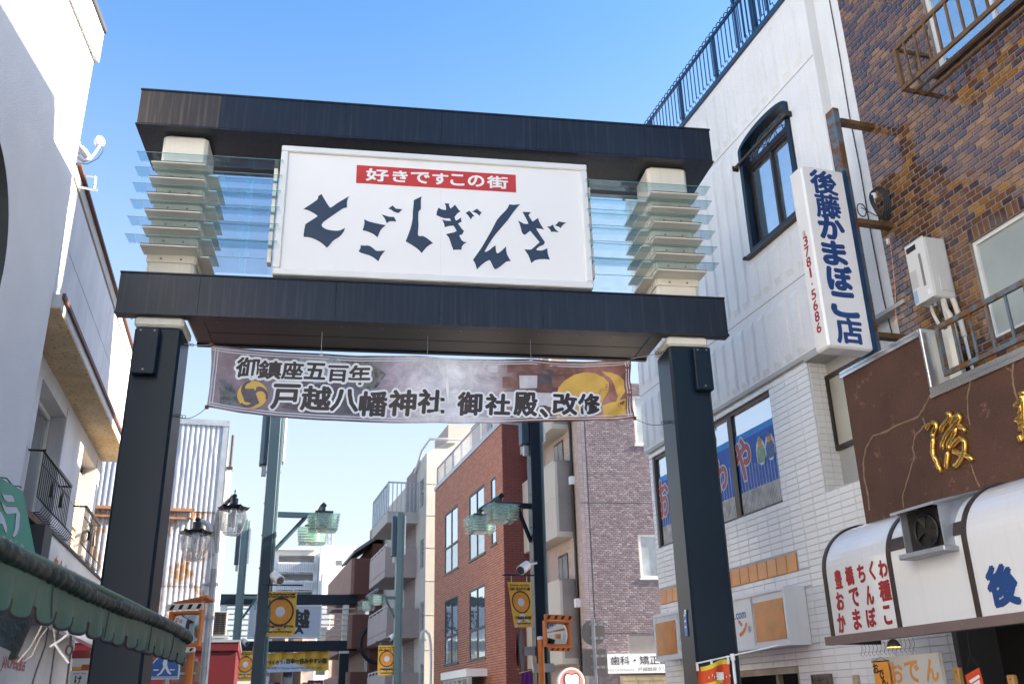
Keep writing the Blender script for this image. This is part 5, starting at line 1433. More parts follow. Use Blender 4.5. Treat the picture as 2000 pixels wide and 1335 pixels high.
# vent hood
hv = thing('exhaust_hood', R, 'grey metal exhaust hood with a black greasy fan opening in the curved awning', 'vent hood', at_=(1.5, -.9, 2.7))
hu0, hu1 = 1.31, 1.73
wf = -1.09
mb = MB()
mb.poly(Fr(*(R.P(hu0, 0, 0).xy), 8), [(-.62, 3.05), (-1.13, 2.92), (-1.13, 2.905), (wf, 2.905), (wf, 2.62), (-.95, 2.60), (-.62, 2.60)], -.008, .0)
build('side_panel', mb, M['galv'], hv)
mb = MB()
mb.poly(Fr(*(R.P(hu1, 0, 0).xy), 8), [(-.62, 3.05), (-1.13, 2.92), (-1.13, 2.905), (wf, 2.905), (wf, 2.62), (-.95, 2.60), (-.62, 2.60)], -.0, .008)
build('side_panel', mb, M['galv'], hv)
mb = MB(); mb.add([R.P(hu0 - .03, -.50, 3.075), R.P(hu1 + .03, -.50, 3.075), R.P(hu1 + .03, -1.15, 2.925), R.P(hu0 - .03, -1.15, 2.925), R.P(hu0 - .03, -.50, 3.06), R.P(hu1 + .03, -.50, 3.06), R.P(hu1 + .03, -1.15, 2.905), R.P(hu0 - .03, -1.15, 2.905)],
    [(0, 1, 2, 3), (7, 6, 5, 4), (3, 2, 6, 7), (0, 3, 7, 4), (1, 5, 6, 2)]); build('lid', mb, M['galv'], hv)
mb = MB(); mb.box(R, hu0 + .001, hu1 - .001, -1.03, -1.012, 2.62, 2.92); build('back_panel', mb, M['shopdark'], hv)
mb = MB(); mb.cbox(R, hu0 - .04, hu1 + .03, -1.13, -1.0, 2.575, 2.615, .006); build('grease_tray', mb, M['galv'], hv)
ctr = R.P(1.52, -1.05, 2.755)
mb = MB(); mb.tube([ctr + R.x * math.cos(a) * .12 + Vector((0, 0, math.sin(a) * .12)) for a in [i * math.pi / 12 for i in range(25)]], .012, 6); fan = build('fan_ring', mb, M['black'], hv)
for k in range(4):
    a = k * math.pi / 2 + .3; mb = MB()
    d = R.x * math.cos(a) + Vector((0, 0, math.sin(a))); e = R.x * -math.sin(a) + Vector((0, 0, math.cos(a)))
    mb.add([ctr + d * .02, ctr + d * .11 + e * .03 - R.y * .015, ctr + d * .11 - e * .03 + R.y * .015], [(0, 1, 2)]); build('blade', mb, M['shopdark'], fan)
# shop interior below
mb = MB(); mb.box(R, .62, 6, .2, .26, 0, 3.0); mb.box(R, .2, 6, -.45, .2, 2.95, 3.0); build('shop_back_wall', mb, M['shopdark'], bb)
mb = MB(); mb.box(R, .605, .66, -.2, .2, 0, 2.95); build('shop_door_jamb', mb, M['darkgrey'], bb)
for k, (u, z) in enumerate([(1.25 + .2 * i, 1.5 + .075 * j) for i in range(7) for j in range(8)]):
    pass
mb = MB()
for j in range(9):
    for i in range(9):
        mb.box(R, 1.0 + i * .22 + (.11 if j % 2 else 0), 1.2 + i * .22 + (.11 if j % 2 else 0), .185, .1985, 1.5 + j * .085, 1.575 + j * .085)
o = build('interior_brick', mb, M['bronze'], bb); o['kind'] = 'stuff'
mb = MB(); mb.box(R, 1.95, 2.02, -.6, -.54, 0, 2.045); build('shop_post', mb, M['darkgrey'], bb)
# oden board, small flag, lamp, posts
ob = thing('oden_signboard', R, 'dirty white plastic board with faded orange oden lettering under the awning', 'sign', at_=(.85, -.9, 1.6))
OW = -.9
a = R.px(1702, 1286, OW); b = R.px(1831, 1268, OW)
mb = MB(); mb.box(R, a[0], b[0], OW, OW + .03, 1.55, a[1] + .008); build('panel', mb, M['odenboard'], ob)
for ch, x0, y0, x1, y1 in (('お', 1739, 1292, 1765, 1332), ('で', 1769, 1289, 1797, 1330), ('ん', 1808, 1286, 1834, 1328)):
    ym = (y0 + y1) / 2; xm = (x0 + x1) / 2
    mb = MB(); text_to(mb, on(R, OW), ch, (R.px(x0, ym, OW)[0], R.px(x1, ym, OW)[0] - .01, R.px(xm, y1, OW)[1], R.px(xm, y0, OW)[1]), 0, heavy=.005); build('character', mb, M['odenorange'], ob)
of = thing('oden_cloth_flag', R, 'small orange hanging flag with dark oden lettering on the left of the board', 'flag', at_=(.5, -.93, 1.6))
a = R.px(1704, 1291, -.93); b = R.px(1733, 1286, -.93)
mb = MB(); mb.box(R, a[0], b[0], -.93, -.926, 1.58, a[1]); build('cloth', mb, M['peach'], of)
mb = MB(); mb.tube([R.P(a[0] - .01, -.93, a[1]), R.P(b[0] + .01, -.93, a[1])], .005, 6); mb.tube([R.P(a[0], -.93, a[1]), R.P((a[0] + b[0]) / 2, -.92, a[1] + .03), R.P(b[0], -.93, a[1])], .002, 4); build('hanging_rod', mb, M['wire'], of)
for ch, x0, y0, x1, y1 in (('お', 1706, 1294, 1716, 1313), ('で', 1715, 1307, 1727, 1325), ('ん', 1722, 1318, 1734, 1338)):
    ym = (y0 + y1) / 2; xm = (x0 + x1) / 2
    mb = MB(); text_to(mb, on(R, -.93), ch, (R.px(x0, ym, -.93)[0], R.px(x1, ym, -.93)[0], R.px(xm, y1, -.93)[1], R.px(xm, y0, -.93)[1]), 0, heavy=.003); build('character', mb, M['black'], of)
lp = thing('shop_lamp', R, 'grey shaded lamp glowing orange under the curved awning', 'lamp', at_=(.75, -.75, 1.98))
lc = R.P(R.px(1746, 1262, -.80)[0], -.80, R.px(1746, 1262, -.80)[1])
mb = MB(); mb.lathe(lc, [(.012, .06), (.03, .05), (.045, .03), (.058, 0), (.055, 0), (.042, .026), (.01, .045)], 20); build('shade', mb, M['gutter'], lp)
mb = MB(); mb.lathe(lc, [(.0, .002), (.052, .003), (.054, .0)], 20); build('bulb', mb, M['bulb'], lp)
mb = MB(); mb.tube([lc + Vector((0, 0, .055)), lc + Vector((0, 0, .12)), R.P(.9, -.9, 2.09)], .004, 5); build('cord', mb, M['wire'], lp)
for (x, y, m2) in ((1671, 1316, 'shopcream'), (1869, 1302, 'wood'), (1975, 1316, 'wood')):
    t = thing('timber_post', R, {1671: 'pale timber post beside the white tiled pier', 1869: 'varnished timber post right of the oden board', 1975: 'short timber post at the far right of the shop'}[x], 'post', at_=(R.px(x, y, -.8)[0], -.8, 0))
    u, z = R.px(x, y, -.8)
    mb = MB(); mb.cbox(R, u - .03, u + .03, -.82, -.78, .0, z, .006); build('stake', mb, M[m2], t)
    mb = MB(); mb.disc(R.P(u + .005, -.821, z - .03), -R.y, .006, .003, 8); build('hole', mb, M['black'], t)
fl = thing('red_pennant', R, 'small orange red pennant hanging from a cord right of the timber post', 'flag', at_=(1.6, -.9, 1.6))
q = [R.px(x, y, -.9) for x, y in ((1885, 1317), (1912, 1302), (1925, 1350), (1892, 1350))]
mb = MB(); mb.poly(R, q[::-1], -.9, -.896); build('cloth', mb, M['flagred'], fl)
mb = MB(); mb.tube([R.P(*[q[0][0], -.9, q[0][1]]), R.P(R.px(1890, 1275, -.9)[0], -.88, R.px(1890, 1275, -.9)[1]), R.P(q[1][0], -.9, q[1][1])], .002, 5); mb.tube([R.P(R.px(1890, 1275, -.9)[0], -.88, R.px(1890, 1275, -.9)[1]), R.P(R.px(1886, 1240, -.9)[0], -.88, 2.09)], .003, 5); build('cord', mb, M['wire'], fl)
q2 = [R.px(x, y, -.903) for x, y in ((1892, 1328), (1911, 1316), (1914, 1321), (1896, 1333))]
mb = MB(); mb.poly(R, q2[::-1], -.903, -.9005); mb.poly(R, [R.px(x, y, -.903) for x, y in ((1900, 1334), (1912, 1326), (1917, 1345), (1904, 1345))][::-1], -.903, -.9005); build('printed_mark', mb, M['white'], fl)
# wires hanging hooks under awning
hk = thing('hanging_wire_hooks', R, 'row of thin wire hooks under the awning rail beside the lamp', 'hooks', at_=(.6, -.8, 1.95))
for k in range(14):
    u = .28 + k * .05; mb = MB(); mb.tube([R.P(u, -.85, 2.048), R.P(u + .012, -.85, 2.0), R.P(u - .004, -.86, 1.96), R.P(u + .01, -.85, 1.945)], .0018, 4); build('hook', mb, M['wire'], hk)

# ------------------------------------------------------------------ projecting shop sign
ps = thing('projecting_shop_sign', R, 'tall white projecting sign box with dark blue brush characters on the right', 'sign', at_=(.55, -.75, 4.54))
SU, SW0, SW1, SZa, SZb = .65, -.985, -.505, 4.545, 6.425
mb = MB(); mb.cbox(R, SU - .20, SU, SW0, SW1, SZa, SZb, .018); box = build('box', mb, M['signwhite'], ps)
SF = Fr(*(R.P(SU, 0, 0).xy), 8)      # u = w of R, faces the camera
chars = [('後', 238, 100, 390, 225), ('藤', 268, 232, 412, 362), ('か', 288, 362, 432, 478), ('ま', 308, 500, 445, 625), ('ぼ', 335, 640, 480, 768), ('こ', 357, 790, 508, 920), ('店', 383, 935, 537, 1072)]
def sfp(px, py):
    d = ray(px, py); t = (0 - (CAM - SF.o).dot(SF.y)) / d.dot(SF.y); p = CAM + d * t; return (p - SF.o).dot(SF.x), p.z
for ch, x0, y0, x1, y1 in chars:
    X0, Y0, X1, Y1 = 1500 + x0 / 2.902, 300 + y0 / 2.902, 1500 + x1 / 2.902, 300 + y1 / 2.902
    ym = (Y0 + Y1) / 2; xm = (X0 + X1) / 2
    ua = sfp(X0 + 2, ym)[0]; ub = sfp(X1 - 2, ym)[0]; zb = sfp(xm, Y0)[1]; za = sfp(xm, Y1)[1]
    mb = MB(); text_to(mb, on(SF, 0), ch, (ua, ub, za, zb), 0, heavy=.016 if ch in 'かまぼこ' else .0105, lift=-.002)
    build('character', mb, M['royal'], ps)
cs = '3781・5686'
ztop = R.px(1571, 462, SW0)[1]; zbot = R.px(1601, 652, SW0)[1]
hgt = (ztop - zbot) / len(cs)
for i, ch in enumerate(cs):
    z1_ = ztop - i * hgt
    rr_ = ((SU - .13, SU - .065, z1_ - hgt * .85, z1_) if ch != '1' else (SU - .105, SU - .085, z1_ - hgt * .85, z1_)) if ch != '・' else (SU - .105, SU - .09, z1_ - hgt * .55, z1_ - hgt * .4)
    mb = MB(); text_to(mb, on(R, SW0), ch, rr_, 0, heavy=.004, lift=-.002); build('digit', mb, M['crimson'], ps)
mb = MB(); text_to(mb, on(R, SW0), '☎', (SU - .125, SU - .075, ztop + .01, ztop + .06), 0, lift=-.002); build('telephone_mark', mb, M['crimson'], ps)
mb = MB(); mb.box(R, SU - .21, SU + .004, SW1 + .001, SW1 + .035, SZa - .03, SZb + .01); build('steel_edge', mb, M['railblue'], ps)
for k in range(9):
    mb = MB(); mb.disc(SF.P(SW1 - .018, -.001, SZa + .1 + k * .21), -SF.y, .005, .003, 8); build('rivet', mb, M['bolt'], ps)
mb = MB(); mb.box(R, SU - .16, SU - .03, SW1 + .036, SW1 + .10, SZa - .05, 7.20); build('post', mb, M['rust'], ps)
for z in (7.03, 5.885, 4.70):
    mb = MB(); mb.box(R, SU - .10, SU - .02, SW1 + .101, -.01, z, z + .05); build('bracket_arm', mb, M['rust2'], ps)
# cable coil
cc_ = thing('cable_coil', R, 'coiled black cables hung on the middle sign bracket', 'cables', at_=(.62, -.2, 5.95))
c0 = R.P(.62, -.14, 6.13)
for k in range(4):
    mb = MB(); rx, rz = .075 + .006 * k, .16 + .008 * k
    mb.tube([c0 + R.y * (math.cos(a) * rx + .01 * k) + R.x * (.02 * math.sin(a * 2) + k * .008) + Vector((0, 0, math.sin(a) * rz)) for a in [i * math.pi / 14 for i in range(29)]], .0075, 6); build('loop', mb, M['wire'], cc_)
mb = MB(); mb.lathe(c0 + R.y * -.03 + Vector((0, 0, .09)), [(.0, .03), (.025, .02), (.03, 0), (.018, -.01), (.03, -.02), (.012, -.04)], 12); build('insulator', mb, M['white'], cc_)
mb = MB()
c1 = R.P(.64, -.36, 6.02)
mb.tube([c1 + R.y * (math.cos(a) * .05) + Vector((0, 0, math.sin(a) * .07)) for a in [i * math.pi / 10 for i in range(21)]], .006, 5)
mb.tube([c1 + Vector((0, 0, .03)), R.P(.64, -.25, 6.0), R.P(.62, -.17, 5.99)], .005, 5); build('loop', mb, M['wire'], cc_)
ww = thing('wall_wire', R, 'thin copper and black wire strung across the brown tiles', 'wire', at_=(1.5, -.03, 6))
def rp(x, y, w=-.03): u, z = R.px(x, y, w); return R.P(u, w, z)
mb = MB(); mb.tube([rp(1752, 440), rp(1770, 430), rp(1795, 408)], .005, 5); build('cable', mb, M['wire'], ww)
mb = MB(); mb.tube([rp(1795, 408), rp(1850, 372), rp(1900, 345), rp(1950, 318), rp(2005, 272)], .0028, 5); build('wire', mb, M['copper'], ww)
mb = MB(); mb.tube([rp(1737, 462), rp(1742, 500), rp(1748, 560), rp(1750, 640)], .0028, 5); build('wire', mb, M['copper'], ww)
mb = MB(); mb.box(R, *(lambda p: (p[0] - .01, p[0] + .012))(R.px(1737, 470)), -.03, -.01, R.px(1737, 478)[1], R.px(1737, 466)[1]); build('connector', mb, M['white'], ww)
sc2 = thing('wall_cable', R, 'thin black cable running down the white side strip', 'cable', at_=(.25, .08, 5))
mb = MB(); mb.tube([(lambda q: R.P(q[0], .08, q[1]))(R.px(x, y, .08)) for x, y in ((1618, -10), (1640, 110), (1658, 220), (1680, 330), (1700, 450), (1725, 580), (1742, 650))], .006, 6); build('cable', mb, M['wire'], sc2)

# ================================================================== buildings further down the street (right side)
def corner(xc, yc, Y, yaw=-82):
    p = at(xc, yc, Y); return Fr(p.x, p.y, yaw)
def w_on_u(fr, px, py, u=0.0):
    d = ray(px, py); t = (u - (CAM - fr.o).dot(fr.x)) / d.dot(fr.x); p = CAM + d * t
    return (p - fr.o).dot(fr.y), p.z
# --- mauve tiled building facing the camera, with beige balconies on its street side
PFr = Fr(5.12, 22, 0)
pb = thing('mauve_tiled_building', PFr, 'mauve grey tiled apartment building with beige screened balconies on its street side', 'building', at_=(0, 0, 0))
PZ = 9.35
wa = PFr.rect(1230, 700, 1262, 868); wbx = PFr.rect(1246, 1042, 1284, 1128)
wa = (wa[0], wa[0] + .95, wa[2], wa[2] + 1.3); wbx = (wbx[0], wbx[0] + .95, wbx[2], wbx[3])
mb = MB(); wall_cells(mb, PFr, 0, 7, 0, PZ, [wa, wbx], 0, .1)
SP = Fr(5.12, 22, -82)
mb.poly(Fr(5.12, 22.12, 0), [(0.02, 0), (7, 0), (7, PZ - .01), (0.02, PZ - .01)], 0, 9)
pw = build('wall', mb, M['groutp'], pb)
hs = [wa, wbx, (1.0, 3.2, -1, 3.15)]
tiles(PFr, -.0005, [(.22, 2.9, 1.9, PZ)], hs, .096, .045, .006, .006, PT, pw, bond='running', limit=0, name='mauve_tile', ratio=[5, 2, 3, 3, 2])
tiles(PFr, -.0005, [(0.0, .20, 1.9, PZ)], [], .096, .045, .006, .006, [PT[1], PT[4]], pw, bond='stack', limit=0, name='corner_tile')
window(PFr, wa, .02, pb, M['whiteframe'], M['pane_curtain'], .06, 1, sill=.05); window(PFr, wbx, .02, pb, M['whiteframe'], M['pane_curtain'], .06, 1, sill=.05)
for yy in (981, 1235):
    z = PFr.px(1200, yy)[1]; mb = MB(); mb.box(PFr, 0, 3.2, -.009, -.0068, z - .008, z + .008); build('expansion_joint', mb, M['darkgrey'], pb)
mb = MB(); mb.box(PFr, .205, .215, -.008, 0, 1.9, PZ); build('expansion_joint', mb, M['polegreen'], pb)
# street side wall
mb = MB(); mb.box(SP, -2.6, -.0, .0, .3, 0, PZ); mb.box(SP, -4.6, -2.61, .0, .3, 0, PZ + 1.6); sw_ = build('street_wall', mb, M['pinkwall'], pb)
tiles(SP, -.0005, [(-1.9, -.02, 1.9, PZ)], [], .096, .045, .006, .005, BT, sw_, bond='running', limit=0, name='beige_tile')
zs_b = []
for (xr, xc_, yt, yb, xl) in ((1121, 1083, 900, 1036, 992), (1130, 1093, 1132, 1284, 996), (1110, 1072, 690, 826, 985)):
    u0 = -.45
    wd, zt = w_on_u(SP, xc_, yt, u0); _, zb = w_on_u(SP, xc_ + 7, yb, u0)
    ul = SP.px(xl, (yt + yb) / 2, wd)[0]
    wd = min(wd, -.4)
    ba = MB(); ba.box(SP, ul, u0, wd, wd + .06, zb, zt); bo = build('balcony', ba, M['beige'], pb)
    mb = MB(); n = max(2, int((u0 - ul) / .85))
    for k in range(n + 1): u = ul + (u0 - ul) * k / n; mb.box(SP, u - .012, u + .012, wd - .012, wd - .0005, zb, zt)
    mb.box(SP, ul, u0, wd - .012, wd - .0005, (zb + zt) / 2 - .012, (zb + zt) / 2 + .012)
    for k in range(1, n): pass
    mb.box(SP, ul, u0, wd - .01, wd + .07, zt + .001, zt + .04); build('panel_joint', mb, M['concrete'], bo)
    mb = MB(); mb.box(SP, u0 - .03, u0, wd + .061, -.001, zb, zt); mb.box(SP, u0 - .04, u0 + .01, wd - .01, -.001, zt + .001, zt + .04); build('side_screen', mb, M['beigegrey'], bo)
    mb = MB(); mb.box(SP, ul, u0, wd, -.002, zb - .12, zb - .001); build('balcony_floor', mb, M['beige'], bo)
    zs_b.append((zt, zb))
    ws_ = (-1.75, -.75, zb + .1, zt + .75)
    mb = MB(); mb.box(SP, -1.7, -1.0, -.02, -.008, zb + .05, zt + .75); win_ = build('balcony_window', mb, M['bronze'], pb)
    mb = MB(); mb.box(SP, -1.65, -1.40, -.026, -.0205, zb + .1, zt + .7); mb.box(SP, -1.34, -1.05, -.026, -.0205, zb + .1, zt + .7); build('pane', mb, M['pane_curtain'], win_)
mb = MB(); mb.tube([SP.P(-.35, -.05, 9.3), SP.P(-.35, -.05, 1.9)], .035, 8); build('drainpipe', mb, M['bronze'], pb)
mb = MB(); mb.tube([SP.P(-2.62, -.25, 9.3), SP.P(-2.62, -.25, 1.9)], .05, 8); build('drainpipe', mb, M['white'], pb)
for yy in (935, 1175):
    z = at(1117, yy, 22.2).z; mb = MB(); mb.box(SP, -.42, -.28, -.12, -.0, z - .1, z + .1); build('meter_box', mb, M['white'], pb)
mb = MB(); mb.box(Fr(2.0, 30.5, 8), 2.2, 5.0, 0, 3, 0, 11.5); build('upper_block', mb, M['pinkwall'], pb)
# dental clinic signs
dn = thing('dental_clinic_signboard', PFr, 'long white dental clinic signboard with thin black characters on the mauve building', 'sign', at_=(1.5, -.1, 2.7))
za = PFr.px(1240, 1313, -.12)[1]; zb_ = PFr.px(1240, 1275, -.12)[1]; ua = PFr.px(1187, 1295, -.12)[0]
mb = MB(); mb.box(PFr, ua, ua + 2.6, -.12, -.009, za, zb_); build('panel', mb, M['signwhite'], dn)
H = zb_ - za
def du(x): return PFr.px(x, 1290, -.12)[0]
lettering('lettering', PFr, -.12, [('歯科・矯正歯科', (du(1193), du(1193) + (du(1290) - du(1193)) * 1.36, za + H * .44, za + H * .88), dict(heavy=.002)), ('戸越銀座クリニック', (du(1245), du(1245) + (du(1287) - du(1245)) * 2.0, za + H * .10, za + H * .30)), ('Dental Orthodontic', (du(1178), du(1239), za + H * .12, za + H * .28), dict(m=1))], [M['black'], M['galv']], dn)
mb = MB(); mb.box(PFr, du(1211), du(1211) + 2.2, -.06, -.008, .2, za - .05); build('shutter_frame', mb, M['shopcream'], pb)
mb = MB()
for k in range(8): mb.box(PFr, du(1216), du(1216) + 2.1, -.075, -.061, za - .16 - k * .09, za - .09 - k * .09)
build('shutter_slat', mb, M['soffit_stone'], pb)['kind'] = 'stuff'
tt = thing('tooth_sign', PFr, 'round pink and white sign showing a tooth outline', 'sign', at_=(0, -1, 2))
c = at(1117, 1330, 17.5); FT_ = Fr(c.x, c.y, 6)
rr0 = .245
mb = MB(); mb.disc(FT_.P(0, .0, c.z), -FT_.y, rr0, .12, 40); build('rim', mb, M['signwhite'], tt)
mb = MB(); mb.disc(FT_.P(0, -.003, c.z), -FT_.y, rr0 * .87, .0025, 40); build('pink_disc', mb, M['plasterpink'], tt)
tp = [(0, .48), (.18, .58), (.38, .58), (.52, .42), (.55, .15), (.46, -.15), (.36, -.5), (.22, -.6), (.12, -.3), (0, -.2), (-.12, -.3), (-.22, -.6), (-.36, -.5), (-.46, -.15), (-.55, .15), (-.52, .42), (-.38, .58), (-.18, .58)]
mb = MB(); mb.poly(FT_, [(x * rr0 * 1.12, c.z - .01 + z * rr0 * 1.12) for x, z in tp][::1], -.007, -.0035, 1); mb.poly(FT_, [(x * rr0, c.z - .01 + z * rr0) for x, z in tp], -.010, -.0072, 0); build('tooth', mb, [M['signwhite'], M['bronze']], tt)
mb = MB(); mb.tube([FT_.P(0, .06, 0), FT_.P(0, .06, c.z - rr0)], .03, 8); build('post', mb, M['galv'], tt)

# --- red brick building
RBF = corner(983, 1000, 25.0)
rb = thing('red_brick_building', RBF, 'red brick tiled building with black framed windows and a roof rail', 'building', at_=(-2.5, 0, 0))
rz = RBF.px(979, 828)[1]; ul = RBF.px(849, 1100)[0]
wins = [(869.5, 1005, 895, 1107), (916.5, 969, 948, 1078), (958.5, 936, 970.5, 1059), (869.5, 1172, 895, 1293), (917, 1153, 949, 1283)]
wr = [RBF.rect(*w) for w in wins]
mb = MB(); wall_cells(mb, RBF, ul, 0, 0, rz, [w + (.12,) for w in wr], 0, .12); mb.box(RBF, ul, -.001, .125, 7, 0, rz - .002); mb.quad(RBF.P(0, 0, 0), RBF.P(0, 7, 0), RBF.P(0, 7, rz), RBF.P(0, 0, rz))
rw_ = build('wall', mb, M['groutr'], rb)
tiles(RBF, -.0005, [(ul, 0, 1.8, rz)], wr, .225, .055, .012, .008, RT, rw_, bond='running', limit=0, name='red_brick')
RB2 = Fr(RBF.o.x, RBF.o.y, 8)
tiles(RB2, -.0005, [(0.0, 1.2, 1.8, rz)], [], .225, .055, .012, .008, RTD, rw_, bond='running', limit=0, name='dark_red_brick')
for i, w in enumerate(wr):
    window(RBF, w, -.01, rb, M['black'], [M['pane_curtain'], M['pane_sky']] if i != 2 else M['pane_sky'], .05, 1 if i != 2 else 0, trans=.42 if i != 2 else None, sill=.03)
mb = MB(); mb.box(RBF, ul - .05, .03, -.04, .3, rz + .001, rz + .12); build('parapet_cap', mb, M['galv'], rb)
rr_ = thing('roof_rail', RBF, 'grey post and bar rail along the red brick building roof', 'railing', at_=(-2.5, .05, rz + .12))
hh_ = RBF.px(855, 905)[1] - RBF.px(855, 943)[1]
mb = MB(); mb.box(RBF, ul + .1, 0, .03, .08, rz + .12 + hh_ - .05, rz + .12 + hh_); mb.box(RBF, ul + .1, 0, .04, .07, rz + .2, rz + .23); build('rail', mb, M['galv'], rr_)
n = 7
for k in range(n + 1):
    u = ul + .1 + (0 - ul - .1) * k / n; mb = MB(); mb.box(RBF, u - .025, u + .025, .03, .08, rz + .121, rz + .12 + hh_ - .051); build('post', mb, M['galv'], rr_)
mb = MB(); k = 0; u = ul + .12
while u < -.05: mb.box(RBF, u, u + .012, .05, .06, rz + .231, rz + .12 + hh_ - .051); u += .11
o = build('thin_bars', mb, M['galv'], rr_); o['kind'] = 'stuff'
sg2 = thing('white_shop_canopy', RBF, 'small white canopy sign with dark brush lettering on the red brick wall base', 'sign', at_=(-3, -.5, 2))
r = RBF.rect(867, 1310, 918, 1335, -.5)
mb = MB(); mb.box(RBF, r[0], r[1], -.6, -.01, r[3] - .25, r[3] - .05); mb.box(RBF, r[0] + .2, r[1], -.56, -.45, r[2] - 1, r[3] - .26, 1); build('panel', mb, [M['signwhite'], M['concrete']], sg2)
lettering('lettering', RBF, -.56, [('さくら茶屋', (r[0] + .35, r[1] - .1, r[3] - .62, r[3] - .3))], M['black'], sg2, heavy=.01)

# --- concrete tower, pink tiled balcony building, brown brick building
def blk(fr, u0, u1, w0, w1, z0, z1, m, name, parent):
    mb = MB(); mb.box(fr, u0, u1, w0, w1, z0, z1); return build(name, mb, m, parent)
TF = corner(833, 950, 36.0)
tb = thing('concrete_tower_building', TF, 'aged pale concrete building with narrow windows behind the red brick one', 'building', at_=(-.8, 0, 0))
tz = TF.px(833, 884)[1]
tu = TF.px(813, 1000)[0]
tw3 = [TF.rect(821, a, 827, b) for a, b in ((940, 986), (1056, 1106), (1176, 1228), (1296, 1335))]
mb = MB(); wall_cells(mb, TF, tu, 0, 0, tz, [w + (.15,) for w in tw3], 0, .15); mb.box(TF, tu, -.001, .155, 9, 0, tz - .001); mb.quad(TF.P(0, 0, 0), TF.P(0, 9, 0), TF.P(0, 9, tz), TF.P(0, 0, tz)); build('wall', mb, M['concrete'], tb)
for w in tw3: window(TF, w, .05, tb, M['galv'], M['pane_dark'], .05, 0, trans=.6)
for k in range(1, 9):
    mb = MB(); z = tz * k / 9; mb.box(TF, .001, .012, .0, 9, z - .012, z + .012); build('joint_line', mb, M['stucco_grey'], tb)
mb = MB(); mb.poly(Fr(TF.o.x, TF.o.y, 8), [(0, tz + .001), (9, tz + .001), (9, tz + .75), (1.0, tz + .62)], .05, 3.0); build('roof_gable', mb, M['concrete'], tb)
mb = MB(); mb.tube([TF.P(tu, -.08, tz - .35), TF.P(-.6, -.08, tz + .25), TF.P(.05, .1, tz + .55), TF.P(.05, 1.4, tz + .6)], .05, 8); build('roof_pipe', mb, M['white'], tb)
mb = MB(); mb.box(Fr(TF.o.x, TF.o.y, 8), 1.6, 9, 3.2, 6, 0, tz + 2.2); build('rear_block', mb, M['pinkwall'], tb)
pk = thing('pink_tiled_balcony_building', TF, 'pinkish tiled building with three stacked balconies beside the concrete tower', 'building', at_=(-4, 0, 0))
pu = TF.px(794, 1000)[0]; p0 = TF.px(770, 1000)[0]
ptz = TF.px(794, 935)[1]
o = blk(TF, pu, tu - .02, -.02, 8, 0, ptz, M['pinkwall'], 'wall', pk)
tiles(TF, -.021, [(pu, tu - .02, 1.5, ptz)], [], .2, .08, .014, .008, [PT[0], PT[3]], o, bond='stack', limit=0, name='pink_tile')
blk(TF, pu - 9, pu - .01, .25, 8, 0, ptz, M['beige'], 'rear_wall', pk)
for i, (xl, xc_, ytl, yt, yb, railing) in enumerate(((727, 757, 1003, 997, 1012, True), (722, 753, 1097, 1067, 1124, False), (718, 756, 1208, 1186, 1243, False), (716, 752, 1330, 1312, 1375, False))):
    # balcony box: corner vertical edge at xc, camera facing side reaches the wall
    w_ = -1.25
    uc, zt = TF.px(xc_, yt, w_); _, zb = TF.px(xc_, yb, w_); ul_ = TF.px(xl, (yt + yb) / 2 + 20, w_)[0]
    if railing:
        mb = MB(); mb.box(TF, ul_, uc, w_, .24, zb - .12, zt); bo = build('balcony', mb, M['concrete'], pk)
        ht_ = 1.15
        mb = MB(); mb.box(TF, ul_, uc, w_ + .02, w_ + .05, zt + .05, zt + ht_); build('railing_panel', mb, M['sheet'], bo)
        mb = MB(); mb.box(TF, ul_, uc, w_, w_ + .06, zt + ht_, zt + ht_ + .06)
        for k in range(10): u = ul_ + (uc - ul_) * k / 9; mb.box(TF, u - .02, u + .02, w_, w_ + .05, zt + .001, zt + ht_)
        for k in range(8): y = w_ + (1.4) * k / 8; mb.box(TF, uc - .04, uc, y, y + .035, zt + .001, zt + ht_)
        mb.box(TF, uc - .05, uc, w_, .24, zt + ht_, zt + ht_ + .06); build('rail', mb, M['galv'], bo)
    else:
        mb = MB(); mb.box(TF, ul_, uc, w_, w_ + .12, zb, zt); mb.box(TF, uc - .12, uc, w_ + .121, .24, zb, zt); mb.box(TF, ul_, uc - .121, w_ + .121, .24, zb, zb + .15); bo = build('balcony', mb, M['pinkwall'], pk)
        mb = MB(); mb.tube([TF.P(ul_, w_ + .05, zt + .12), TF.P(uc, w_ + .05, zt + .12)], .025, 6)
        for k in range(6): u = ul_ + (uc - ul_) * k / 5; mb.tube([TF.P(u, w_ + .05, zt), TF.P(u, w_ + .05, zt + .12)], .02, 5)
        build('rail', mb, M['alu'], bo)
        mb = MB(); mb.box(TF, ul_, uc, w_ - .01, w_ - .001, zb + .25, zb + .28); build('joint_line', mb, M['beigegrey'], bo)
BF = corner(692, 1120, 47.0)
bk2 = thing('brown_brick_building', BF, 'reddish brown brick apartment block with solid balconies and a sloping dark roof', 'building', at_=(-4, 0, 0))
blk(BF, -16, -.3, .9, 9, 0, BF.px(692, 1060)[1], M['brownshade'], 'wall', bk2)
for (yt, yb) in ((1090, 1157), (1196, 1262), (1308, 1370)):
    zt = BF.px(692, yt)[1]; zb = BF.px(692, yb)[1]
    ul_ = BF.px(646, 1140)[0]
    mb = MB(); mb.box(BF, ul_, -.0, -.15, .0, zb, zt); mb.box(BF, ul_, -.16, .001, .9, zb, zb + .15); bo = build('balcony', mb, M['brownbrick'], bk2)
    mb = MB(); mb.box(BF, -.15, -.0, .001, 2.6, zb, zt); build('balcony_side', mb, M['brownshade'], bo)  # darker brown than the balcony front, shade put into the colour
mb = MB(); z0_ = BF.px(692, 1064)[1]
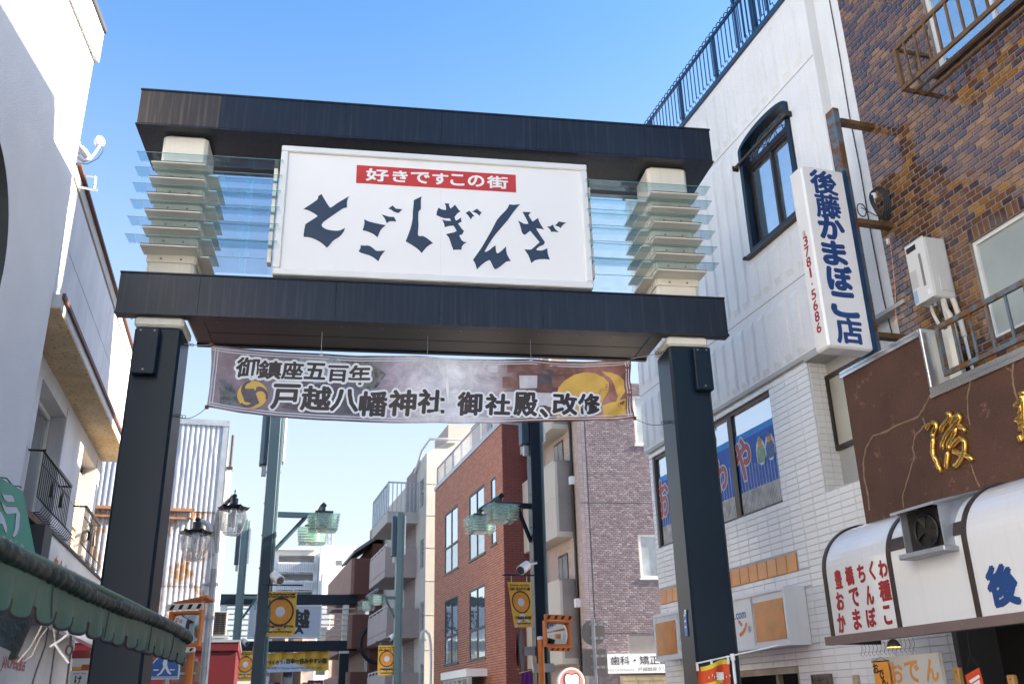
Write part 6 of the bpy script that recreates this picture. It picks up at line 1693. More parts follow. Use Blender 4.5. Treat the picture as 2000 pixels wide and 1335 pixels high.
mb.add([BF.P(-5, -.05, z0_ - .3), BF.P(0, -.05, z0_ - .3), BF.P(0, 1.8, z0_ + 1.0), BF.P(-5, 1.8, z0_ + 1.0), BF.P(-5, -.05, z0_ - .45), BF.P(0, -.05, z0_ - .45), BF.P(0, 1.8, z0_ + .8), BF.P(-5, 1.8, z0_ + .8)], [(0, 1, 2, 3), (7, 6, 5, 4), (0, 4, 5, 1), (1, 5, 6, 2), (0, 3, 7, 4)])
build('roof', mb, M['roof'], bk2)
blk(BF, -8, -.5, 1.85, 6, z0_, z0_ + 2.1, M['brownbrick'], 'upper_storey', bk2)
for k in range(3):
    z = BF.px(692, 1180 + k * 100)[1]
    mb = MB(); mb.box(BF, -1.8, -.5, .85, .89, z - .8, z + .6); build('window', mb, M['pane_dark'], bk2)
mb = MB(); c = BF.P(.02, 1.3, BF.px(706, 1245)[1])
mb.tube([c + BF.y * math.cos(a) * .9 + Vector((0, 0, math.sin(a) * .9)) for a in [i * math.pi / 10 for i in range(21)]], .09, 6)
mb.tube([c + BF.y * -.2 + Vector((0, 0, .5)), c, c + BF.y * .3 + Vector((0, 0, -.5))], .09, 6); build('round_emblem', mb, M['black'], bk2)

# --- far white apartment block
AF = Fr(at(527, 1100, 80).x, 80, 4)
ap = thing('white_apartment_block', AF, 'distant white apartment block with recessed balconies behind the second gate', 'building', at_=(0, 0, 0))
def ax(x, y=1100, w=0): return AF.px(x, y, w)[0]
def az(y, x=570, w=0): return AF.px(x, y, w)[1]
rows = [(1089, 1097, 1098, 1117), (1125, 1133, 1134, 1151), (1160, 1168, 1170, 1187), (1196, 1204, 1206, 1223), (1232, 1240, 1242, 1259), (1268, 1276, 1278, 1295)]
holes = [(ax(544), ax(613), az(yb + 1), az(yt - 6), 1.5) for (yt, _, _, yb) in [(r[0], 0, 0, r[3]) for r in rows]]
facade('wall', AF, 0, ax(622), 0, az(1072), 14, holes, M['aptwhite'], ap, reveal=1.5)
for (y0, y1, y2, y3) in rows:
    mb = MB(); mb.box(AF, ax(543), ax(614), -.35, -.15, az(y3), az(y2)); bo = build('balcony', mb, M['aptwhite'], ap)
    mb = MB()
    for k in range(20): u = ax(544) + (ax(613) - ax(544)) * k / 19; mb.box(AF, u - .03, u + .03, -.40, -.351, az(y3) + .1, az(y2) - .1)
    o = build('baluster', mb, M['galv'], bo); o['kind'] = 'stuff'
    for (x0, x1) in ((554, 576), (585, 609)):
        window(AF, (ax(x0), ax(x1), az(y3), az(y0)), 1.42, ap, M['galv'], [M['pane_dark'], M['pane_curtain']], .07, 1)
mb = MB(); mb.box(AF, ax(527), ax(614), -.5, 0, az(1074), az(1072)); build('cornice', mb, M['aptwhite'], ap)
blk(AF, ax(623), ax(690), -4, 12, 0, az(1078), M['aptwhite'], 'side_wing', ap)
for (x0, x1, y0, y1) in ((656, 668, 1093, 1103), (655, 668, 1120, 1132)):
    mb = MB(); mb.box(AF, ax(x0, 1100, -4), ax(x1, 1100, -4), -4.06, -4.0, AF.px(x0, y1, -4)[1], AF.px(x0, y0, -4)[1]); build('window', mb, M['pane_dark'], ap)
mb = MB(); u0 = ax(630, 1130, -9); mb.box(AF, u0, ax(690, 1130, -9), -9, -4.1, 0, AF.px(640, 1106, -9)[1]); build('lower_wing', mb, M['aptwhite'], ap)
for (xx, yy) in ((640, 1015), (648, 1010)):
    mb = MB(); mb.tube([at(xx, 1085, 78), at(xx, yy + 20, 78)], .09, 5); build('mast', mb, M['galv'], ap)
for k in range(5):
    mb = MB(); a = at(640, 1030 + k * 12, 78); b = at(648, 1026 + k * 12, 78); mb.tube([a, b], .05, 4); build('mast_rung', mb, M['galv'], ap)
# row of low facades below the second gate
for i, (x0, x1, yt, m_) in enumerate(((512, 530, 1245, 'aptwhite'), (530, 556, 1232, 'apttan'), (556, 575, 1250, 'galv'), (575, 592, 1240, 'apttan'), (592, 618, 1236, 'aptwhite'), (618, 645, 1190, 'aptwhite'), (645, 690, 1200, 'pinkwall'))):
    Fx = Fr(0, 62 + i * .8, 0)
    a = Fx.px(x0, yt); b = Fx.px(x1, yt)
    lab = ['narrow white distant facade at the left below the second gate', 'tan distant facade between white and grey ones', 'slim grey distant facade beside the tan one', 'slim tan distant facade left of the white pair', 'white distant facade with two dark windows', 'taller white distant facade behind the second gate pillar', 'pinkish distant facade furthest right below the second gate'][i]
    t = thing('distant_house', Fx, lab, 'building', 'distant houses along the street', at_=(a[0], 0, 0))
    mb = MB(); mb.box(Fx, a[0], b[0] - .01, 0, 8, 0, a[1]); build('wall', mb, M[m_], t)
    for k in range(3):
        z = a[1] - 1.6 - k * 1.9
        if z < .5: continue
        mb = MB(); u = (a[0] + b[0]) / 2; mb.box(Fx, u - .3, u + .3, -.05, -.002, z - .6, z + .5); build('window', mb, M['pane_dark'], t)
xs = thing('magenta_sign', WORLD, 'small magenta sign with white letters far down the street', 'sign', at_=tuple(at(615, 1330, 50)))
FS = Fr(0, 50, 0); a = FS.px(601, 1327); b = FS.px(630, 1350)
mb = MB(); mb.box(FS, a[0], b[0], 0, .15, b[1], a[1]); build('panel', mb, mat('magenta_panel', (.28, .01, .10), .4), xs)
lettering('lettering', FS, 0, [('XTC', (a[0] + .12, b[0] - .12, a[1] - .42, a[1] - .13))], M['white'], xs, heavy=.01)

# ================================================================== second gate
G2 = Fr(*(at(424, 1165, 47.0).xy), 4.5)
g2 = thing('distant_street_gate', G2, 'second navy street gate far down the street with white louvre bars', 'gate', 'gates across the street', at_=(3.2, 0, 0))
def gu(x, y=1200, w=0): return G2.px(x, y, w)[0]
def gz(y, x=560, w=0): return G2.px(x, y, w)[1]
U0, U1 = gu(422), gu(696)
Z = [gz(1270), gz(1250), gz(1179), gz(1159)]
mb = MB(); mb.cbox(G2, U0, U1, 0, .9, Z[2], Z[3], .03); build('upper_beam', mb, M['navy'], g2)
mb = MB(); mb.cbox(G2, U0 + .1, U1 + .1, 0, .9, Z[0], Z[1], .03); build('lower_beam', mb, M['navy'], g2)
for x0, x1 in ((429, 441), (670, 681)):
    mb = MB(); mb.box(G2, gu(x0), gu(x1), .1, .6, Z[1], Z[2]); build('pier', mb, M['alu'], g2)
for x0, x1 in ((428, 446), (662, 681)):
    mb = MB(); mb.cbox(G2, gu(x0, 1300), gu(x1, 1300), .1, .6, 0, Z[0] - .12, .03); build('pillar', mb, M['navy'], g2)
    mb = MB(); mb.box(G2, gu(x0, 1300), gu(x1, 1300), .1, .6, Z[0] - .119, Z[0] - .001); build('cap_collar', mb, M['cream'], g2)
for k in range(6):
    z = Z[1] + .22 + (Z[2] - Z[1] - .3) * k / 5.5
    for a, b in ((gu(440), gu(486)), (gu(629), gu(694))):
        mb = MB(); mb.box(G2, a, b, -.1, .35, z, z + .02); mb.box(G2, a, b, .36, .75, z + .05, z + .07); build('louvre_bar', mb, M['alu'], g2)
s2 = thing('distant_gate_signboard', G2, 'pale signboard on the second gate with black brush characters partly hidden by a yellow banner', 'sign', at_=(3.4, 0, 5))
sa, sbb = gu(486), gu(628); sz0, sz1 = gz(1245), gz(1181)
mb = MB(); mb.box(G2, sa, sbb, -.12, .3, sz0, sz1); build('panel', mb, M['signgrey'], s2)
mb = MB()
for a, b, c, d in ((sa, sbb, sz0, sz0 + .05), (sa, sbb, sz1 - .05, sz1), (sa, sa + .05, sz0 + .051, sz1 - .051), (sbb - .05, sbb, sz0 + .051, sz1 - .051)): mb.box(G2, a, b, -.15, -.121, c, d)
build('frame', mb, M['alu'], s2)
lettering('lettering', G2, -.12, [('越', (gu(572), gu(604), gz(1225), gz(1190)), dict(heavy=.04)), ('戸', (gu(512), gu(542), gz(1225), gz(1190)), dict(heavy=.04)), ('GINZA', (gu(520), gu(594), gz(1236), gz(1224)), dict(heavy=.03))], M['black'], s2)
mb = MB()
for (x, y) in ((599, 1194), (600, 1220)): mb.disc(G2.P(gu(x), -.125, gz(y)), -G2.y, .085, .004, 16)
build('dot', mb, M['black'], s2)
y2 = thing('yellow_street_banner', G2, 'wide yellow and white cloth banner hung under the second gate', 'banner', at_=(3.5, .3, 3.5))
n = 40
def yb_(s, t): 
    x = 505 + 137 * s
    sag = abs(math.sin(s * 3 * math.pi)) * 4 - 2
    return x, (1273 - 6 * s * s + sag * (1 - t)) * (1 - t) + (1311 - 3 * s) * t
mb = MB(); vs = []; fs = []
for j in range(5):
    for i in range(n + 1):
        x, y = yb_(i / n, j / 4); u, z = G2.px(x, y, .3); vs.append(G2.P(u, .3 + .05 * math.sin(i * .9), z))
for j in range(4):
    for i in range(n): a = j * (n + 1) + i; fs.append((a + n + 1, a + n + 2, a + 1, a))
mb.add(vs, fs, 0, True); yc = build('cloth', mb, M['yellow'], y2)
def gy(x, y): return G2.px(x, y, .24)
mb = MB()
for tri in (((556, 1286), (618, 1309), (508, 1312)), ):
    mb.add([G2.P(gy(*p)[0], .24, gy(*p)[1]) for p in tri], [(0, 1, 2)])
build('white_triangle', mb, M['palecloth'], yc)
lettering('lettering', G2, .23, [('マナーでつくろう！', (gy(492, 1290)[0], gy(556, 1290)[0], gy(530, 1296)[1], gy(530, 1288)[1]), dict(heavy=.01)), ('日本一住みやすい街', (gy(560, 1285)[0], gy(638, 1285)[0], gy(600, 1294)[1], gy(600, 1284)[1]), dict(heavy=.015)), ('戸越銀座商店街 × Tokyo Good Manners Project', (gy(495, 1303)[0], gy(628, 1303)[0], gy(560, 1306)[1], gy(560, 1300)[1]))], M['bronze'], yc)

# ================================================================== street poles with glass lamps
def lamp_head(c, s, par, fr):
    h = None
    mb = MB(); mb.box(fr, -s * .32, s * .32, -s * .32, s * .32, 0, .03); 
    for v in range(len(mb.v)): mb.v[v] = mb.v[v] - fr.o + c + Vector((0, 0, 0))
    h = build('lamp_head', mb, M['darkgrey'], par)
    for k in range(6):
        mb = MB(); f2 = Fr(c.x, c.y, math.degrees(fr.yaw), c.z); z = -.035 - k * s * .105; q = s * (.56 - .012 * k)
        mb.box(f2, -q, q, -q, q, z, z + .011); build('glass_plate', mb, M['lampglass'], h)
    mb = MB(); mb.cbox(f2, -s * .27, s * .27, -s * .27, s * .27, -s * .66, -.005, .04); build('diffuser', mb, M['diff'], h)
    return h
M['diff'] = mat('milky_lamp_diffuser', (.80, .88, .84), .3)
def street_pole(xb, yb, Y, side, armx, army, h1, h2, ztop, lab, pm, wpx, strut, boxes=True, s=.42):
    p = at(xb, yb, Y); F_ = Fr(p.x, p.y, 8)
    t = thing('street_pole', F_, lab, 'street pole', 'modern street poles with glass lamps', at_=(0, 0, 0))
    W = .105
    mb = MB(); mb.cbox(F_, -W, W * .55, -.11, .11, 0, ztop, .012); build('column', mb, pm, t)
    mb = MB(); mb.cbox(F_, W * .58, W, -.10, .10, 0, ztop - .05, .006); build('side_channel', mb, M['polepale'], t)
    mb = MB(); z = 1.2
    while z < ztop: mb.tube([F_.P(-W - .012, 0, z), F_.P(-W + .0, 0, z)], .014, 6); mb.tube([F_.P(W, 0, z), F_.P(W + .012, 0, z)], .014, 6); z += .5
    o = build('rivet', mb, M['bolt'], t); o['kind'] = 'stuff'
    if boxes:
        mb = MB(); mb.cbox(F_, -.235, -.115, -.09, .10, ztop - 1.25, ztop - .12, .01); build('equipment_box', mb, M['polegreen'], t)
        mb = MB(); mb.cbox(F_, .115, .15, -.10, .10, ztop - 1.2, ztop - .1, .006); build('side_plate', mb, M['alu'], t)
        mb = MB(); mb.box(F_, -.19, -.12, -.04, .04, ztop - 1.42, ztop - 1.26); build('cable_gland', mb, M['galv'], t)
    za = at(xb, army, Y).z
    pa = at(armx, army, Y)
    L = (pa - F_.o).dot(F_.x)
    mb = MB(); mb.box(F_, min(W * side, L), max(W * side, L), -.035, .035, za - .04, za + .04)
    arm = build('arm', mb, pm, t)
    mb = MB(); mb.tube([F_.P(W * side, 0, za - .55), F_.P(L * .62, 0, za - .03)], .032, 4); build('strut', mb, pm, arm)
    c1 = at(*h1, Y - .35); c2 = at(*h2, Y + .75)
    mb = MB(); mb.tube([c1 + Vector((0, -.1, .12)), c2 + Vector((0, 0.1, .12))], .05, 4); build('cross_bar', mb, pm, arm)
    for c in (c1, c2):
        mb = MB(); mb.tube([c + Vector((0, 0, .0)), c + Vector((0, 0, .1))], .03, 6); build('stem', mb, M['darkgrey'], arm)
        lamp_head(c, s, t, F_)
    return t, F_
L1 = street_pole(525, 1050, 15.0, 1, 640, 1003, (632, 1003), (611, 1030), 6.55, 'street pole toned sunlit blue green with two glass lamps, nearer of the left pair', M['polegreen'], 26, None)  # column lighter than the navy pole, sunlight put into its colour
R1 = street_pole(1050, 1050, 14.2, -1, 985, 988, (978, 985), (938, 1008), 6.75, 'navy street pole with two glass lamps right of centre, in front of the beige balconies', M['navy'], 30, None)
L3 = street_pole(470, 1150, 27.0, 1, 520, 1165, (524, 1165), (512, 1170), 6.72, 'paler street pole left of the yellow banners, further of the left pair', M['polepale'], 16, None)
R3 = street_pole(779, 1150, 27.0, -1, 736, 1166, (737, 1160), (716, 1172), 6.95, 'pale blue green street pole beside the pink balconies, with two glass lamps', M['polepale'], 14, None)
# white spotlights on poles
for (x, y, Y, lab, dx) in ((1024, 1107, 14.0, 'white cylindrical spotlight on the right navy pole', -1), (540, 1127, 14.9, 'white spotlight on the left navy pole above the yellow banner', 1), (765, 1243, 27, 'white spotlight on the far right pole above its banner', -1), (478, 1252, 27, 'white spotlight low on the paler left pole', 1)):
    c = at(x, y, Y); t = thing('spotlight', WORLD, lab, 'spotlight', 'white spotlights on the street poles', at_=tuple(c))
    k = Y / 14.0 * .9 if Y < 20 else 1.6
    d = Vector((dx * .6, -.55, -.45)).normalized()
    mb = MB(); mb.tube([c + d * .10, c - d * .09], [.075, .07], 14); build('housing', mb, M['white'], t)
    mb = MB(); mb.tube([c + d * .101, c + d * .115], [.06, .058], 14); build('lens', mb, M['darkgrey'], t)
    mb = MB(); mb.tube([c - d * .05, c - d * .1 + Vector((-dx * .14, 0, .03))], .02, 6); build('bracket', mb, M['white'], t)
# yellow vertical banners
def vbanner(x0, y0, x1, y1, Y, lab, lines, rod=True, tilt=0.0):
    a = at(x0, y0, Y); b = at(x1, y1, Y); F_ = Fr(a.x, a.y, 6, 0)
    t = thing('pole_banner', F_, lab, 'banner', 'yellow banners on the street poles', at_=(0, 0, b.z))
    wd = (b.x - a.x); H = a.z - b.z
    def f(u, z, l=0.0): 
        s = (a.z - z) / H
        return F_.P(u + tilt * s * (1 - u / wd), .03 * math.sin(u * 9 + s * 2.5) * s - l, z)
    mb = MB(); vs = []; fs = []
    for j in range(13):
        for i in range(9): vs.append(f(wd * i / 8, a.z - H * j / 12))
    for j in range(12):
        for i in range(8): q = j * 9 + i; fs.append((q + 9, q + 10, q + 1, q))
    mb.add(vs, fs, 0, True); cl = build('cloth', mb, M['yellow'], t)
    cx, cz, r = wd * .5, a.z - H * .45, wd * .40
    def ringp(r1, r2, lift, n=28):
        m_ = MB()
        for i in range(n):
            a0, a1 = 2 * math.pi * i / n, 2 * math.pi * (i + 1) / n
            for k in range(3):
                q0 = r1 + (r2 - r1) * k / 3; q1 = r1 + (r2 - r1) * (k + 1) / 3
                m_.quad(f(cx + math.cos(a0) * q0, cz + math.sin(a0) * q0 * 1.05, lift), f(cx + math.cos(a0) * q1, cz + math.sin(a0) * q1 * 1.05, lift), f(cx + math.cos(a1) * q1, cz + math.sin(a1) * q1 * 1.05, lift), f(cx + math.cos(a1) * q0, cz + math.sin(a1) * q0 * 1.05, lift))
        return m_
    build('printed_disc', ringp(0, r * .96, .004), M['peach'], cl)
    build('printed_pale_patch', ringp(0, r * .38, .006), M['palecloth'], cl)
    build('printed_ring', ringp(r * .95, r * 1.08, .008), M['black'], cl)
    mb = MB(); m0 = MB()
    for k in range(6):
        z0 = a.z - H * (.70 + .05 * k); z1 = z0 - H * .05; w0 = wd * (.06 + .07 * k); w1 = wd * (.06 + .07 * (k + 1))
        mb.quad(f(cx - w1, z1, .004), f(cx + w1, z1, .004), f(cx + w0, z0, .004), f(cx - w0, z0, .004))
    build('white_triangle', mb, M['palecloth'], cl)
    mb = MB()
    for (s, u0, u1, t0, t1) in lines: text_to(mb, f, s, (wd * u0, wd * u1, a.z - H * t1, a.z - H * t0), 0, heavy=wd * .006, lift=.008)
    build('lettering', mb, M['bronze'], cl)
    if rod:
        mb = MB(); mb.tube([F_.P(-.08, 0, a.z + .1), F_.P(wd + .08, 0, a.z + .1)], .012, 6); build('rod', mb, M['black'], t)
        mb = MB()
        for u in (.06, wd - .06): mb.tube([F_.P(u, 0, a.z), F_.P(u, 0, a.z + .1)], .006, 4)
        build('tie', mb, M['galv'], t)
JP = [('グッドマナーでつくろう！', .08, .92, .05, .10), ('日本一住みやすい街', .06, .94, .12, .19), ('戸越銀座商店街', .12, .94, .76, .83), ('×', .46, .54, .85, .88), ('Tokyo Good Manners Project', .14, .9, .90, .945)]
EN = [('Win Good Manners to Build', .08, .94, .03, .075), ('the Most Comfortable Town', .06, .95, .085, .13), ('in Japan !', .34, .70, .145, .185), ('"Togoshi-ginza', .06, .94, .74, .81), ('×', .46, .54, .83, .86), ('Tokyo Good Manners Project', .14, .9, .88, .92)]
vbanner(519, 1154, 575, 1241, 14.9, 'yellow banner with English lines on the left navy pole', EN)
vbanner(991, 1135, 1040, 1223, 14.0, 'yellow banner with Japanese lines on the right navy pole', JP, tilt=.10)
vbanner(739, 1259, 772, 1317, 27.0, 'small yellow banner on the far right pole', JP)
vbanner(464, 1270, 494, 1328, 26.5, 'small yellow banner half hidden behind the left navy pole', EN)

# ================================================================== left side further on
TNF = Fr(*(at(431, 1000, 19.0).xy), 8)
tn = thing('corrugated_tin_building', TNF, 'tall building clad in bent, rusting corrugated metal beyond the left pillar', 'building', at_=(-2, 0, 0))
tnz = TNF.px(433, 821)[1]; zmid = TNF.px(380, 1000)[1]; zlow = TNF.px(380, 1145)[1]
mb = MB(); mb.box(TNF, -6, -.02, .05, 6, 0, tnz - .02); build('core', mb, M['galv'], tn)
def corrug(z0, z1, m, name, pitch=.098, amp=.02, u0=-3.2, wv=.004):
    mb = MB(); nz = max(2, int((z1 - z0) / .22)); prof_ = []
    u = u0
    while u < -.01:
        prof_ += [(u, 0), (u + pitch * .36, 0), (u + pitch * .5, -amp), (u + pitch * .86, -amp)]; u += pitch
    prof_ = [p for p in prof_ if p[0] < -.0] + [(0, 0)]
    n = len(prof_); vs = []; fs = []
    for j in range(nz + 1):
        z = z0 + (z1 - z0) * j / nz
        for i, (a, b) in enumerate(prof_):
            k = math.sin(z * 7 + i * .8) * math.sin(z * 3.1 + i * .21)
            dent = .016 * k * max(0, 1 - abs(z - (zmid + 1.1)) / .7)
            vs.append(TNF.P(a + dent, b + .5 * dent + wv * math.sin(z * 2 + i * .1), z))
    for j in range(nz):
        for i in range(n - 1): a = j * n + i; fs.append((a, a + 1, a + n + 1, a + n))
    mb.add(vs, fs); return build(name, mb, m, tn)
corrug(zmid + .02, tnz - .12, M['tin'], 'upper_sheet'); corrug(zlow + .01, zmid, M['tinrust'], 'middle_sheet', wv=.003, amp=.016); corrug(1.2, zlow, M['tinrust'], 'lower_sheet', amp=.008)
mb = MB(); mb.box(TNF, -3.2, .02, -.04, .2, tnz - .12, tnz); mb.box(TNF, -.10, .02, -.03, -.001, 1.2, tnz - .121); mb.box(TNF, .001, .02, -.03, 3, 1.2, tnz - .12); build('edge_trim', mb, M['galv'], tn)
mb = MB(); za, zb_ = TNF.px(360, 996)[1], TNF.px(360, 1012)[1]; ub = TNF.px(379, 1000)[0]
mb.box(TNF, -3.2, ub, -.09, -.03, za - .03, za + .03); mb.box(TNF, -3.2, ub, -.07, -.03, zb_ - .02, zb_ + .02); mb.box(TNF, ub - .04, ub, -.09, -.03, zb_ - .02, za + .03); build('rusty_angle', mb, M['tinrail'], tn)
tl2 = thing('white_tiled_sliver_building', TNF, 'narrow strip of a white tiled building just right of the tin cladding', 'building', at_=(.15, .5, 0))
mb = MB(); mb.box(TNF, .03, .13, .3, 4, 0, TNF.px(433, 908)[1]); bo = build('wall', mb, M['groutw'], tl2)
tiles(TNF, .299, [(.03, .13, 2.5, TNF.px(433, 908)[1])], [], .095, .045, .008, .006, WT, bo, limit=0, name='tile')
mb = MB(); z = TNF.px(433, 908)[1]; mb.box(TNF, .02, .15, .28, .5, z + .001, z + .05); mb.tube([TNF.P(.1, .4, z + .05), TNF.P(.1, .4, z + .75)], .03, 6); build('coping', mb, M['bronze'], tl2)
# crimson shop block with an outdoor unit on top
CRF = Fr(*(at(461, 1290, 16.8).xy), 6)
cs_ = thing('crimson_shop_building', CRF, 'low shop clad in crimson panels beyond the left pillar', 'building', at_=(-1, 0, 0))
cz = CRF.px(461, 1253)[1]
mb = MB(); mb.box(CRF, -2.6, 0, 0, 3, 0, cz - .14); build('wall', mb, M['redshop'], cs_)
for k in range(5):
    mb = MB(); mb.cbox(CRF, -2.6 + k * .52 + .004, -2.6 + (k + 1) * .52 - .004, -.014, -.001, .2, cz - .15, .004); build('panel', mb, M['redshop'], cs_)
mb = MB(); mb.cbox(CRF, -2.6, .03, -.04, 3, cz - .14, cz, .01); build('parapet', mb, M['redshop'], cs_)
mb = MB(); mb.box(CRF, -2.6, .04, -.05, 3, cz + .001, cz + .04); build('coping', mb, M['galv'], cs_)
ac = thing('air_conditioner_unit', CRF, 'beige outdoor air conditioner unit with a slatted grille on the crimson shop roof', 'air conditioner', at_=(-.35, .3, cz + .04))
a0, a1 = CRF.px(417, 1215, .2)[0], CRF.px(443, 1215, .2)[0]; z0, z1 = cz + .12, CRF.px(430, 1192, .2)[1]
mb = MB(); mb.cbox(CRF, a0, a1, .2, .55, z0, z1, .01); build('casing', mb, M['beigegrey'], ac)
mb = MB()
for k in range(10):
    z = z0 + .03 + (z1 - z0 - .06) * k / 9.5
    mb.box(CRF, a0 + .02, (a0 + a1) / 2 - .008, .185, .199, z, z + (z1 - z0) / 20); mb.box(CRF, (a0 + a1) / 2 + .008, a1 - .02, .185, .199, z, z + (z1 - z0) / 20)
build('grille_slot', mb, M['black'], ac)['kind'] = 'stuff'
mb = MB(); mb.box(CRF, a0 - .15, a1 + .05, .15, .6, z0 - .035, z0 - .002); mb.box(CRF, a1 + .02, a1 + .04, .2, .22, cz + .04, z0 + .1); build('stand', mb, M['galv'], ac)

# lantern street lamp
SLF = Fr(*(at(414, 1150, 14.0).xy), 0)
sl = thing('lantern_street_lamp', SLF, 'white arched street lamp carrying two ribbed glass lanterns with black pagoda caps', 'street lamp', at_=(0, 0, 0))
P0 = at(421, 1075, 14.0)
b0 = SLF.o
mb = MB(); mb.tube([Vector((b0.x, b0.y, 0)), Vector((b0.x, b0.y, P0.z - .25))], [.075, .05], 14); build('column', mb, M['galv'], sl)
mb = MB(); top = Vector((b0.x, b0.y, P0.z)); lc1 = at(384, 1031, 13.9); lc2 = at(457, 984, 13.9)
mb.tube([Vector((b0.x, b0.y, P0.z - .26)), Vector((b0.x, b0.y, P0.z - .05)), at(413, 1035, 14), at(405, 1022, 14), at(396, 1017, 14), lc1 + Vector((.03, .02, .12))], [.05, .046, .042, .04, .036, .03], 12); build('arm', mb, M['white'], sl)
mb = MB(); mb.tube([Vector((b0.x, b0.y, P0.z - .1)), at(422, 1030, 14), at(425, 1005, 14), at(432, 990, 14), at(443, 980, 14), lc2 + Vector((-.03, .02, .12))], [.046, .044, .042, .04, .036, .03], 12); build('arm', mb, M['galv'], sl)
def lantern(c, s):
    mb = MB(); mb.lathe(c, [(.0, .235 * s), (.012 * s, .20 * s), (.004, .165 * s), (.012, .16 * s), (.035 * s, .145 * s), (.035 * s, .115 * s), (.012, .10 * s), (.045 * s, .095 * s), (.06 * s, .08 * s), (.055 * s, 0), (.07 * s, -.01 * s)], 16); cap = build('finial', mb, M['black'], sl)
    mb = MB(); n = 6; vs = []
    for (r, z) in ((.055 * s, .01 * s), (.12 * s, -.035 * s), (.21 * s, -.075 * s), (.235 * s, -.055 * s), (.20 * s, -.085 * s), (.17 * s, -.08 * s)):
        for k in range(24):
            a = 2 * math.pi * k / 24; lift = (.022 * s if k % 4 == 0 and r > .2 * s else 0); q = r * (1.04 if k % 4 == 0 else .94)
            vs.append(c + Vector((math.cos(a) * q, math.sin(a) * q, z + lift)))
    fs = []
    for i in range(5):
        for k in range(24): fs.append((i * 24 + k, i * 24 + (k + 1) % 24, (i + 1) * 24 + (k + 1) % 24, (i + 1) * 24 + k))
    mb.add(vs, fs); build('pagoda_cap', mb, M['black'], cap)
    mb = MB(); mb.lathe(c, [(.17 * s, -.085 * s), (.20 * s, -.12 * s), (.205 * s, -.17 * s), (.185 * s, -.30 * s), (.15 * s, -.40 * s), (.125 * s, -.43 * s)], 40, 0, .10); build('glass_globe', mb, M['lanternglass'], cap)
    mb = MB(); mb.lathe(c, [(.125 * s, -.43 * s), (.10 * s, -.46 * s), (.0, -.47 * s)], 20); mb.tube([c + Vector((math.cos(a) * .122 * s, math.sin(a) * .122 * s, -.432 * s)) for a in [i * math.pi / 12 for i in range(25)]], .006, 5); build('glass_foot', mb, M['lanternglass'], cap)
    mb = MB(); mb.tube([c + Vector((0, 0, -.06 * s)), c + Vector((0, 0, -.14 * s)), c + Vector((0, 0, -.16 * s)), c + Vector((0, 0, -.33 * s))], [.05 * s, .05 * s, .07 * s, .06 * s], 12); build('lamp_bulb', mb, M['white'], cap)
lantern(lc1, 1.0); lantern(lc2, .97)
for yy in (1140, 1205):
    z = at(414, yy, 14).z; mb = MB(); mb.lathe(Vector((b0.x, b0.y, z)), [(.078, -.02), (.08, .02)], 14); mb.tube([Vector((b0.x - .08, b0.y, z)), Vector((b0.x - .14, b0.y, z))], .02, 5); build('band', mb, M['galv'], sl)

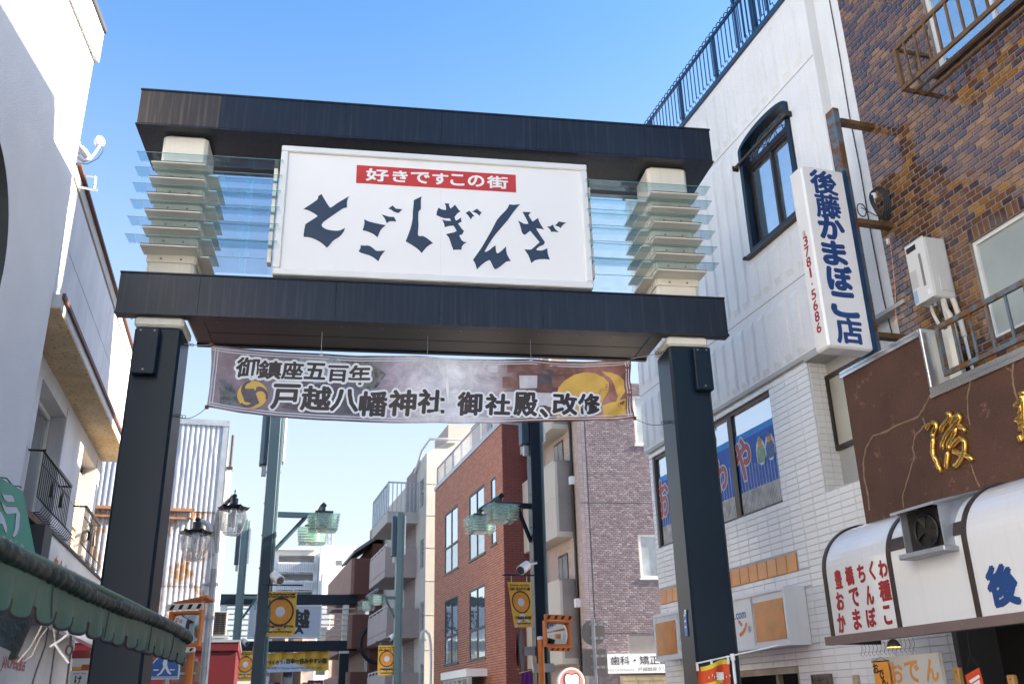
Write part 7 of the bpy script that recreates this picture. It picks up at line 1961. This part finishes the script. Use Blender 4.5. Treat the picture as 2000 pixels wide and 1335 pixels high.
# convex mirrors
def mirror(F_, u0, u1, z0, z1, lab, back=True, pole=None, tip=0.0, hood=True):
    t = thing('convex_traffic_mirror', F_, lab, 'traffic mirror', 'orange framed traffic mirrors', at_=((u0 + u1) / 2, 0, z0))
    e = .03
    for (a, b, c, d) in ((u0, u0 + e, z0, z1), (u1 - e, u1, z0, z1), (u0 + e, u1 - e, z0, z0 + e), (u0 + e, u1 - e, z1 - e, z1)):
        mb = MB(); mb.cbox(F_, a, b, -.03, .04, c, d, .004); build('frame', mb, M['orange'], t)
    mb = MB(); vs = []; fs = []; n = 10
    for j in range(n + 1):
        for i in range(n + 1):
            x = -1 + 2 * i / n; y = -1 + 2 * j / n
            vs.append(F_.P(u0 + e + (u1 - u0 - 2 * e) * i / n, .02 - .05 * (1 - (x * x + y * y) / 2), z0 + e + (z1 - z0 - 2 * e) * j / n))
    for j in range(n):
        for i in range(n): a = j * (n + 1) + i; fs.append((a, a + 1, a + n + 2, a + n + 1))
    mb.add(vs, fs, 0, True); build('mirror_face', mb, M['mirror'], t)
    mb = MB(); mb.box(F_, u0 + e, u1 - e, .041, .05, z0 + e, z1 - e); build('back_plate', mb, M['galv'], t)
    for (zc, hgt) in ((z1 + .004, .075), (z0 - .06, .055)):
        w_ = (u1 - u0) * (1.08 if zc > z0 else .8); uc = (u0 + u1) / 2
        mb = MB(); mb.box(F_, uc - w_ / 2, uc + w_ / 2, -.05, -.031, zc, zc + hgt); bd = build('warning_board', mb, M['cream'] if back else M['orange'], t)
        ns = 4
        for k in range(ns):
            mb = MB(); x = uc - w_ / 2 + w_ * (k + .25) / ns
            mb.poly(F_, [(x, zc + .012), (x + w_ / ns * .4, zc + .012), (x + w_ / ns * .65, zc + hgt - .012), (x + w_ / ns * .25, zc + hgt - .012)], -.0525, -.0505)
            build('stripe', mb, M['black'], bd)
    if hood:
        mb = MB(); mb.add([F_.P(u0 + .05, -.05, z1 + .1), F_.P(u1 + .06, -.05, z1 + .16), F_.P(u1 + .06, .12, z1 + .13), F_.P(u0 + .05, .12, z1 + .07), F_.P(u0 + .05, -.05, z1 + .09), F_.P(u1 + .06, -.05, z1 + .13), F_.P(u1 + .06, .12, z1 + .10), F_.P(u0 + .05, .12, z1 + .06)], [(0, 1, 2, 3), (7, 6, 5, 4), (0, 4, 5, 1), (1, 5, 6, 2), (2, 6, 7, 3), (3, 7, 4, 0)]); build('hood', mb, M['orange'], t)
        mb = MB(); mb.box(F_, u1 - .03, u1 + .0, -.029, .03, z1 + .0, z1 + .12); build('hood_stay', mb, M['orange'], t)
    if pole:
        mb = MB(); mb.tube([Vector((pole[0], pole[1], 0)), Vector((pole[0], pole[1], pole[2]))], .045, 12); build('post', mb, M['orange'], t)
        mb = MB(); mb.lathe(Vector((pole[0], pole[1], pole[2])), [(.048, -.02), (.048, .02), (.0, .03)], 12); build('post_cap', mb, M['white'], t)
        mb = MB(); mb.tube([Vector((pole[0], pole[1], pole[2] - .12)), F_.P((u0 + u1) / 2, .05, z0 + .15)], .025, 6); build('bracket', mb, M['galv'], t)
    return t
MY = 11.5; pm = at(366, 1300, MY)
MF = Fr(at(365, 1230, MY).x, MY, -20)
a = MF.px(328, 1235); b = MF.px(393, 1235); zt = MF.px(360, 1192)[1]; zb_ = MF.px(365, 1262)[1]
mirror(MF, a[0], b[0], zb_, zt, 'orange framed traffic mirror with a striped board, just right of the left gate pillar', pole=(pm.x, pm.y + .15, zb_ - .02))
MY = 13.4; pm = at(1057, 1290, MY); MF = Fr(at(1090, 1235, MY).x, MY, 25)
a = MF.px(1063, 1240); b = MF.px(1114, 1240); zt = MF.px(1088, 1211)[1]; zb_ = MF.px(1090, 1262)[1]
mirror(MF, a[0], b[0], zb_, zt, 'orange framed traffic mirror on an orange post, right of the navy pole', back=False, pole=(pm.x, pm.y, at(1057, 1245, MY).z), hood=False)

# traffic signs
def pent(F_, uc, zb, w, h):
    return [(uc - w / 2, zb), (uc + w / 2, zb), (uc + w / 2, zb + h * .42), (uc, zb + h), (uc - w / 2, zb + h * .42)]
CY = 11.0; CF = Fr(at(322, 1300, CY).x, CY, 8)
cw = thing('pedestrian_crossing_sign', CF, 'blue five sided pedestrian crossing sign with a white walking figure', 'traffic sign', at_=(0, 0, 0))
zt = CF.px(322, 1262)[1]; zbt = CF.px(322, 1325)[1]; wdt = CF.px(352, 1305)[0] - CF.px(292, 1305)[0]; H = zt - zbt
mb = MB(); mb.poly(CF, pent(CF, 0, zbt, wdt, H), 0, .02); pl_ = build('plate', mb, M['white'], cw)
mb = MB(); mb.poly(CF, pent(CF, 0, zbt + .012, wdt - .03, H - .03), -.003, -.0005); build('blue_field', mb, M['signblue'], pl_)
mb = MB(); s_ = H
mb.poly(CF, [(x * s_, zbt + z * s_) for x, z in ((-.05, .62), (.05, .62), (.07, .42), (.16, .24), (.23, .18), (.19, .14), (.10, .20), (.02, .34), (-.08, .18), (-.2, .10), (-.22, .14), (-.12, .22), (-.05, .38), (-.08, .5))], -.006, -.0035)
mb.poly(CF, [(x * s_ * .055, zbt + s_ * .69 + z * s_ * .06) for x, z in [(math.cos(a), math.sin(a)) for a in [i * math.pi / 8 for i in range(16)]]], -.006, -.0035)
for u0, u1, z0, z1 in ((-.42, .42, .06, .085), (-.34, -.18, .27, .31), (.16, .32, .27, .31)): mb.box(CF, u0 * s_, u1 * s_, -.006, -.0035, zbt + z0 * s_, zbt + z1 * s_)
build('walking_figure', mb, M['white'], pl_)
mb = MB(); mb.tube([CF.P(.03, .05, 0), CF.P(.03, .05, zbt + H * .7)], .03, 8); build('post', mb, M['galv'], cw)
RBK = thing('sign_back', CF, 'pale reverse of a five sided traffic sign behind the blue crossing sign', 'traffic sign', at_=(.3, .5, 0))
FB = Fr(at(365, 1300, 11.8).x, 11.8, -15); zt2 = FB.px(360, 1262)[1]; zb2 = FB.px(365, 1330)[1]
mb = MB(); mb.poly(FB, pent(FB, 0, zb2, .34, zt2 - zb2), 0, .015); build('plate', mb, M['shopcream'], RBK)
mb = MB()
for k in (0, 1): mb.box(FB, -.12, .12, -.012, -.001, zb2 + .08 + k * .14, zb2 + .105 + k * .14)
build('rail_clamp', mb, M['alu'], RBK)
# round and square sign backs on a post, right
SY = 14.5; SF2 = Fr(at(1159, 1235, SY).x, SY, 4)
rs = thing('round_sign_back', SF2, 'galvanised backs of a round and a square traffic sign on one grey post', 'traffic sign', at_=(0, 0, 0))
zc = SF2.px(1160, 1234)[1]; rr1 = (SF2.px(1183, 1234)[0] - SF2.px(1136, 1234)[0]) / 2
mb = MB(); mb.disc(SF2.P(0, 0, zc), -SF2.y, rr1, .012, 36); build('round_plate', mb, mat('beige_sign_back', (.40, .34, .30), .5, .2), rs)
q0, q1 = SF2.px(1138, 1290)[0], SF2.px(1186, 1290)[0]; z1_, z0_ = SF2.px(1160, 1266)[1], SF2.px(1160, 1318)[1]
mb = MB(); mb.cbox(SF2, q0, q1, -.012, .0, z0_, z1_, .01); build('square_plate', mb, bpy.data.materials['beige_sign_back'], rs)
mb = MB(); mb.tube([SF2.P(-.02, -.05, 0), SF2.P(-.02, -.05, zc + .20)], .033, 12); build('post', mb, M['galv'], rs)
for z in (zc + .12, zc - .08, z1_ - .1, z0_ + .12):
    mb = MB(); mb.box(SF2, -.06, .19, -.028, -.013, z - .018, z + .018); cl_ = build('clamp_rail', mb, M['alu'], rs)
    mb = MB()
    for u in (.06, .08, .15, .17): mb.box(SF2, u, u + .008, -.030, -.0285, z - .013, z + .013)
    build('slot', mb, M['black'], cl_)
# no-entry style sign seen edge on
es = thing('edge_on_round_sign', R1[1], 'round traffic sign seen almost edge on, clamped left of the navy pole', 'traffic sign', at_=(-.3, -.2, 2.3))
c = at(1018, 1268, 13.9); nn = Vector((-.955, .29, 0)).normalized()
mb = MB(); mb.disc(c, nn, .30, .015, 36); build('plate', mb, M['darkgrey'], es)
mb = MB(); mb.disc(c + nn * .05, nn, .27, .012, 36); build('red_face', mb, M['red'], es)
mb = MB(); mb.tube([c, c + nn * .05], .03, 8); build('spacer', mb, M['white'], es)
mb = MB(); mb.box(R1[1], -.30, -.11, -.05, .02, c.z - .06, c.z + .06); mb.box(R1[1], -.18, .14, -.16, -.12, c.z - .30, c.z - .18); build('clamp', mb, M['galv'], es)
# purple cloth
pc = thing('purple_cloth_flag', WORLD, 'purple cloth pegged on a white rod below the edge on round sign', 'flag', at_=tuple(at(1030, 1330, 14.6)))
F_ = Fr(0, 14.6, 0); vs = []
mb = MB()
for j in range(7):
    for i in range(13):
        u, z = F_.px(1019 + 20 * i / 12, 1313 + 30 * j / 6); vs.append(F_.P(u, .02 * math.sin(i * 1.3), z))
mb.add(vs, [(j * 13 + i + 13, j * 13 + i + 14, j * 13 + i + 1, j * 13 + i) for j in range(6) for i in range(12)], 0, True); build('cloth', mb, M['mauve'], pc)
mb = MB(); mb.tube([at(1014, 1313, 14.6), at(1045, 1305, 14.6)], .006, 6); build('rod', mb, M['white'], pc)
# nobori flag
NY = 7.4; NF = Fr(0, NY, 0)
nb = thing('nobori_flag', NF, 'red and yellow shop flag on a white pole before the right gate pillar', 'flag', at_=(at(1428, 1300, NY).x, 0, 0))
vs = []; NI, NJ = 24, 16
x0, x1 = 1362, 1424
for j in range(NJ + 1):
    for i in range(NI + 1):
        s = i / NI; t_ = j / NJ
        y = 1300 - 14 * s + 3 * math.sin(s * math.pi * 2) * (1 - t_) + t_ * 70
        u, z = NF.px(x0 + (x1 - x0) * s + t_ * 4, y); vs.append(NF.P(u, .02 * math.sin(s * 9 + t_), z))
mb = MB()
for j in range(NJ):
    for i in range(NI):
        s = (i + .5) / NI; t_ = (j + .5) / NJ
        m_ = 1 if ((.12 < s < .97 and t_ < .155) or (.12 < s < .8 and .50 < t_ < .62)) else 0
        mb.add([vs[(j + 1) * (NI + 1) + i], vs[(j + 1) * (NI + 1) + i + 1], vs[j * (NI + 1) + i + 1], vs[j * (NI + 1) + i]], [(0, 1, 2, 3)], m_, True)
fcl = build('cloth', mb, [M['flagred'], M['flagyellow']], nb)
def nfn(u, z, l=0.0): return NF.P(u, -.028 - l, z)
mb = MB(); text_to(mb, nfn, '賑', (NF.px(1397, 1320)[0], NF.px(1411, 1320)[0], NF.px(1404, 1327)[1], NF.px(1404, 1312)[1]), 0, heavy=.002, mirror=True)
for (x, y) in ((1382, 1322), (1389, 1317), (1393, 1321), (1416, 1320), (1423, 1318)):
    u, z = NF.px(x, y); mb.poly(NF, [(u - .004, z), (u, z - .010), (u + .004, z), (u, z + .010)], -.032, -.030)
build('lettering', mb, M['white'], fcl)
mb = MB(); mb.tube([at(1360, 1294, NY - .01), at(1520, 1259, NY - .01)], .006, 8); build('cross_rod', mb, M['white'], nb)
mb = MB(); pt = at(1427, 1275, NY); mb.tube([Vector((at(1436, 1335, NY).x, NY, 0)), Vector((pt.x + .015, NY, pt.z - .05))], .012, 10); mb.tube([Vector((pt.x + .015, NY, pt.z - .05)), Vector((pt.x + .012, NY, pt.z))], .018, 10); build('pole', mb, M['white'], nb)
for x, y in ((1361, 1294), (1389, 1288), (1421, 1281)):
    mb = MB(); u, z = NF.px(x, y); mb.box(NF, u - .007, u + .007, -.012, .006, z - .055, z + .008); build('loop', mb, M['white'], nb)
# gooseneck lamp on concrete tower
gn = thing('curled_wall_lamp', TF, 'thin white curled lamp arm at the foot of the concrete tower', 'lamp', at_=(0, -.1, 3))
def g_(x, y): return at(x, y, 33.0)
mb = MB(); mb.tube([g_(841, 1345), g_(842, 1290), g_(841, 1255), g_(838, 1238), g_(831, 1230), g_(824, 1234), g_(822, 1244), g_(826, 1251), g_(831, 1247)], .045, 6); build('arm', mb, M['white'], gn)
# small blue number plate on the right pillar
np_ = thing('pillar_number_plate', G, 'narrow blue plate with white marks low on the right gate pillar side', 'plate', at_=(2.87, .2, 2.2))
SFp = Fr(2.878, 8.16 + .45, -90)
pa, pb_ = at(1341, 1190, 8.4), at(1345, 1240, 8.4)
mb = MB(); mb.box(WORLD, 2.868, 2.876, 8.36, 8.43, at(1343, 1241, 8.4).z, at(1341, 1192, 8.4).z); build('plate', mb, M['signblue'], np_)
mb = MB()
zt_ = at(1341, 1192, 8.4).z
for k in range(3): mb.box(WORLD, 2.8655, 2.8678, 8.375, 8.415, zt_ - .045 - k * .05, zt_ - .03 - k * .05)
build('marks', mb, M['white'], np_)
mb = MB(); mb.box(WORLD, 2.862, 2.8676, 8.35, 8.38, zt_ - .03, zt_ + .01); build('tag', mb, M['white'], np_)
